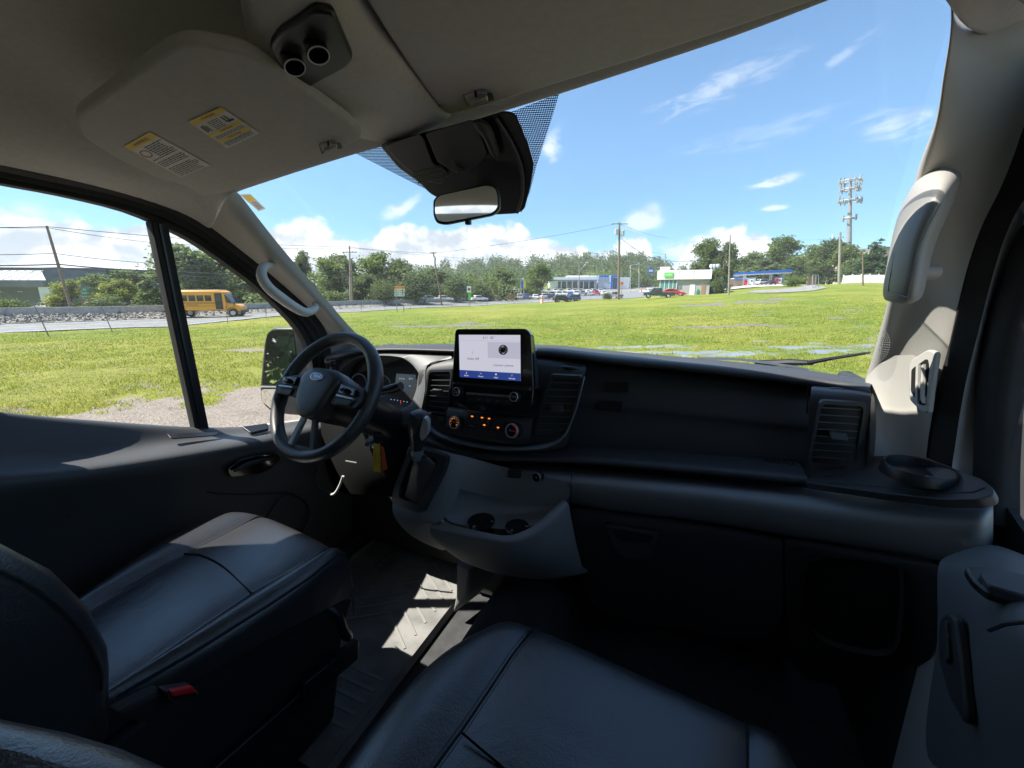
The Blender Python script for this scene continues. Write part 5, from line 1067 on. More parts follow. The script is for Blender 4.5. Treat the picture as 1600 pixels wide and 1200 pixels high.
# ---- air vents
def vent(name, TL, TR, BR, BL, y, n, m_fr=M_blk, fr=5, tabf=.5, par=None, label=None, taby=.5, d=.03):
    root = part(name, label, par or da); pl_ = None
    Q = [W(*TL, y=y), W(*TR, y=y), W(*BR, y=y), W(*BL, y=y)]; q = lambda u, v, o=0.: lerp(lerp(Q[0], Q[1], u), lerp(Q[3], Q[2], u), v)+Vector((0, o, 0))
    # rounded frame
    def outline(k, o): 
        pts = rnd([(-k, -k), (1+k, -k), (1+k, 1+k*.8), (-k, 1+k*.8)], .12, 3); return [q(u, v, o) for u, v in pts]
    A, B2, C2, D = outline(.07, .002), outline(.055, -.006), outline(.0, -.006), outline(.0, d)
    m = MB(); m.grid([A, B2, C2, D], mat('vent rim', (.045, .047, .052), rough=.35), closed=True); m.build('rim', root, smooth=50)
    MB().face(outline(.0, d), mat('vent dark', (.002, .002, .002), rough=1)).build('duct_shade', root, smooth=0)  # near-black sheet at the back, the duct's shade put into its colour
    m = MB()
    for i in range(n):
        v = (i+.7)/(n+.4); a, b = q(.03, v, .008), q(.97, v, .008); m.slab([a, b, b+Vector((0, -.010, .0035)), a+Vector((0, -.010, .0035))], (0, 0, -.0016), mat('vent slat', (.15, .155, .165), rough=.45))
    m.build('slats', root)
    c = q(tabf, taby, -.002); ww = (Q[1]-Q[0]).length; MB().slab([c+Vector((-ww*.22, 0, .009)), c+Vector((ww*.2, 0, .009)), c+Vector((ww*.26, -.004, -.006)), c+Vector((-ww*.18, -.004, -.006))], (0, -.008, -.002), M_dash).build('tab', root, bevel=.002)
    return root
vent('air_vent', (1283, 630), (1349, 634), (1333, 727), (1266, 722), .965, 8, label='right end air vent')
vent('air_vent', (861, 590), (908, 592), (884, 680), (835, 680), 1.045, 8, label='air vent right of the touchscreen')
vent('air_vent', (672, 581), (706, 580), (699, 644), (665, 640), 1.045, 7, label='air vent left of the touchscreen')
# fascia around the vents and centre stack
rows = [[(655, 568, 1.12), (700, 557, 1.12), (770, 556, 1.12), (840, 556, 1.12), (918, 570, 1.12)],
        [(655, 572, 1.07), (700, 562, 1.07), (770, 560, 1.07), (840, 560, 1.07), (916, 574, 1.07)],
        [(652, 620, 1.065), (698, 625, 1.06), (770, 625, 1.06), (838, 630, 1.06), (905, 625, 1.065)],
        [(655, 665, 1.06), (700, 680, 1.05), (770, 690, 1.045), (838, 697, 1.045), (888, 690, 1.05)],
        [(660, 678, 1.04), (702, 694, 1.035), (770, 703, 1.03), (838, 707, 1.03), (880, 700, 1.04)],
        [(662, 684, 1.07), (702, 700, 1.07), (770, 708, 1.06), (838, 712, 1.06), (880, 706, 1.07)]]
quilt('centre_fascia', rows, M_dash, da)
# u-shaped shiny trim below
tp = smoothpts([W(a, b, y=y) for a, b, y in ((672, 668, 1.035), (690, 681, 1.02), (730, 693, 1.01), (780, 700, 1.01), (830, 700, 1.01), (862, 694, 1.015), (882, 680, 1.02), (898, 645, 1.03), (908, 610, 1.035), (913, 588, 1.045))], 40)
MB().tube(tp, [.0095 if i < 20 else max(.0032, .0095-(i-20)*.0007) for i in range(40)], mat('trim grey blue', (.17, .19, .22), rough=.3, coat=.3), seg=10, flat=.7).build('lower_trim', da)
# ---- screen
sc_ = part('touchscreen', 'free standing touchscreen showing a white and blue menu', da)
ps = plane3(W(712, 516, y=.975), W(826, 516, y=.985), W(708, 598, y=.955)); bk = ps[1] if ps[1].y > 0 else -ps[1]
px_slab([(711, 514), (822, 513.5), (829, 522), (834, 606), (706, 597)], bk*.02, M_pblk, r=[6, 7, 6, 2, 2], plane=ps).build('bezel', sc_, bevel=.003, seg=3)
px_slab([(714, 520), (818, 520), (830, 612), (708, 600)], bk*.09, M_dash, r=4, plane=(ps[0]+bk*.02, ps[1])).build('screen_back', sc_, bevel=.01)
def emat(name, col, s=1.):
    m = mat(name, (0, 0, 0), rough=.2, emit=col, es=s); return m
E_w, E_g, E_b, E_k, E_t = emat('screen white', (.56, .56, .66), .40), emat('screen grey', (.44, .45, .55), .40), emat('screen blue', (.03, .06, .28), .35), mat('screen black', (.004, .004, .01), rough=.3), emat('screen label', (.8, .8, .9), .4)
E_d = mat('screen ink', (.03, .03, .10), rough=.4)
DQ = [W(a, b, plane=(ps[0]-bk*.001, ps[1])) for a, b in ((717, 523), (813, 523.5), (813.5, 595.5), (718.5, 589))]
q = lambda u, v, o=0.: lerp(lerp(DQ[0], DQ[1], u), lerp(DQ[3], DQ[2], u), v)-bk*o
ux = (DQ[1]-DQ[0]).normalized(); uy = (DQ[0]-DQ[3]).normalized(); H_ = (DQ[0]-DQ[3]).length; W_ = (DQ[1]-DQ[0]).length
m = MB(); rect2 = lambda m, u0, v0, u1, v1, mt, o: m.face([q(u0, v0, o), q(u1, v0, o), q(u1, v1, o), q(u0, v1, o)], mt)
rect2(m, 0, 0, 1, 1, E_w, 0); rect2(m, .48, .16, 1, .52, E_g, .0004); rect2(m, 0, .83, 1, 1, E_b, .0004); rect2(m, 0, .125, 1, .133, E_g, .0004); m.build('display', sc_, smooth=0)
m = MB(); T_ = lambda s, u, v, sz, mt: m.text(s, q(u, v, .0008), ux, uy, sz*H_, mt)
T_('3:11   82°', .50, .065, .075, E_d); T_('Audio Off', .235, .555, .075, E_d); T_('Connect a phone', .73, .675, .07, E_d)
for u, s in ((.115, 'Audio'), (.36, 'Phone'), (.61, 'Apps'), (.865, 'Settings')): T_(s, u, .955, .05, E_t)
cc = q(.73, .33, .0008); R_ = .115*H_; m.rev(cc, -bk, [(R_, 0), (R_*.98, .0004), (.0001, .0004)], E_k, seg=32)
for i in range(12):
    a = 6.283*i/12; u_, v_ = math.cos(a), math.sin(a); p = cc-bk*.0008; m.bar(p+(ux*u_+uy*v_)*R_*.55, p+(ux*u_+uy*v_)*R_*.85, .0006 if i % 3 else .0012, .0002, E_t)
m.bar(cc-bk*.0009, cc-bk*.0009+uy*R_*.5, .0012, .0002, YEL)
p = q(.235, .42, .0008)
for i in range(12):
    a0, a1 = .9+i*4.5/12+.9, .9+(i+1)*4.5/12+.9; m.bar(p+(ux*math.cos(a0)+uy*math.sin(a0))*.0028, p+(ux*math.cos(a1)+uy*math.sin(a1))*.0028, .0005, .0002, E_d)
m.bar(p+uy*.001, p+uy*.004, .0005, .0002, E_d)
for u in (.115, .36, .61, .865):   # little icons: note, phone, tiles, sliders
    p = q(u, .885, .0008)
    if u < .2: m.bar(p+ux*.001-uy*.002, p+ux*.001+uy*.002, .0005, .0002, E_t); m.rev(p-uy*.002, -bk, [(.0012, 0), (.0001, .0002)], E_t, seg=10); m.bar(p+ux*.001+uy*.002, p+ux*.0025+uy*.0012, .0005, .0002, E_t)
    elif u < .5: m.bar(p-ux*.0018+uy*.0015, p-uy*.0004*0-ux*.0006, .0012, .0002, E_t); m.bar(p-ux*.0006, p+ux*.0018-uy*.0018, .0012, .0002, E_t)
    elif u < .7: [m.face([p+ux*(a-.001)+uy*(b-.0008), p+ux*(a+.001)+uy*(b-.0008), p+ux*(a+.001)+uy*(b+.0008), p+ux*(a-.001)+uy*(b+.0008)], E_t) for a in (-.0013, .0013) for b in (-.001, .001)]
    else: [m.bar(p-ux*.0022+uy*b, p+ux*.0022+uy*b, .0004, .0002, E_t) for b in (-.0015, 0, .0015)]
for u in (.05, .89, .95): m.rev(q(u, .065, .0006), -bk, [(.0016, 0), (.0001, .0002)], E_g, seg=12)
m.build('display_print', sc_, smooth=0)
# ---- audio strip below the screen
au = part('audio_panel', 'gloss black audio panel with two knobs', da)
pa = plane3(W(708, 602, y=.985), W(830, 610, y=.99), W(715, 640, y=.975)); ba = pa[1] if pa[1].y > 0 else -pa[1]
px_slab([(706, 598), (834, 608), (832, 634), (826, 645), (810, 650), (735, 640), (714, 632), (707, 620)], ba*.05, M_pblk, r=[2, 2, 6, 6, 6, 6, 6, 6], plane=pa).build('panel', au, bevel=.003, seg=3)
px_slab([(728, 612.5), (798, 618), (798, 621.5), (728, 616)], ba*.003, M_dslv, plane=(pa[0]-ba*.003, pa[1])).build('trim_strip', au, bevel=.0005)
m = MB()
for i in range(5):
    x0 = 728+i*14.3; y0 = 617.5+i*1.15; px_slab([(x0, y0), (x0+13.6, y0+1.1), (x0+13.4, y0+11), (x0, y0+9.8)], ba*.003, M_blk, plane=(pa[0]-ba*.002, pa[1]), mb=m)
m.build('buttons', au, bevel=.0008)
for i, s in enumerate(('♪', '|<<', 'II>', '>>|', 'O')):
    o = W(734.5+i*14.3, 623+i*1.15, plane=(pa[0]-ba*.0035, pa[1])); MB().text(s if s != '♪' else 'J', o, (1, 0, 0), (0, 0, 1), .0058, WTXT).build('button_lettering', au, smooth=0)
def knob(px, py, r, y, n, par, txt=None, ring=M_slv, face=M_pblk, depth=.02, name='knob'):
    root = part(name, None, par); c = W(px, py, y=y); n = Vector(n).normalized()
    MB().rev(c, n, [(r*1.06, -depth), (r, -.002), (r*.98, .0)], M_blk, seg=36).build('grip', root)
    MB().rev(c, n, [(r*.98, -.001), (r*.98, .002), (r*.90, .0034), (r*.84, .0034), (r*.82, .0008)], ring, seg=36, cap=False).build('ring', root)
    MB().rev(c, n, [(r*.83, .0012), (.0002, .0012)], face, seg=36).build('cap', root)
    if txt:
        m = MB(); a = Vector((0, 0, 1)).cross(n).normalized(); b = n.cross(a)
        for i, s in enumerate(txt.split('\n')): m.text(s, c+n*.0022+b*((len(txt.split('\n'))-1)/2-i)*r*.42, a, b, r*.42, WTXT)
        m.build('knob_lettering', root, smooth=0)
    return root, c, n
nrm = (-.12, -.94, .22)
knob(713, 612, .0125, .962, nrm, au, 'VOL\nPUSH'); knob(803, 620, .0130, .962, nrm, au, 'TUNE')
# ---- climate panel
hv = part('climate_panel', 'heater panel with lit orange marks', da)
rows = [[(701, 634, 1.03), (730, 641, 1.02), (770, 646, 1.02), (810, 652, 1.02), (832, 650, 1.03)], [(700, 637, 1.0), (730, 643, .995), (770, 648, .995), (810, 654, .995), (833, 653, 1.0)], [(694, 668, .99), (725, 677, .98), (765, 684, .98), (805, 690, .98), (828, 690, .99)], [(696, 676, 1.0), (725, 684, .99), (765, 690, .99), (805, 695, .99), (826, 694, 1.0)], [(697, 677, 1.04), (725, 686, 1.04), (765, 692, 1.04), (805, 697, 1.04), (826, 696, 1.04)]]
quilt('panel', rows, M_dash, hv, sub=1)
AMB = emat('amber light', (1., .26, .03), .6)
r0, c, n = knob(710, 660, .0185, .968, nrm, hv, None); a_ = Vector((0, 0, 1)).cross(n).normalized(); b2 = n.cross(a_); m = MB()
for i in range(7):
    a = RAD(210-i*40) if i < 7 else 0; m.bar(c+n*.0025+(a_*math.cos(a)+b2*math.sin(a))*.0105, c+n*.0025+(a_*math.cos(a)+b2*math.sin(a))*.0132, .0028, .0004, AMB)
m.text('OFF', c+n*.0025, a_, b2, .006, WTXT); m.build('lit_marks', r0)
r0, c, n = knob(800, 673, .0200, .962, nrm, hv, None); a_ = Vector((0, 0, 1)).cross(n).normalized(); b2 = n.cross(a_); m = MB(); RD = mat('temp red', (.35, .02, .015), rough=.4, emit=(.5, .03, .01), es=.25); BD = mat('temp blue', (.05, .12, .3), rough=.4)
for i in range(14):
    a0, a1 = RAD(-60+i*11), RAD(-60+(i+1)*11); p_ = lambda a: c+n*.0022+(a_*math.cos(a)+b2*math.sin(a))*.0145
    m.bar(p_(a0), p_(a1), .0013, .0004, RD)
    m.bar(c+n*.0022+(a_*math.cos(RAD(120)+i*.12)+b2*math.sin(RAD(120)+i*.12))*.0145, c+n*.0022+(a_*math.cos(RAD(120)+(i+1)*.12)+b2*math.sin(RAD(120)+(i+1)*.12))*.0145, .001, .0004, WTXT if i < 6 else BD)
m.text('A/C\nMAX', c+n*.0022-a_*.0045-b2*-.001, a_, b2, .0042, WTXT); m.text('MAX', c+n*.0022+a_*.0055, a_, b2, .0042, WTXT); m.build('dial_marks', r0)
pc = plane3(W(730, 650, y=.984), W(790, 656, y=.984), W(725, 675, y=.972)); bc = pc[1] if pc[1].y > 0 else -pc[1]
m = MB()
for qd in (((731, 648), (746, 650), (745, 659), (729, 657)), ((749, 650), (766, 652), (764, 662), (748, 660)), ((769, 653), (786, 655), (784, 676), (766, 673)), ((729, 659), (746, 661), (745, 671), (729, 669)), ((748, 662), (764, 664), (761, 672), (750, 671))):
    px_slab(qd, bc*.004, M_blk, r=2, plane=(pc[0]-bc*.003, pc[1]), mb=m)
m.build('buttons', hv, bevel=.0008)
m = MB()
for px, py in ((737.5, 650.5), (753, 652.5), (764, 654), (756.5, 664), (778, 668)): px_slab([(px-1.6, py-1), (px+1.6, py-.7), (px+1.6, py+1.1), (px-1.6, py+.8)], bc*.001, AMB, plane=(pc[0]-bc*.0045, pc[1]), mb=m)
m.build('indicator_lights', hv, smooth=0)
m = MB()
for s, px, py in (('o', 737.5, 655.5), ('MAX A/C', 737, 665.5), ('W', 753, 657), ('W', 762, 658.5), ('~', 780, 660), ('A/C', 777.5, 672), ('W', 757, 667.5)): m.text(s, W(px, py, plane=(pc[0]-bc*.0045, pc[1])), (1, 0, -.1), (0, 0, 1), .0042, WTXT)
m.build('button_lettering', hv, smooth=0)
# small switch row under the left vent, and hazard bar
px_slab([(666, 646), (697, 652), (695, 664), (672, 657)], (0, .02, 0), M_blk, r=3, y=1.04).build('switch_row', da, bevel=.002)
m = MB()
for f in (0, 1): px_slab([(669+f*14, 648.5+f*2.6), (681+f*14, 651+f*2.6), (680+f*14, 659+f*2.6), (671+f*13, 656.5+f*2.6)], (0, .004, 0), M_dash, r=2, y=1.036, mb=m)
m.build('switches', da, bevel=.001)
px_slab([(718, 697), (780, 704), (774, 712), (722, 706)], (0, .03, 0), M_pblk, r=3, y=1.03).build('hazard_bar', da, bevel=.002)
MB().text('▲' if False else 'A', W(746, 706, y=1.028), (1, 0, -.1), (0, 0, 1), .006, mat('hazard red', (.35, .03, .02))).build('hazard_mark', da, smooth=0)
# ---- instrument binnacle
ic = part('instrument_cluster', 'instrument cluster in a grey cowl', da)
GR = mat('cowl grey', (.115, .118, .124), rough=.5, noise_amt=.05, nscale=3, bump=.2, bscale=900, bdist=.0004)
outl = [(512, 612, 1.08), (518, 575, 1.10), (545, 556, 1.12), (590, 549, 1.13), (640, 549, 1.13), (690, 552, 1.12), (705, 560, 1.10), (668, 570, 1.08), (664, 610, 1.06), (655, 648, 1.05), (640, 662, 1.04), (600, 665, 1.03), (560, 660, 1.03)]
inl = [(527, 612, 1.10), (532, 582, 1.11), (556, 561, 1.11), (590, 556, 1.11), (622, 558, 1.11), (640, 566, 1.10), (653, 581, 1.08), (653, 590, 1.08), (650, 610, 1.07), (640, 632, 1.06), (620, 642, 1.05), (585, 642, 1.05), (550, 636, 1.06)]
n = 60; O_ = smoothpts([W(a, b, y=y) for a, b, y in outl+[outl[0]]], n); I_ = smoothpts([W(a, b, y=y) for a, b, y in inl+[inl[0]]], n)
rows = [[p+Vector((0, .05, -.01)) for p in O_], O_, [lerp(a, b, .9)+Vector((0, -.004, 0)) for a, b in zip(O_, I_)], I_, [p+Vector((0, .06, 0)) for p in I_]]
MB().grid(rows, GR).build('cowl', ic, smooth=60)
MB().face([p+Vector((0, .055, 0)) for p in I_[:-1]], M_blk).build('dial_glass', ic, smooth=0)
yy = 1.095; m = MB(); nf = Vector((0, -1, .2)).normalized()
for px, py, r in ((597, 603, .036), (560, 600, .036)):
    c = W(px, py, y=yy); m.ring(c, nf, (0, 0, 1), r, r, .0009, WTXT, seg=40, ts=4)
    for i in range(17): a = RAD(220-i*16); a2 = Vector((1, 0, 0)); b3 = nf.cross(Vector((-1, 0, 0))).normalized(); b3 = Vector((0, .2, 1)).normalized(); m.bar(c+(a2*math.cos(a)+b3*math.sin(a))*r*.82, c+(a2*math.cos(a)+b3*math.sin(a))*r*.96, .0012, .0004, WTXT)
    m.bar(c, c+Vector((-.6, 0, -.6))*r, .0016, .0006, mat('needle red', (.7, .05, .03), emit=(1, .1, .05), es=.5))
m.build('gauges', ic)
px_slab([(619, 584), (649, 586), (645, 612), (617, 609)], (0, .004, 0), mat('cluster display', (.012, .016, .022), rough=.15, emit=(.12, .16, .2), es=.12), y=yy-.01).build('info_display', ic)
m = MB(); yk = yy-.012; CT = emat('cluster text', (.4, .5, .6), .35)
for s, px, py in (('P R N', 628, 592), ('82°F', 642, 592), ('7124', 626, 602), ('mi', 640, 603)): m.text(s, W(px, py, y=yk), (1, 0, 0), (0, 0, 1), .0085, CT)
m.text('▪' if False else '!', W(626, 630, y=1.06), (1, 0, 0), (0, 0, 1), .012, MATS['needle red'])
for i in range(6): m.rev(W(611+i*5, 624+i*.8, y=1.065), (0, -1, 0), [(.0018, 0), (.0001, .0003)], CT if i != 3 else MATS['needle red'], seg=8)
m.build('display_lettering', ic, smooth=0)
# lid of the binnacle towards the left pillar
lv = smoothpts([W(a, b, y=y) for a, b, y in ((514, 560, 1.08), (535, 556, 1.10), (560, 548, 1.12), (600, 544, 1.13), (650, 544, 1.13), (715, 546, 1.12))], 20)
MB().grid([[p+Vector((0, .03, -.004)) for p in lv], [p+Vector((0, .0, .003)) for p in lv], [p+Vector((0, -.02, 0)) for p in lv], [p+Vector((0, -.018, -.009)) for p in lv], [p+Vector((0, .03, -.012)) for p in lv]], M_dash).build('cowl_lip', ic, sub=1)
# left end side vent
vent('air_vent', (518, 566), (526, 563), (523, 586), (517, 588), 1.09, 3, label='slim side vent left of the instruments')
m = MB()   # left lower dash, knee panel
rows = [[(500, 640, 1.12), (540, 650, 1.08), (600, 660, 1.04), (660, 675, 1.05)], [(500, 650, 1.10), (540, 662, 1.05), (600, 676, 1.01), (660, 690, 1.02)], [(505, 720, 1.08), (545, 725, 1.0), (600, 730, .97), (640, 735, .98)], [(520, 770, 1.08), (555, 772, 1.04), (600, 775, 1.04), (640, 780, 1.05)]]
quilt('knee_panel', rows, mat('knee shade black', (.009, .009, .009), rough=.95, spec=.1), da)  # darker copy of the dash black, shade under the wheel put into colour
MB().bar(W(540, 720, y=.985), W(557, 723, y=.985), .002, .003, M_slv).build('knee_panel_trim', da)
MB().tube(smoothpts([W(a, b, y=y) for a, b, y in ((497, 728, 1.0), (492, 745, 1.0), (496, 760, .99), (512, 768, .98), (520, 773, .97))], 14), .0035, M_dash).build('bonnet_pull_rod', da)
MB().tube(smoothpts([W(a, b, y=.965) for a, b in ((518, 773), (524, 770), (531, 758), (536, 744))], 10), .0042, mat('white rubber', (.6, .6, .56), rough=.5)).build('bonnet_pull', da, label='white tipped pull loop under the wheel')
# ---- shelf
sh = [(664, 690, 1.01, 0), (700, 704, 1.01, 0), (750, 714, 1.01, 0), (800, 718, 1.01, 0), (850, 719, 1.01, 0), (890, 719, 1.01, 0), (960, 724, 1.01, 0), (1060, 733, 1.005, 0), (1160, 742, .995, 0), (1220, 748, .98, 0), (1262, 752, .97, 0)]
L_ = [W(a, b, y=y) for a, b, y, _q in sh]; ext = [.16]*20
R_ = [[p+Vector((0, min(ext[i], 1.12-p.y)+.0, .006)) for i, p in enumerate(L_)], [p+Vector((0, min(.05, (1.1-p.y)*.4), .010)) for p in L_], [p+Vector((0, .012, .010)) for p in L_], [p+Vector((0, 0, .004)) for p in L_], [p+Vector((0, -.001, -.006)) for p in L_], [p+Vector((0, .010, -.012)) for p in L_], [p+Vector((0, .06, -.014)) for p in L_]]
MB().grid(R_, M_dash).build('shelf', da, sub=2)
pS = plane3(W(1258, 753, y=.968), W(1548, 768, y=.775), W(1440, 712, y=.93)); uS = pS[1] if pS[1].z > 0 else -pS[1]
px_slab([(1258, 735), (1345, 733), (1366, 712), (1440, 711), (1492, 732), (1535, 748), (1553, 763), (1552, 773), (1530, 780), (1470, 780), (1380, 770), (1320, 762), (1258, 754)], -uS*.016, M_dash, r=[0, 2, 3, 6, 8, 8, 8, 8, 8, 3, 3, 3, 0], plane=pS).build('shelf_end', da, bevel=.006, seg=4)
MB().tube([W(a, b, plane=(pS[0]+uS*.0005, pS[1])) for a, b in ((1262, 750), (1330, 756), (1400, 763), (1470, 770), (1520, 769), (1538, 762))], .0012, M_dash2, seg=5).build('shelf_groove', da)
cu_ = part('cup_holder', 'round cup holder at the right end of the shelf', da)
zT = W(1437, 738, plane=pS).z+.020; uS = Vector((0, -.03, 1)).normalized(); c = W(1437, 728, z=zT); rC = (W(1374, 724, z=zT)-W(1500, 742, z=zT)).length/2
MB().rev(c-uS*.018, uS, [(rC*1.0, 0), (rC*.985, .012), (rC*.93, .018), (rC*.88, .017), (rC*.86, .010), (rC*.84, .003), (.001, .003)], M_blk, seg=48).build('ring', cu_)
MB().text('PUSH', c-uS*.0145+Vector((.016, -.004, 0)), (.97, .2, 0), (-.2, .97, 0), .0065, WTXT).build('cup_lettering', cu_, smooth=0)
# right end cap of the dash: trim around the vent
rows = [[(1268, 602, 1.08), (1300, 606, 1.05), (1340, 609, 1.03), (1362, 613, 1.02)], [(1268, 606, .995), (1300, 610, .98), (1340, 613, .97), (1361, 617, .965)], [(1266, 620, .985), (1300, 622, .972), (1340, 625, .968), (1361, 630, .965)], [(1262, 680, .985), (1298, 682, .975), (1338, 684, .965), (1358, 690, .965)], [(1256, 732, .985), (1290, 738, .97), (1335, 740, .955), (1352, 735, .96)], [(1256, 744, .99), (1290, 752, .96), (1335, 755, .93), (1356, 745, .94)]]
quilt('end_panel', rows, M_dash, da)
rows = [[(1360, 612, .97), (1366, 612, 1.03)], [(1361, 660, .96), (1370, 660, 1.03)], [(1356, 742, .94), (1372, 735, 1.0)]]; quilt('end_cap', rows, M_dash, da, sub=1)
# ---- grey roll below the shelf
rc = [(700, 718, 1.02, 712), (800, 728, 1.0, 760), (890, 736, .985, 785), (960, 741, .98, 797), (1060, 750, .97, 808), (1160, 760, .955, 820), (1258, 770, .93, 840), (1330, 778, .89, 851), (1400, 785, .85, 862), (1460, 789, .81, 871), (1510, 790, .78, 872), (1540, 788, .765, 862), (1552, 784, .80, 850)]
R_ = []
for f, dy in ((-.12, .10), (0., .045), (.14, .0), (.32, -.018), (.55, -.016), (.8, .004), (1., .03), (1.06, .09)): R_.append([W(a, lerp(b, d, f), y=y+dy) for a, b, y, d in [(q0_, q1_, q2_+.022, q3_) for q0_, q1_, q2_, q3_ in rc] if a >= 800])
MB().grid(R_, M_gry).build('lower_roll', da, sub=2)
MB().tube([W(a, b, y=y) for a, b, y in ((893, 738, .975), (892, 760, .965), (893, 784, .985))], .0012, M_sew, seg=5).build('panel_seam', da)
m = MB(); m.box((0, 1.38, .42), (1.60, .30, .80), M_dash2); m.build('dash_leak_block', da)  # unseen box added behind the dash to stop light leaking through gaps
# ---- below: glove box and kick panel
gl_ = part('glovebox', 'closed lower glovebox', da)
rows = [[(893, 790, 1.06), (1000, 803, 1.055), (1110, 818, 1.05), (1222, 838, 1.04)], [(893, 797, 1.03), (1000, 809, 1.025), (1110, 824, 1.02), (1222, 843, 1.01)], [(905, 860, 1.04), (1000, 870, 1.035), (1110, 885, 1.03), (1224, 905, 1.02)], [(915, 960, 1.08), (1000, 975, 1.08), (1110, 990, 1.08), (1226, 1010, 1.07)]]
quilt('lid', rows, M_dash2, gl_)
px_slab([(944, 820), (1030, 833), (1018, 868), (1008, 876), (978, 872), (962, 862)], (0, .02, 0), M_dash, r=6, y=1.012).build('latch', gl_, bevel=.004)
px_slab([(955, 826), (1022, 837), (1015, 850), (968, 845)], (0, .02, 0), M_blk, r=4, y=1.008).build('latch_grip', gl_, bevel=.002)
rows = [[(1226, 838, 1.02), (1300, 850, .98), (1380, 862, .93), (1470, 880, .86)], [(1226, 846, 1.0), (1300, 858, .96), (1380, 870, .90), (1468, 890, .85)], [(1228, 930, 1.03), (1300, 950, 1.0), (1380, 960, .95), (1460, 980, .88)], [(1232, 1060, 1.12), (1300, 1070, 1.1), (1380, 1080, 1.05), (1450, 1100, .95)]]
quilt('kick_panel', rows, M_dash2, da)
pk = smoothpts([W(a, b, y=y) for a, b, y in ((1262, 880, .965), (1300, 872, .95), (1395, 885, .885), (1412, 905, .88), (1408, 990, .91), (1395, 1020, .93), (1360, 1024, .95), (1290, 1005, 1.0), (1262, 970, 1.01), (1258, 920, .99), (1262, 880, .965))], 44)
m = MB(); m.grid([pk, [lerp(p, sum(pk, Vector())/44, .06)+Vector((0, .02, 0)) for p in pk]], M_dash); m.face([lerp(p, sum(pk, Vector())/44, .06)+Vector((0, .01, 0)) for p in pk[:-1]], MATS['vent dark']); m.build('storage_pocket', da, smooth=30)  # pocket mouth closed by a near-black sheet, painted as the shade inside
# ---- sockets
px_slab([(794, 733), (814, 735), (813, 748), (793, 746)], (0, .01, 0), M_blk, r=2, y=.955).build('usb_cover', da, bevel=.001)
px_slab([(806, 736), (811, 736.6), (810, 744), (805.5, 743.5)], (0, .004, 0), M_dash, y=.953).build('usb_port', da)
r0, c, n = knob(838, 746, .0135, .95, (-.1, -.97, .15), da, '12V', ring=M_dslv, name='power_socket')
# ---------------------------------------------------------------- centre console and gear selector
co_ = part('centre_console', 'grey lower console with an open tray and two cup wells')
rows = [[(690, 705, .93), (725, 712, .95), (780, 728, .96), (835, 742, .96), (890, 752, .97)],
        [(705, 720, .90), (727, 728, .93), (775, 745, .96), (830, 765, .97), (890, 772, .98)],
        [(700, 760, .90), (722, 765, .92), (760, 775, .965), (820, 790, .98), (888, 790, .985)]]
quilt('upper_shell', rows, M_gry, co_)
# selector housing shell, left flank
rows = [[(636, 690, .95), (632, 740, .93), (612, 785, .915), (612, 805, .92), (640, 840, .95), (690, 860, .98)], [(655, 695, .90), (650, 745, .88), (620, 792, .870), (622, 812, .872), (655, 840, .90), (700, 862, .93)],
        [(700, 705, .885), (690, 750, .868), (655, 803, .850), (655, 815, .853), (668, 818, .86), (690, 815, .87)], [(722, 715, .93), (722, 765, .92), (700, 805, .885), (688, 815, .87), (680, 818, .865), (690, 812, .87)]]
R_ = [[W(a, b, y=y) for a, b, y in r] for r in rows]; MB().grid(R_, M_gry).build('selector_housing', co_, sub=2)
# tray : back wall, floor, rim and front bowl
rimo = [(672, 822, .865), (700, 830, .845), (760, 842, .83), (800, 846, .835), (840, 830, .875), (868, 805, .92), (888, 784, .965)]
rimi = [(695, 812, .885), (715, 820, .865), (765, 831, .85), (798, 834, .855), (832, 820, .89), (858, 798, .935), (876, 780, .975)]
Ro = smoothpts([W(a, b, y=y) for a, b, y in rimo], 20); Ri = smoothpts([W(a, b, y=y) for a, b, y in rimi], 20)
bot = smoothpts([W(a, b, y=y) for a, b, y in ((680, 845, .89), (720, 880, .90), (770, 900, .92), (820, 910, .935), (870, 912, .96), (900, 908, .99), (915, 905, 1.02))], 20)
mid = [lerp(a, b, .45)+Vector((.0, -.012, 0)) for a, b in zip(Ro, bot)]
MB().grid([[p+_z*-.05+Vector((0, .01, 0)) for p in Ri], [p+_z*-.008 for p in Ri], Ri, Ro, [lerp(a, b, .15) for a, b in zip(Ro, mid)], mid, [lerp(a, b, .6) for a, b in zip(mid, bot)], bot, [p+Vector((0, .10, .01)) for p in bot]], M_gry).build('tray_front', co_, sub=2)
zf = Ri[8].z-.03
rows = [[(700, 755, .95), (760, 775, .985), (820, 790, 1.0), (885, 780, .99)], [(690, 800, .92), (740, 800, .97), (800, 805, .985), (868, 800, .98)], [(700, 818, .885), (740, 822, .90), (800, 830, .90), (850, 818, .94)]]
quilt('tray_floor', rows, M_gry, co_)
for (px, py, r) in ((752, 818, .036), (808, 826, .030)):
    c = W(px, py, y=.912); c.z += .004; MB().rev(c, (0, -.12, 1), [(r*1.04, .003), (r, .0035), (r*.97, -.004), (r*.9, -.035), (.001, -.035)], M_pblk, seg=32, cap=False).build('cup_well', co_)
    m = MB()
    for a in (.3, 2.4, 4.5): m.box(c+Vector((math.cos(a)*r*.85, math.sin(a)*r*.85, -.004)), (.009, .006, .018), M_gry, rot=Matrix.Rotation(a, 3, 'Z'))
    m.build('cup_grip', co_, bevel=.001); MB().rev(c, (0, -.12, 1), [(r*.97, .0037), (.001, .0034)], MATS['vent dark'], seg=32, cap=False).build('cup_well_shade', co_)  # black disc over the well's mouth, its depth shade put into the colour
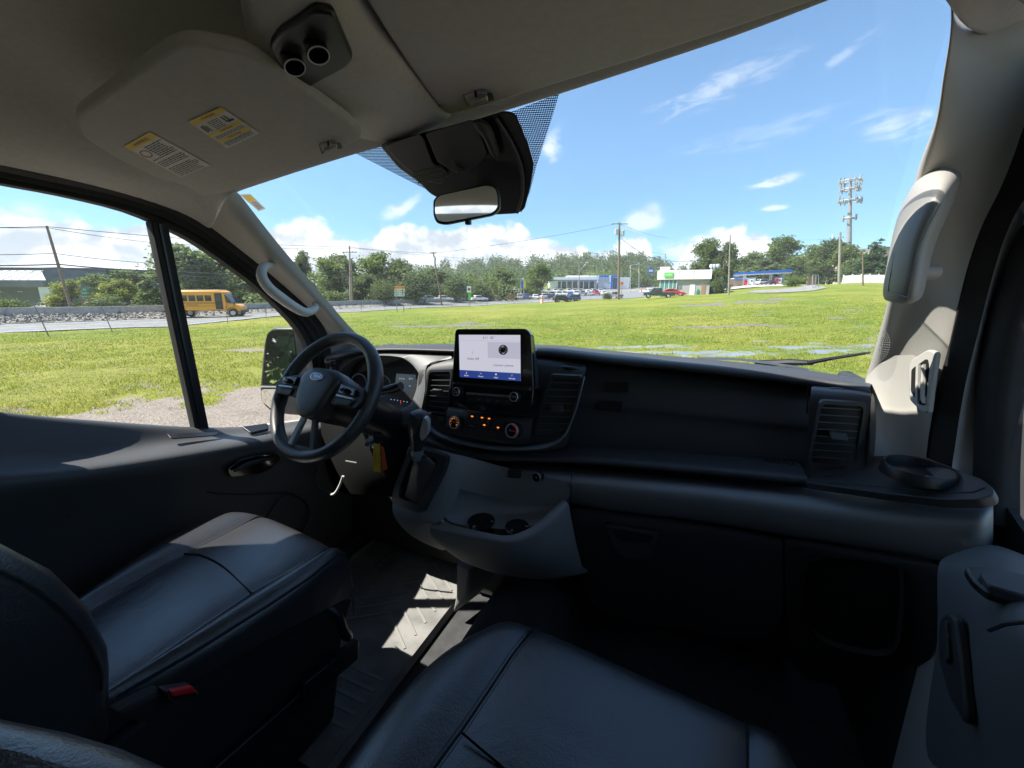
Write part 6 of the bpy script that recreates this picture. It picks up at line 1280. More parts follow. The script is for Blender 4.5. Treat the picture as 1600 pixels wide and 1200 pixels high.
# gear selector
gs = part('gear_selector', 'automatic gear selector with a black knob and chrome insert')
pg = plane3(W(640, 697, y=.885), W(697, 714, y=.868), W(612, 782, y=.845)); ng = pg[1] if pg[1].y < 0 else -pg[1]
def ringslab(m, outer, inner, plane, off, dep, mt):
    a = [W(x, y, plane=(plane[0]+ng*off, plane[1])) for x, y in outer]; b = [W(x, y, plane=(plane[0]+ng*off, plane[1])) for x, y in inner]
    m.grid([[p-ng*dep for p in a]+[a[0]-ng*dep], a+[a[0]], b+[b[0]], [p-ng*dep for p in b]+[b[0]-ng*dep]], mt)
oo = rnd([(641, 697), (698, 713), (690, 740), (657, 803), (611, 785), (616, 760)], 7); ii = rnd([(645, 707), (684, 717), (678, 738), (650, 789), (622, 777), (626, 758)], 5)
m = MB(); ringslab(m, oo, ii, pg, .008, .02, mat('bezel satin', (.035, .037, .042), rough=.28)); m.build('bezel', gs, smooth=50)
MB().face([W(a, b, plane=(pg[0]-ng*.008, pg[1])) for a, b in ii], M_blk).build('base_plate', gs, smooth=0)
px_slab([(632, 712), (642, 714), (627, 762), (618, 759)], -ng*.004, M_pblk, plane=(pg[0]+ng*.004, pg[1])).build('indicator_strip', gs)
m = MB()
for i, s in enumerate('PRNDM'): m.text(s, W(635-i*2.9, 719+i*9.2, plane=(pg[0]+ng*.005, pg[1])), (1, .1, -.1), (0, .4, 1), .0062, WTXT if s != 'P' else CT)
m.build('gear_letters', gs, smooth=0)
# boot
bp = [W(a, b, plane=(pg[0], pg[1])) for a, b in rnd([(648, 715), (682, 722), (676, 740), (652, 785), (632, 776), (640, 745)], 6, 3)]; top = W(653, 712, y=.85); rows = []
for f in (0, .2, .4, .6, .8, 1): rows.append([lerp(p, top+(p-sum(bp, Vector())/len(bp))*.22, f)+ng*(.006*math.sin(f*15)) for p in bp])
MB().grid(rows, M_lea, closed=True).build('boot', gs, smooth=60)
kc = W(654, 668, y=.84); kt = W(656, 645, y=.838); kb = W(650, 700, y=.845); ax = (kt-kb).normalized()
base_ = W(651, 712, y=.845)
prof = [(.0001, 1.0), (.015, .985), (.0235, .93), (.028, .80), (.0285, .65), (.026, .48), (.0215, .30), (.018, .14), (.0165, 0.)]
Lk = (W(656, 641, y=.84)-W(651, 702, y=.845)).length
MB().rev(W(651, 702, y=.845), ax, [(r, h*Lk) for r, h in reversed(prof)], mat('knob grey', (.035, .036, .038), rough=.32), seg=28).build('knob', gs)
MB().rev(base_, ax, [(.012, -.01), (.0125, .0), (.0165, .006), (.0160, .018), (.0155, .02)], M_dslv, seg=24).build('collar', gs)
ins = [W(a, b, y=.812) for a, b in rnd([(662, 651), (669, 658), (669, 678), (659, 691), (655, 680), (658, 664)], 5, 3)]; MB().slab(ins, Vector((-.006, .02, 0)), M_slv).build('knob_insert', gs, bevel=.003, seg=3)
# console leg down to the floor and the body under the dash
MB().slab(P((712, 880), (735, 890), (730, 930), (706, 960), (712, 930), y=1.0), (.04, .12, 0), M_gry).build('console_leg', co_, bevel=.008)
m = MB(); m.box((.0, 1.30, .25), (.34, .3, .5), M_dash2); m.build('console_core', co_)
# ---------------------------------------------------------------- steering wheel
sw = part('steering_wheel', 'black steering wheel with a blue oval badge')
WC = Vector((-.425, .795, .785)); ex = Vector((.99, -.09, -.01)).normalized(); ey = Vector((0, .541, .841)); ez = ex.cross(ey).normalized(); ey = ez.cross(ex)
def L3(x, y, z=0.): return WC+(ex*x+ey*y+ez*z)*.95
M_whl = mat('wheel leather', (.040, .041, .043), rough=.42, spec=.6, noise_amt=.08, nscale=6, bump=.4, bscale=500, bdist=.0004)
m = MB(); R_ = .168; rows = []
for i in range(72):
    a = 6.2832*i/72; o = ex*math.cos(a)+ey*math.sin(a); r = .0165+(.0022*max(0, math.cos(2*(a-RAD(25)))**3) if .2 < math.sin(a)+.5 else 0)
    rows.append([WC+o*R_+(o*math.cos(q)+ez*math.sin(q)*1.12)*r for q in [6.2832*k/16 for k in range(16)]])
rows.append(rows[0]); m.grid(rows, M_whl, closed=True); m.build('rim', sw, smooth=180)
pad = rnd([(-.078, .040), (-.05, .066), (.05, .066), (.078, .040), (.062, -.02), (.044, -.064), (.02, -.078), (-.02, -.078), (-.044, -.064), (-.062, -.02)], .015, 3)
def dome(x, y): return .045-1.6*(x*x+y*y)*.6
m = MB(); rr0 = [L3(x, y, -.01) for x, y in pad]; rws = [rr0]
for k in (1.0, .93, .8, .6, .35, .12): rws.append([L3(x*k, (y+.005)*k-.005, dome(x*k, y*k)-(.010 if k == 1 else .002 if k > .9 else 0)) for x, y in pad])
m.grid(rws, M_whl, closed=True); m.face(rws[-1], M_whl); m.build('airbag_pad', sw, smooth=60)
m = MB(); m.text('SRS', L3(-.014, -.052, .0445), ex, ey, .0085, DTXT); m.text('AIRBAG', L3(.002, -.060, .0440), ex, ey, .0085, DTXT); m.build('embossed_lettering', sw, smooth=0)
BL = mat('badge blue', (.015, .09, .42), rough=.25, coat=.5); CH = mat('chrome', (.75, .76, .78), rough=.2, metal=.6)
o = MB(); ec = L3(0, .036, .044)
def ell(rx, ry, z, n=40): return [ec+ex*rx*math.cos(t)+ey*ry*math.sin(t)+ez*z for t in [6.2832*i/n for i in range(n)]]
o.grid([ell(.0245, .0115, -.006), ell(.0245, .0115, .002), ell(.0225, .0098, .0028), ell(.0222, .0096, .0018)], CH, closed=True); o.face(ell(.0223, .0097, .0018), BL)
o.grid([ell(.0205, .0084, .0021), ell(.0198, .0078, .0021)], CH, closed=True); o.text('Ford', ec+ez*.0022+ey*.0004, ex, ey, .0135, CH, shear=.35); o.build('badge', sw, smooth=40)
for s in (-1, 1):
    m = MB(); pts = rnd([(s*.062, .046), (s*.172, .022), (s*.176, -.010), (s*.165, -.026), (s*.068, -.028)], .008, 3)
    if s < 0: pts = pts[::-1]
    m.slab([L3(x, y, .028) for x, y in pts], ez*-.03, M_blk); m.build('spoke', sw, bevel=.006, seg=3)
    m = MB(); pts = [(s*.088, .030), (s*.148, .020), (s*.150, .002), (s*.090, .004)]; m.slab([L3(x, y, .036) for x, y in (pts if s > 0 else pts[::-1])], ez*-.012, M_pblk)
    pts = [(s*.090, -.008), (s*.150, -.008), (s*.144, -.024), (s*.092, -.026)]; m.slab([L3(x, y, .034) for x, y in (pts if s > 0 else pts[::-1])], ez*-.012, M_dash); m.build('switch_block', sw, bevel=.002)
    pts = [(s*.090, .000), (s*.150, -.003), (s*.150, -.008), (s*.090, -.006)]; MB().slab([L3(x, y, .038) for x, y in (pts if s > 0 else pts[::-1])], ez*-.012, M_slv).build('silver_strip', sw, bevel=.001)
    m = MB(); m.tube([L3(s*.118, .012, .035), L3(s*.118, .012, .046)], .007, M_blk, seg=12); m.box(L3(s*.118, .012, .044), (.018, .006, .006), M_pblk); m.build('rocker', sw)
m = MB()
for s in (-1, 1): m.slab([L3(s*.012, -.072, .02), L3(s*.03, -.070, .02), L3(s*.062, -.168, .005), L3(s*.040, -.172, .005)][::(1 if s > 0 else -1)], ez*-.012, M_dslv if s < 0 else M_dash)
m.slab([L3(-.045, -.150, .004), L3(.045, -.150, .004), L3(.055, -.172, .002), L3(-.055, -.172, .002)], ez*-.012, M_dash); m.build('lower_spoke', sw, bevel=.004, seg=3)
MB().rev(L3(0, 0, -.005), -ez, [(.065, 0), (.07, .03), (.062, .09), (.055, .26)], M_blk, seg=24).build('column_shroud', sw)
# stalks
m = MB(); m.tube([L3(.03, .0, -.05), L3(.13, .045, -.055), L3(.185, .06, -.05), L3(.215, .07, -.045)], [.008, .0085, .012, .011], M_blk, seg=12); m.build('stalk', sw, label='right stalk behind the wheel')
m = MB(); m.tube([L3(-.03, .0, -.05), L3(-.12, .03, -.055), L3(-.16, .04, -.05)], [.008, .0085, .011], M_blk, seg=12); m.build('stalk', sw)
# ignition and key with tags
kc = W(583, 684, y=.93); MB().rev(kc, (-.15, -.95, .1), [(.022, -.02), (.021, .0), (.013, .001), (.0125, .006)], M_blk, seg=28).build('ignition_lock', da)
key = empty('ignition_key', kc, label='metal key in the ignition lock with a ring', cat='key'); m = MB(); m.rev(Vector((0, -.002, 0)), (-.15, -.95, .1), [(.009, 0), (.009, .008), (.001, .008)], CH, seg=20); m.box((0, -.016, -.002), (.004, .022, .012), M_slv); m.box((.012, -.030, -.010), (.028, .008, .010), M_blk); m.ring((.020, -.034, -.013), (1, .2, 0), (0, 0, 1), .009, .009, .0009, CH, seg=20, ts=5); m.build('key_body', key, bevel=.001)
m = MB(); m.rev(Vector((.034, -.034, -.008)), (.3, -.9, 0), [(.008, -.003), (.009, 0), (.001, .001)], CH, seg=20); m.build('key_disc', key)
TY = mat('tag yellow', (.78, .52, .02), rough=.5); TR_ = mat('tag red', (.75, .10, .03), rough=.5)
def tag_obj(name, quad, y, mt, label, lines, txtm):
    Q = [W(a, b, y=y) for a, b in quad]; o = MB(); o.slab(Q, Vector((0, .0015, 0)), mt)
    q = lambda u, v: lerp(lerp(Q[0], Q[1], u), lerp(Q[3], Q[2], u), v)-Vector((0, .0006, 0))
    ux = (Q[1]-Q[0]).normalized(); uy = (Q[0]-Q[3]).normalized()
    for (u, v, sz, tx, rot) in lines:
        if rot: o.text(tx, q(u, v), -uy, ux, sz, txtm)
        else: o.text(tx, q(u, v), ux, uy, sz, txtm)
    o = o.build(name, smooth=0); setp(o, label, 'key tag', 'tags on the ignition key'); return o
tag_obj('key_tag', ((583, 694), (593.5, 694), (594.5, 738), (583, 736)), .895, TY, 'long yellow plastic tag hanging from the ignition key', ((.35, .5, .0062, 'STOCK 71 24', 1), (.75, .5, .0062, 'VAN WHITE', 1)), INK)
tag_obj('key_tag', ((595, 697), (599, 699), (605, 733), (596, 737)), .90, TR_, 'narrow orange-red tag beside the yellow one on the key', ((.4, .5, .004, 'REMOVE', 1),), LBL)
# ---------------------------------------------------------------- driver's seat
ds = part('driver_seat', 'black leather driver\'s seat with the sun on its front edge')
t_ = [((40, 985), (75, 1005), (110, 1120), (120, 1140), (150, 1170)), ((124, 930), (142, 949), (176, 1075), (165, 1100), (200, 1125)), ((180, 890), (215, 907), (285, 1000), (300, 1022), (300, 1066)), ((228, 857), (288, 865), (393, 927), (425, 943), (430, 992)), ((290, 818), (352, 833), (458, 890), (486, 902), (492, 962)), ((340, 801), (400, 807), (508, 858), (527, 868), (534, 938))]
Z = .462; rows = []
for i, (Lt, ls, rs_, pip, bt) in enumerate(t_):
    a, b, c, d = W(*Lt, z=Z+.012), W(*ls, z=Z-.004), W(*rs_, z=Z-.004), W(*pip, z=Z-.012); e = W(*bt, x=d.x+.006)
    rows.append([a+Vector((-.03, 0, -.12)), a+Vector((-.02, 0, -.03)), a, lerp(a, b, .5)+_z*.010, lerp(a, b, .93)+_z*.002, b-_z*.003, lerp(b, c, .07)+_z*.003, lerp(b, c, .33)+_z*.006, lerp(b, c, .66)+_z*.006, lerp(b, c, .93)+_z*.003, c-_z*.003, lerp(c, d, .12)+_z*.004, lerp(c, d, .55)+_z*.014, d, d+Vector((.008, 0, -.02)), e])
fr_ = rows[-1]
rows.append([p+Vector((.0, .022, -.010)) for p in fr_]); rows.append([p+Vector((0, .034, -.035)) for p in fr_]); rows.append([Vector((p.x, p.y+.03, max(.25, p.z-.12))) for p in fr_])
MB().grid(rows, M_lea).build('cushion', ds, sub=2)
rows = [[p for p in r] for r in rows]
m = MB(); 
for col in (5, 10, 13): m = MB(); m.tube([rows[i][col]+_z*(.0015 if col != 13 else .001) for i in range(1, 8)], .0017 if col != 13 else .0028, M_sew if col != 13 else M_lea2, seg=6); m.build('seam', ds)
a, b = rows[3][5], rows[3][10]; m = MB(); m.tube(smoothpts([a+_z*.003, lerp(a, b, .2)+Vector((0, .012, .009)), lerp(a, b, .5)+Vector((0, .014, .010)), lerp(a, b, .85)+Vector((0, .004, .006)), b+_z*.003], 16), .0018, M_sew, seg=6); m.build('seam', ds)
fro = rows[5][13]
m = MB(); ps_ = [(.05, .20), (.10, .40), (.66, .36), (.715, .30), (.66, .22), (.60, .0), (.05, .0)]; m.slab([Vector((-.285, y, z)) for y, z in ps_], (-.36, 0, 0), M_lea2); m.build('base', ds, bevel=.01)
m = MB(); m.bar((-.262, .12, .235), (-.262, .66, .16), .012, .03, M_blk); m.bar((-.255, .5, .20), (-.255, .66, .17), .02, .05, M_blk); m.build('slide_rail', ds, bevel=.003)
m = MB(); m.tube(smoothpts([(-.27, .60, .34), (-.25, .61, .31), (-.245, .62, .26), (-.25, .64, .22)], 10), [.008, .011, .012, .013, .013, .012, .012, .014, .012, .008], M_blk, seg=10); m.build('adjusting_lever', ds)
MB().slab(P((262, 1083), (306, 1075), (312, 1084), (305, 1092), (268, 1096), x=-.205), (-.03, 0, 0), M_blk).build('belt_buckle', ds, bevel=.003); MB().slab(P((268, 1081), (302, 1073.5), (309, 1082), (272, 1089), x=-.200), (-.012, 0, 0), mat('buckle red', (.62, .015, .02), rough=.35)).build('buckle_button', ds, bevel=.002)
MB().slab([W(a, b, x=-.222) for a, b in ((180, 1118), (255, 1078), (275, 1100), (245, 1135))], (-.03, 0, 0), M_lea2).build('buckle_stem', ds, bevel=.006)
pr = [W(a, b, x=-.285) for a, b in ((171, 1042), (168, 1008), (139, 949), (82, 892), (0, 849), (-120, 805), (-300, 770))]; pr = [(p.y, p.z) for p in pr]
pb_ = [(pr[0][0]-.02, .40)]+pr+[(pr[-1][0]-.22, pr[-1][1]+.30), (pr[-1][0]-.36, pr[-1][1]+.28), (-.02, .40)]
m = MB(); m.slab([Vector((-.262, y, z)) for y, z in pb_], (-.42, 0, 0), M_lea); m.build('backrest', ds, bevel=.03, seg=5)
m = MB(); m.tube(smoothpts([Vector((-.257, y-.022, z-.006)) for y, z in pr], 24), .0022, M_lea2, seg=6); m.build('backrest_piping', ds)
# ---------------------------------------------------------------- passenger seat
p_ = part('passenger_seat', 'black leather passenger seat in the foreground'); Z = .468
g_ = [[(761, 978), (829, 987), (920, 1022), (1010, 1066), (1100, 1106), (1168, 1140), (1235, 1172)],
      [(705, 1003), (800, 1025), (905, 1068), (1005, 1112), (1105, 1150), (1168, 1182), (1262, 1215)],
      [(645, 1056), (764, 1080), (885, 1125), (1000, 1172), (1110, 1215), (1168, 1250), (1300, 1290)],
      [(578, 1136), (722, 1142), (860, 1190), (1000, 1240), (1120, 1300), (1168, 1340), (1340, 1400)],
      [(536, 1198), (678, 1202), (835, 1265), (1000, 1330), (1120, 1400), (1168, 1450), (1400, 1550)],
      [(440, 1340), (580, 1350), (780, 1450), (1000, 1560), (1120, 1700), (1168, 1760), (1460, 1850)]]
rows = []
for r in g_:
    a = [W(x, y, z=Z+(-.012 if i in (0, 6) else -.004 if i in (1, 5) else .010)) for i, (x, y) in enumerate(r)]
    rows.append([a[0]+Vector((-.03, 0, -.16)), a[0]+Vector((-.018, 0, -.03)), a[0], lerp(a[0], a[1], .45)+_z*.016, lerp(a[0], a[1], .92)+_z*.004, a[1], lerp(a[1], a[2], .1)+_z*.004, a[2], a[3], a[4], lerp(a[4], a[5], .9)+_z*.003, a[5], lerp(a[5], a[6], .12)+_z*.005, lerp(a[5], a[6], .6)+_z*.01, a[6], a[6]+Vector((.01, 0, -.04))])
f0 = rows[0]; rows = [[Vector((p.x, p.y+.02, p.z-.18)) for p in f0], [p+Vector((0, .034, -.04)) for p in f0], [p+Vector((0, .022, -.012)) for p in f0]]+rows
MB().grid(rows, M_lea).build('cushion', p_, sub=2)
m = MB()
for col in (5, 11): MB().tube([rows[i][col]+_z*.002 for i in range(2, 9)], .0017, M_sew, seg=6).build('seam', p_)
for col, o_ in ((5, .006), (5, -.006)): MB().tube([rows[i][col]+_z*.0015+Vector((o_, 0, .001)) for i in range(2, 9)], .0007, mat('stitch', (.07, .07, .075), rough=.7), seg=5).build('stitch_line', p_); MB().tube([W(a, b, z=Z+.008) for a, b in ((722, 1145), (745, 1165), (775, 1190), (820, 1230))], .0017, M_sew, seg=6).build('cross_seam', p_)
m = MB(); m.box((.42, .20, .15), (.50, .50, .3), M_lea2); m.build('base', p_, bevel=.02)
o = MB(); o.slab([W(a, b, z=.70) for a, b in ((-260, 1065), (-60, 1078), (0, 1092), (112, 1114), (190, 1136), (262, 1166), (305, 1192), (335, 1260), (200, 1500), (-260, 1500))], (0, 0, -.16), M_lea); o.build('side_bolster', p_, bevel=.035, seg=5)
# ---------------------------------------------------------------- floor, mat, bulkhead
fl = MB(); fl.box((0, -1.05, -.06), (1.86, 5.1, .08), M_carp); fl.box((0, 1.49, .05), (1.86, .05, .30), M_dash2); fl.box((0, 1.66, .40), (1.7, .04, .75), M_dash2); fl.box((0, 1.60, .79), (1.64, .10, .03), M_dash2)
fl.box((-.90, 1.30, .16), (.05, .72, .5), M_dash2); fl.box((.935, 1.30, .35), (.04, .72, .9), M_dash2); fl.build('cab_floor', van, bevel=.01)
MB().box((.06, 1.02, .03), (.34, .9, .16), M_carp, taper=.7).build('floor_tunnel', van, bevel=.03, seg=3)
fmx = MB(); N_ = 26; rows = []
for j in range(N_):
    y = .50+.98*j/(N_-1); zb = -.008+max(0, y-1.22)**1.5*.9; rows.append([Vector((x, y, zb+(.0 if -.70 < x < -.24 else .016)*0)) for x in (-.74, -.73, -.72, -.6, -.5, -.4, -.3, -.225, -.215, -.205)])
for r in rows: r[1].z += .014; r[2].z += .002; r[-2].z += .014; r[0].z -= .005; r[-1].z -= .005
fmx.grid(rows, M_mat); M_rib = mat('mat rib', (.24, .235, .22), rough=.75)
for k in range(6):   # chevron ribs
    y = .80+k*.055; zz_ = -.002
    zb_ = lambda q: -.0065+max(0, q-1.22)**1.5*.9
    for s in (-1, 1): fmx.bar((-.40, y+.15, zb_(y+.15)), (-.40+s*.14, y+.05, zb_(y+.05)), .008, .002, M_rib)
for k in range(5): fmx.bar((-.70, .60+k*.035, -.0065), (-.25, .60+k*.035, -.0065), .010, .002, M_rib)
for k in range(9): fmx.bar((-.60+k*.0, 1.10+k*.03, .0+max(0, k*.03-.12)**1.5*.9), (-.58, 1.10+k*.03, .0+max(0, k*.03-.12)**1.5*.9), .010, .002, M_rib)
fo = fmx.build('floor_mat'); setp(fo, 'ribbed grey rubber mat on the driver\'s side floor, partly sunlit', 'floor mat')
pe = part('pedal', 'accelerator pedal'); MB().box((-.30, 1.28, .12), (.06, .02, .16), M_blk, rot=Matrix.Rotation(-.5, 3, 'X')).build('pedal_pad', pe, bevel=.004)
pe = part('pedal', 'brake pedal'); MB().box((-.43, 1.24, .17), (.11, .02, .07), M_blk, rot=Matrix.Rotation(-.5, 3, 'X')).build('pedal_pad', pe, bevel=.004); MB().bar((-.43, 1.25, .18), (-.43, 1.4, .45), .015, .02, M_blk).build('pedal_arm', pe)
# ---------------------------------------------------------------- right pillar, vent, grab handle
rp = part('pillar_trim', 'right windscreen pillar in beige plastic, sunlit near its foot')
A = smoothpts([W(a, b, x=x) for a, b, x in ((1484, -30, .68), (1488, 22, .69), (1483, 70, .70), (1474, 120, .72), (1467, 170, .735), (1458, 205, .745), (1440, 250, .755), (1428, 290, .76), (1412, 360, .77), (1398, 430, .78), (1386, 478, .79), (1372, 530, .80), (1358, 578, .81), (1347, 612, .815))], 26)
B_ = smoothpts([W(a, b, x=x) for a, b, x in ((1516, 5, .755), (1512, 62, .76), (1512, 110, .77), (1508, 160, .78), (1500, 210, .79), (1486, 255, .795), (1470, 300, .80), (1450, 370, .81), (1430, 440, .815), (1412, 490, .82), (1400, 540, .83), (1388, 590, .84), (1378, 640, .845))], 26)
C_ = smoothpts([W(a, b, x=x) for a, b, x in ((1665, 20, .868), (1660, 66, .868), (1622, 120, .868), (1597, 172, .868), (1575, 235, .87), (1548, 300, .87), (1522, 362, .872), (1504, 430, .874), (1491, 500, .876), (1477, 560, .878), (1463, 602, .88), (1452, 650, .88), (1445, 722, .88))], 26)
rows = [[a+Vector((.01, .03, .01)), a, lerp(a, b, .5)+Vector((-.008, -.008, 0)), b, lerp(b, c, .33), lerp(b, c, .7), c, c+Vector((.02, 0, 0))] for a, b, c in zip(A, B_, C_)]
MB().grid(rows, M_bei).build('cover', rp, sub=1)
# foot panel of the pillar next to the dash
rows = [[W(1347, 590, y=1.10), W(1400, 545, x=.82), W(1455, 560, x=.868), W(1466, 600, x=.872)], [W(1352, 612, y=1.06), W(1392, 620, x=.835), W(1440, 640, x=.868), W(1456, 650, x=.874)], [W(1362, 680, y=1.0), W(1390, 690, x=.84), W(1430, 700, x=.868), W(1446, 710, x=.874)], [W(1362, 760, y=.95), W(1390, 760, x=.84), W(1430, 760, x=.868), W(1446, 760, x=.874)]]
MB().grid(rows, M_bei).build('foot_cover', rp, sub=1)
rf_ = MB(); ph = [(1418, 575), (1423, 562), (1450, 545), (1462, 550), (1453, 610), (1449, 645), (1440, 645), (1420, 625)]
pq = plane3(W(1418, 575, x=.845), W(1462, 550, x=.858), W(1440, 645, x=.856)); nq = pq[1] if pq[1].x < 0 else -pq[1]
px_slab(ph, -nq*.01, M_bei, r=6, plane=(pq[0]+nq*.008, pq[1])).build('vent_surround', rp, bevel=.003)
px_slab([(1424, 577), (1448, 560), (1450, 572), (1444, 633), (1436, 632), (1423, 612)], -nq*.004, MATS['vent dark'], r=4, plane=(pq[0]+nq*.010, pq[1])).build('side_vent', rp, bevel=0)  # near-black slab under the fins, the opening's shade painted in
m = MB()
for px in (1431, 1439): px_slab([(px, 572), (px+3.5, 569), (px+2, 630), (px-1.5, 624)], -nq*.006, M_bei, plane=(pq[0]+nq*.014, pq[1]), mb=m)
m.build('vent_fins', rp)
c = W(1373, 541, x=.800); m = MB()
sp_n = (Vector((-.72, -.69, .05))).normalized()
for k in range(8):
    for i in range(max(1, k*6)):
        a = 6.283*i/max(1, k*6); a2 = _z.cross(sp_n).normalized(); p = c+sp_n*.004+a2*k*.0028*math.cos(a)+_z*k*.0045*math.sin(a); m.rev(p, sp_n, [(.0009, 0), (.0001, .0002)], M_gry, seg=5)
m.build('speaker_grille', rp)
hr = (((1446, 271, .80), (1452, 266, .785), (1478, 264, .79), (1492, 267, .805), (1497, 274, .825)),
 ((1431, 290, .77), (1437, 288, .752), (1474, 285, .752), (1489, 287, .775), (1496, 288, .815)),
 ((1416, 318, .76), (1422, 318, .742), (1460, 322, .742), (1477, 319, .768), (1485, 314, .81)),
 ((1406, 342, .755), (1412, 343, .737), (1446, 352, .737), (1464, 348, .762), (1473, 340, .80)),
 ((1396, 384, .752), (1402, 385, .734), (1432, 390, .734), (1447, 387, .757), (1455, 378, .79)),
 ((1389, 425, .752), (1395, 426, .734), (1426, 431, .734), (1440, 426, .757), (1446, 416, .785)),
 ((1383, 455, .755), (1389, 458, .737), (1420, 465, .737), (1434, 458, .758), (1439, 448, .785)),
 ((1386, 467, .768), (1393, 470, .752), (1417, 474, .752), (1429, 470, .768), (1435, 464, .79)))
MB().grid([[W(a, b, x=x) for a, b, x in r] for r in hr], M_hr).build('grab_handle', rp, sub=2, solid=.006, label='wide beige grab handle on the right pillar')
MB().tube([W(a, b, x=x-.0015) for a, b, x in ((1398, 395, .734), (1392, 430, .734), (1388, 455, .737), (1418, 465, .737), (1426, 430, .734), (1434, 390, .734), (1452, 350, .739), (1470, 318, .745))], .0009, M_gry, seg=5).build('handle_seam', rp)
MB().rev(W(1452, 425, x=.80), (-1, -.3, 0), [(.012, -.01), (.012, .012), (.006, .016)], M_bei, seg=16).build('handle_mount', rp)
# ---------------------------------------------------------------- right door, seals and glass
rd = part('front_door', 'passenger\'s door with its window at the right edge')
S0 = smoothpts([W(a, b, x=.878) for a, b in ((1700, 60), (1660, 95), (1600, 168), (1575, 238), (1548, 303), (1522, 365), (1504, 432), (1491, 502), (1477, 562), (1463, 604), (1452, 650), (1445, 722), (1445, 770))], 30)
S1 = smoothpts([W(a, b, x=.90) for a, b in ((1790, 160), (1720, 210), (1640, 275), (1600, 312), (1578, 352), (1560, 400), (1542, 465), (1526, 530), (1513, 580), (1501, 640), (1492, 700), (1487, 735), (1486, 790))], 30)
S2 = smoothpts([W(a, b, x=.93) for a, b in ((1800, 190), (1735, 235), (1655, 300), (1608, 340), (1590, 375), (1572, 420), (1553, 475), (1541, 530), (1533, 580), (1529, 640), (1527, 700), (1526, 745), (1526, 800))], 30)
S3 = smoothpts([W(a, b, x=.92) for a, b in ((1830, 230), (1760, 280), (1680, 345), (1638, 385), (1612, 425), (1594, 470), (1578, 520), (1567, 575), (1560, 625), (1556, 680), (1554, 720), (1553, 760), (1553, 820))], 30)
MB().grid([[a, lerp(a, b, .3)+Vector((-.01, 0, 0)), lerp(a, b, .6)+Vector((-.006, 0, 0)), b] for a, b in zip(S0, S1)], M_rub).build('door_seal', rd, sub=1)
MB().grid([[b, c] for b, c in zip(S1, S2)], M_wpaint).build('door_jamb', rd)
MB().grid([[c, lerp(c, d, .3)+Vector((-.016, 0, 0)), lerp(c, d, .8)+Vector((-.008, 0, 0)), d, d+Vector((.03, 0, 0))] for c, d in zip(S2, S3)], M_rub).build('window_frame', rd, sub=1)
g = [S3[i]+Vector((.01, 0, 0)) for i in range(0, 30, 3)]; MB().grid([g, [Vector((.94, p.y-.0, .60)) if False else Vector((.93, .3, p.z)) for p in g]], GL).build('window_glass', rd, smooth=0)
MB().slab([W(a, b, x=.935) for a, b in ((1548, 768), (1556, 768), (1640, 890), (1720, 1000), (1720, 1060), (1540, 1060))], (.01, 0, 0), M_rub).build('lower_seal', rd)
rows = [[W(a, b, x=x) for a, b, x in r] for r in (
 ((1470, 872, .80), (1500, 862, .84), (1545, 845, .90), (1600, 866, .925), (1800, 960, .925)),
 ((1466, 884, .785), (1504, 872, .80), (1552, 862, .84), (1600, 880, .86), (1800, 990, .86)),
 ((1463, 915, .78), (1510, 910, .775), (1560, 905, .78), (1605, 925, .785), (1800, 1050, .785)),
 ((1468, 1000, .78), (1515, 980, .765), (1560, 965, .75), (1605, 975, .745), (1800, 1110, .745)),
 ((1450, 1090, .79), (1510, 1080, .77), (1560, 1055, .74), (1610, 1050, .735), (1800, 1200, .735)),
 ((1440, 1200, .80), (1500, 1210, .785), (1575, 1220, .76), (1640, 1230, .75), (1800, 1400, .75)))]
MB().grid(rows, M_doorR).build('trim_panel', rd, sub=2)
c = W(1562, 905, x=.80); px_slab([(1506, 884), (1540, 884), (1610, 898), (1660, 915), (1660, 950), (1600, 940), (1545, 925), (1520, 905)], (0, 0, -.01), M_blk, r=8, z=W(1560, 905, x=.79).z+.016).build('window_switch', rd, bevel=.004)
px_slab([(1530, 892), (1600, 902), (1650, 920), (1650, 935), (1600, 930), (1545, 914)], (0, 0, -.01), M_dash, r=6, z=W(1560, 905, x=.79).z+.022).build('switch_cap', rd, bevel=.003)
pr_ = plane3(W(1463, 960, x=.775), W(1490, 960, x=.765), W(1505, 1120, x=.765)); n5 = pr_[1] if pr_[1].x < 0 else -pr_[1]
px_slab([(1466, 970), (1478, 955), (1490, 965), (1500, 1030), (1508, 1110), (1506, 1132), (1482, 1090), (1466, 1030)], -n5*.01, M_dash2, r=8, plane=(pr_[0]+n5*.006, pr_[1])).build('release_handle', rd, bevel=.003)
px_slab([(1470, 975), (1477, 968), (1482, 1030), (1474, 1035)], -n5*.01, M_dash, r=3, plane=(pr_[0]+n5*.010, pr_[1])).build('release_lever', rd, bevel=.002)
MB().tube([W(a, b, x=.73) for a, b in ((1545, 985), (1570, 975), (1600, 972), (1680, 985))], .0018, M_dash2, seg=6).build('panel_groove', rd)
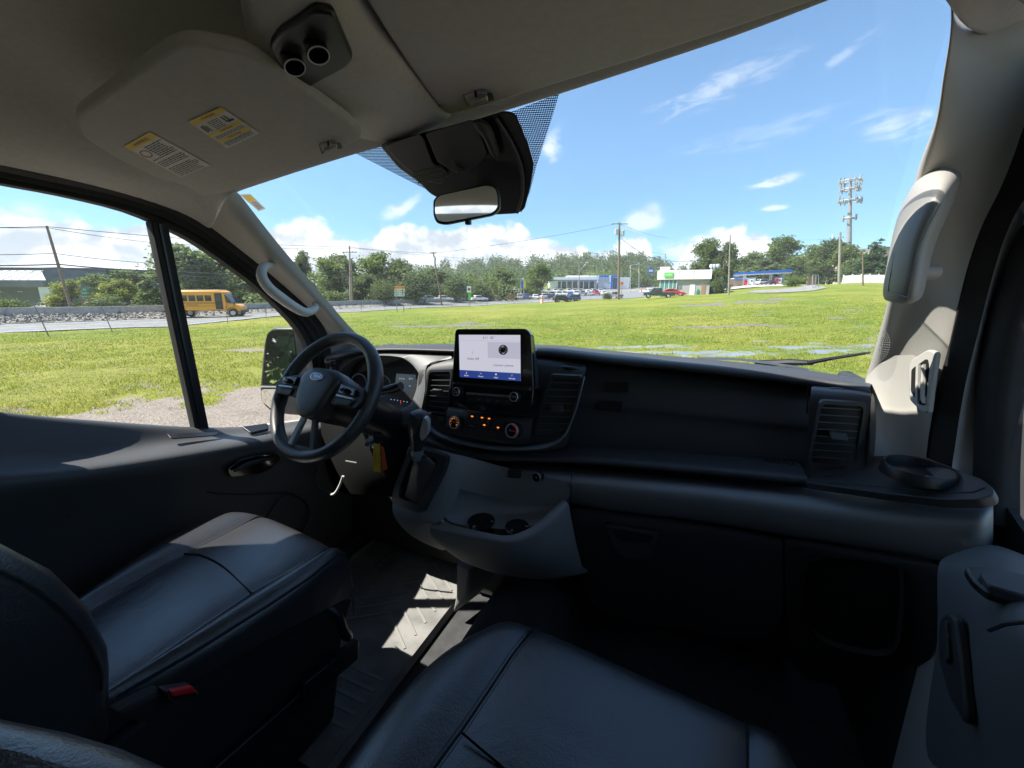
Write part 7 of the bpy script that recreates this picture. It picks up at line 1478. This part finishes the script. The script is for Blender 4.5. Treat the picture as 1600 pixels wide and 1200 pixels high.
# ---------------------------------------------------------------- outside mirrors, wiper
sm = part('side_mirror', 'driver\'s side mirror, tall with a lower wide-angle glass'); Y0 = 1.22
ps_ = plane3(W(410, 600, y=1.215), W(462, 560, y=1.247), W(418, 516, y=1.243)); nf_ = ps_[1] if ps_[1].y > 0 else -ps_[1]
px_slab([(405, 606), (412, 530), (424, 511), (461, 511), (474, 520), (487, 545), (494, 590), (492, 640), (470, 650), (424, 646), (406, 628)], nf_*.10, M_blk, r=[6, 8, 8, 5, 8, 10, 10, 10, 10, 12, 10], plane=ps_).build('housing', sm, bevel=.012, seg=3)
m = MB(); m.face([W(a, b, plane=(ps_[0]-nf_*.002, ps_[1])) for a, b in rnd([(410, 601), (417, 522), (424, 516), (458, 515), (463, 560), (456, 603)], 5)], mir); m.build('mirror_glass', sm, smooth=0)
p2_ = (W(432, 625, plane=(ps_[0]-nf_*.012, ps_[1])), Vector((.42, -1., -.10)).normalized())
m = MB(); m.face([W(a, b, plane=p2_) for a, b in rnd([(408, 608), (455, 608), (450, 640), (428, 642), (409, 627)], 5)], mir); m.build('wide_angle_glass', sm, smooth=0)
MB().bar(W(408, 604, plane=(ps_[0]-nf_*.004, ps_[1])), W(458, 605, plane=(ps_[0]-nf_*.004, ps_[1])), .004, .006, M_slv).build('divider', sm); MB().bar((-1.12, 1.36, .66), (-.93, 1.32, .63), .05, .05, M_blk).build('mirror_arm', sm, bevel=.01)
sm = part('side_mirror', 'passenger\'s side mirror housing seen through the right window')
MB().slab([W(a, b, x=1.16) for a, b in rnd([(1566, 497), (1582, 488), (1640, 500), (1660, 900), (1575, 870), (1562, 700)], 12)], (.2, 0, 0), M_dash).build('housing', sm, bevel=.02, seg=3)
MB().slab([W(a, b, x=1.155) for a, b in ((1568, 610), (1574, 600), (1580, 745), (1569, 752))], (.01, 0, 0), M_wpaint).build('trim_strip', sm)
wp = part('wiper', 'right windscreen wiper resting at the foot of the glass'); MB().tube([W(1262, 567, y=1.66), W(1300, 560, y=1.66), W(1358, 551, y=1.50)], [.008, .006, .004], M_blk, seg=6).build('blade', wp); MB().tube([W(1180, 568, y=1.75), W(1235, 566, y=1.72), W(1270, 567, y=1.67)], [.012, .012, .008], M_blk, seg=8).build('arm', wp)
cw = MB(); cw.grid([[W(a, b, y=y) for a, b, y in r] for r in (((1090, 562, 1.60), (1150, 563, 1.60), (1200, 569, 1.58), (1262, 577, 1.52), (1300, 584, 1.42)), ((1090, 558, 1.78), (1140, 558.5, 1.80), (1190, 563, 1.78), (1240, 571, 1.7), (1290, 582, 1.56)))], M_dash); cw.build('scuttle_panel', van)
# ---------------------------------------------------------------- body shell around and behind
sh_ = part('body_shell', None)
for s in (-1, 1):
    nm = 'side_wall'
    m = MB(); m.box((s*.935, -1.75, .16), (.05, 3.4, .96), M_wpaint); m.box((s*.93, -1.75, 1.27), (.05, 3.4, .16), M_wpaint)
    for y in (-.06, -1.1, -2.2, -3.35): m.box((s*.93, y, .92), (.055, .14, .62), M_wpaint)
    m.build(nm, sh_); m = MB(); m.box((s*.90, -1.75, .18), (.02, 3.4, .90), M_bei); m.box((s*.895, -.06, .95), (.03, .16, .66), M_bei); m.build('side_trim', sh_)
    MB().box((s*.912, .105, .95), (.05, .475 if s < 0 else .35, .74), M_rub).build('centre_pillar', sh_)
    MB().box((s*.945, -1.75, .92), (.006, 3.3, .60), GLt).build('rear_side_glass', sh_)
    m = MB(); m.slab([Vector((s*.965, y, z)) for y, z in ((0, -.32), (0, .63), (.36, .77 if s < 0 else .70), (.75, .62), (1.25, .53), (1.62, .50), (1.75, -.32))], (s*-.04, 0, 0), M_wpaint); m.build('door_skin', sh_)
m = MB(); m.box((0, -3.45, .15), (1.86, .05, .98), M_wpaint); m.box((0, -3.45, 1.3), (1.86, .05, .2), M_wpaint)
for x in (-.9, 0, .9): m.box((x, -3.45, .92), (.1, .05, .6), M_wpaint)
m.build('rear_wall', sh_); MB().box((0, -3.46, .92), (1.8, .006, .6), GLt).build('rear_glass', sh_)
m = MB(); m.grid([[Vector((x*k, y, z)) for x in (-.85, -.5, 0, .5, .85)] for k, y, z in ((1., 1.72, .78), (1., 1.9, .70), (1., 2.15, .60), (.95, 2.45, .48), (.92, 2.6, .30), (.92, 2.62, -.2))], M_wpaint); m.build('bonnet', sh_, sub=1)
for y in (-1.0, -1.9, -2.8):
    for x in (-.45, .30):
        bs_ = part('bench_seat', None); MB().box((x, y, .36), (.62 if x < 0 else .9, .48, .14), M_lea).build('cushion', bs_, bevel=.04, seg=3); MB().box((x, y-.26, .72), (.62 if x < 0 else .9, .12, .62), M_lea, rot=Matrix.Rotation(.2, 3, 'X')).build('backrest', bs_, bevel=.04, seg=3)
# root at the van's base on the ground
van.location = (0, -.4, -.65); bpy.context.view_layer.update(); inv = van.matrix_world.inverted()
for o in [x for x in C.objects if x.parent == van]: o.matrix_parent_inverse = inv
# trees standing behind the van, seen only in its mirrors
for k, (u, v, lb) in enumerate(((-17., -4., 'tall dark tree behind the van, its crown seen in the side mirror'), (-19, -9, 'second dark tree behind the van, left of the first'), (-22, -1.5, 'third dark tree far behind the van'))):
    tr_ = dup(_P[('leafy_tree', 'dark', 0)], (0, 0, 0)) if ('leafy_tree', 'dark', 0) in _P else dup(list(_P.values())[0], (0, 0, 0)); tr_.location = UV(u, v, h=-1.75); tr_.rotation_euler.z = k*2.; tr_.scale = (1.5, 1.5, 1.2); setp(tr_, lb, 'tree')
    if 'group' in tr_: del tr_['group']
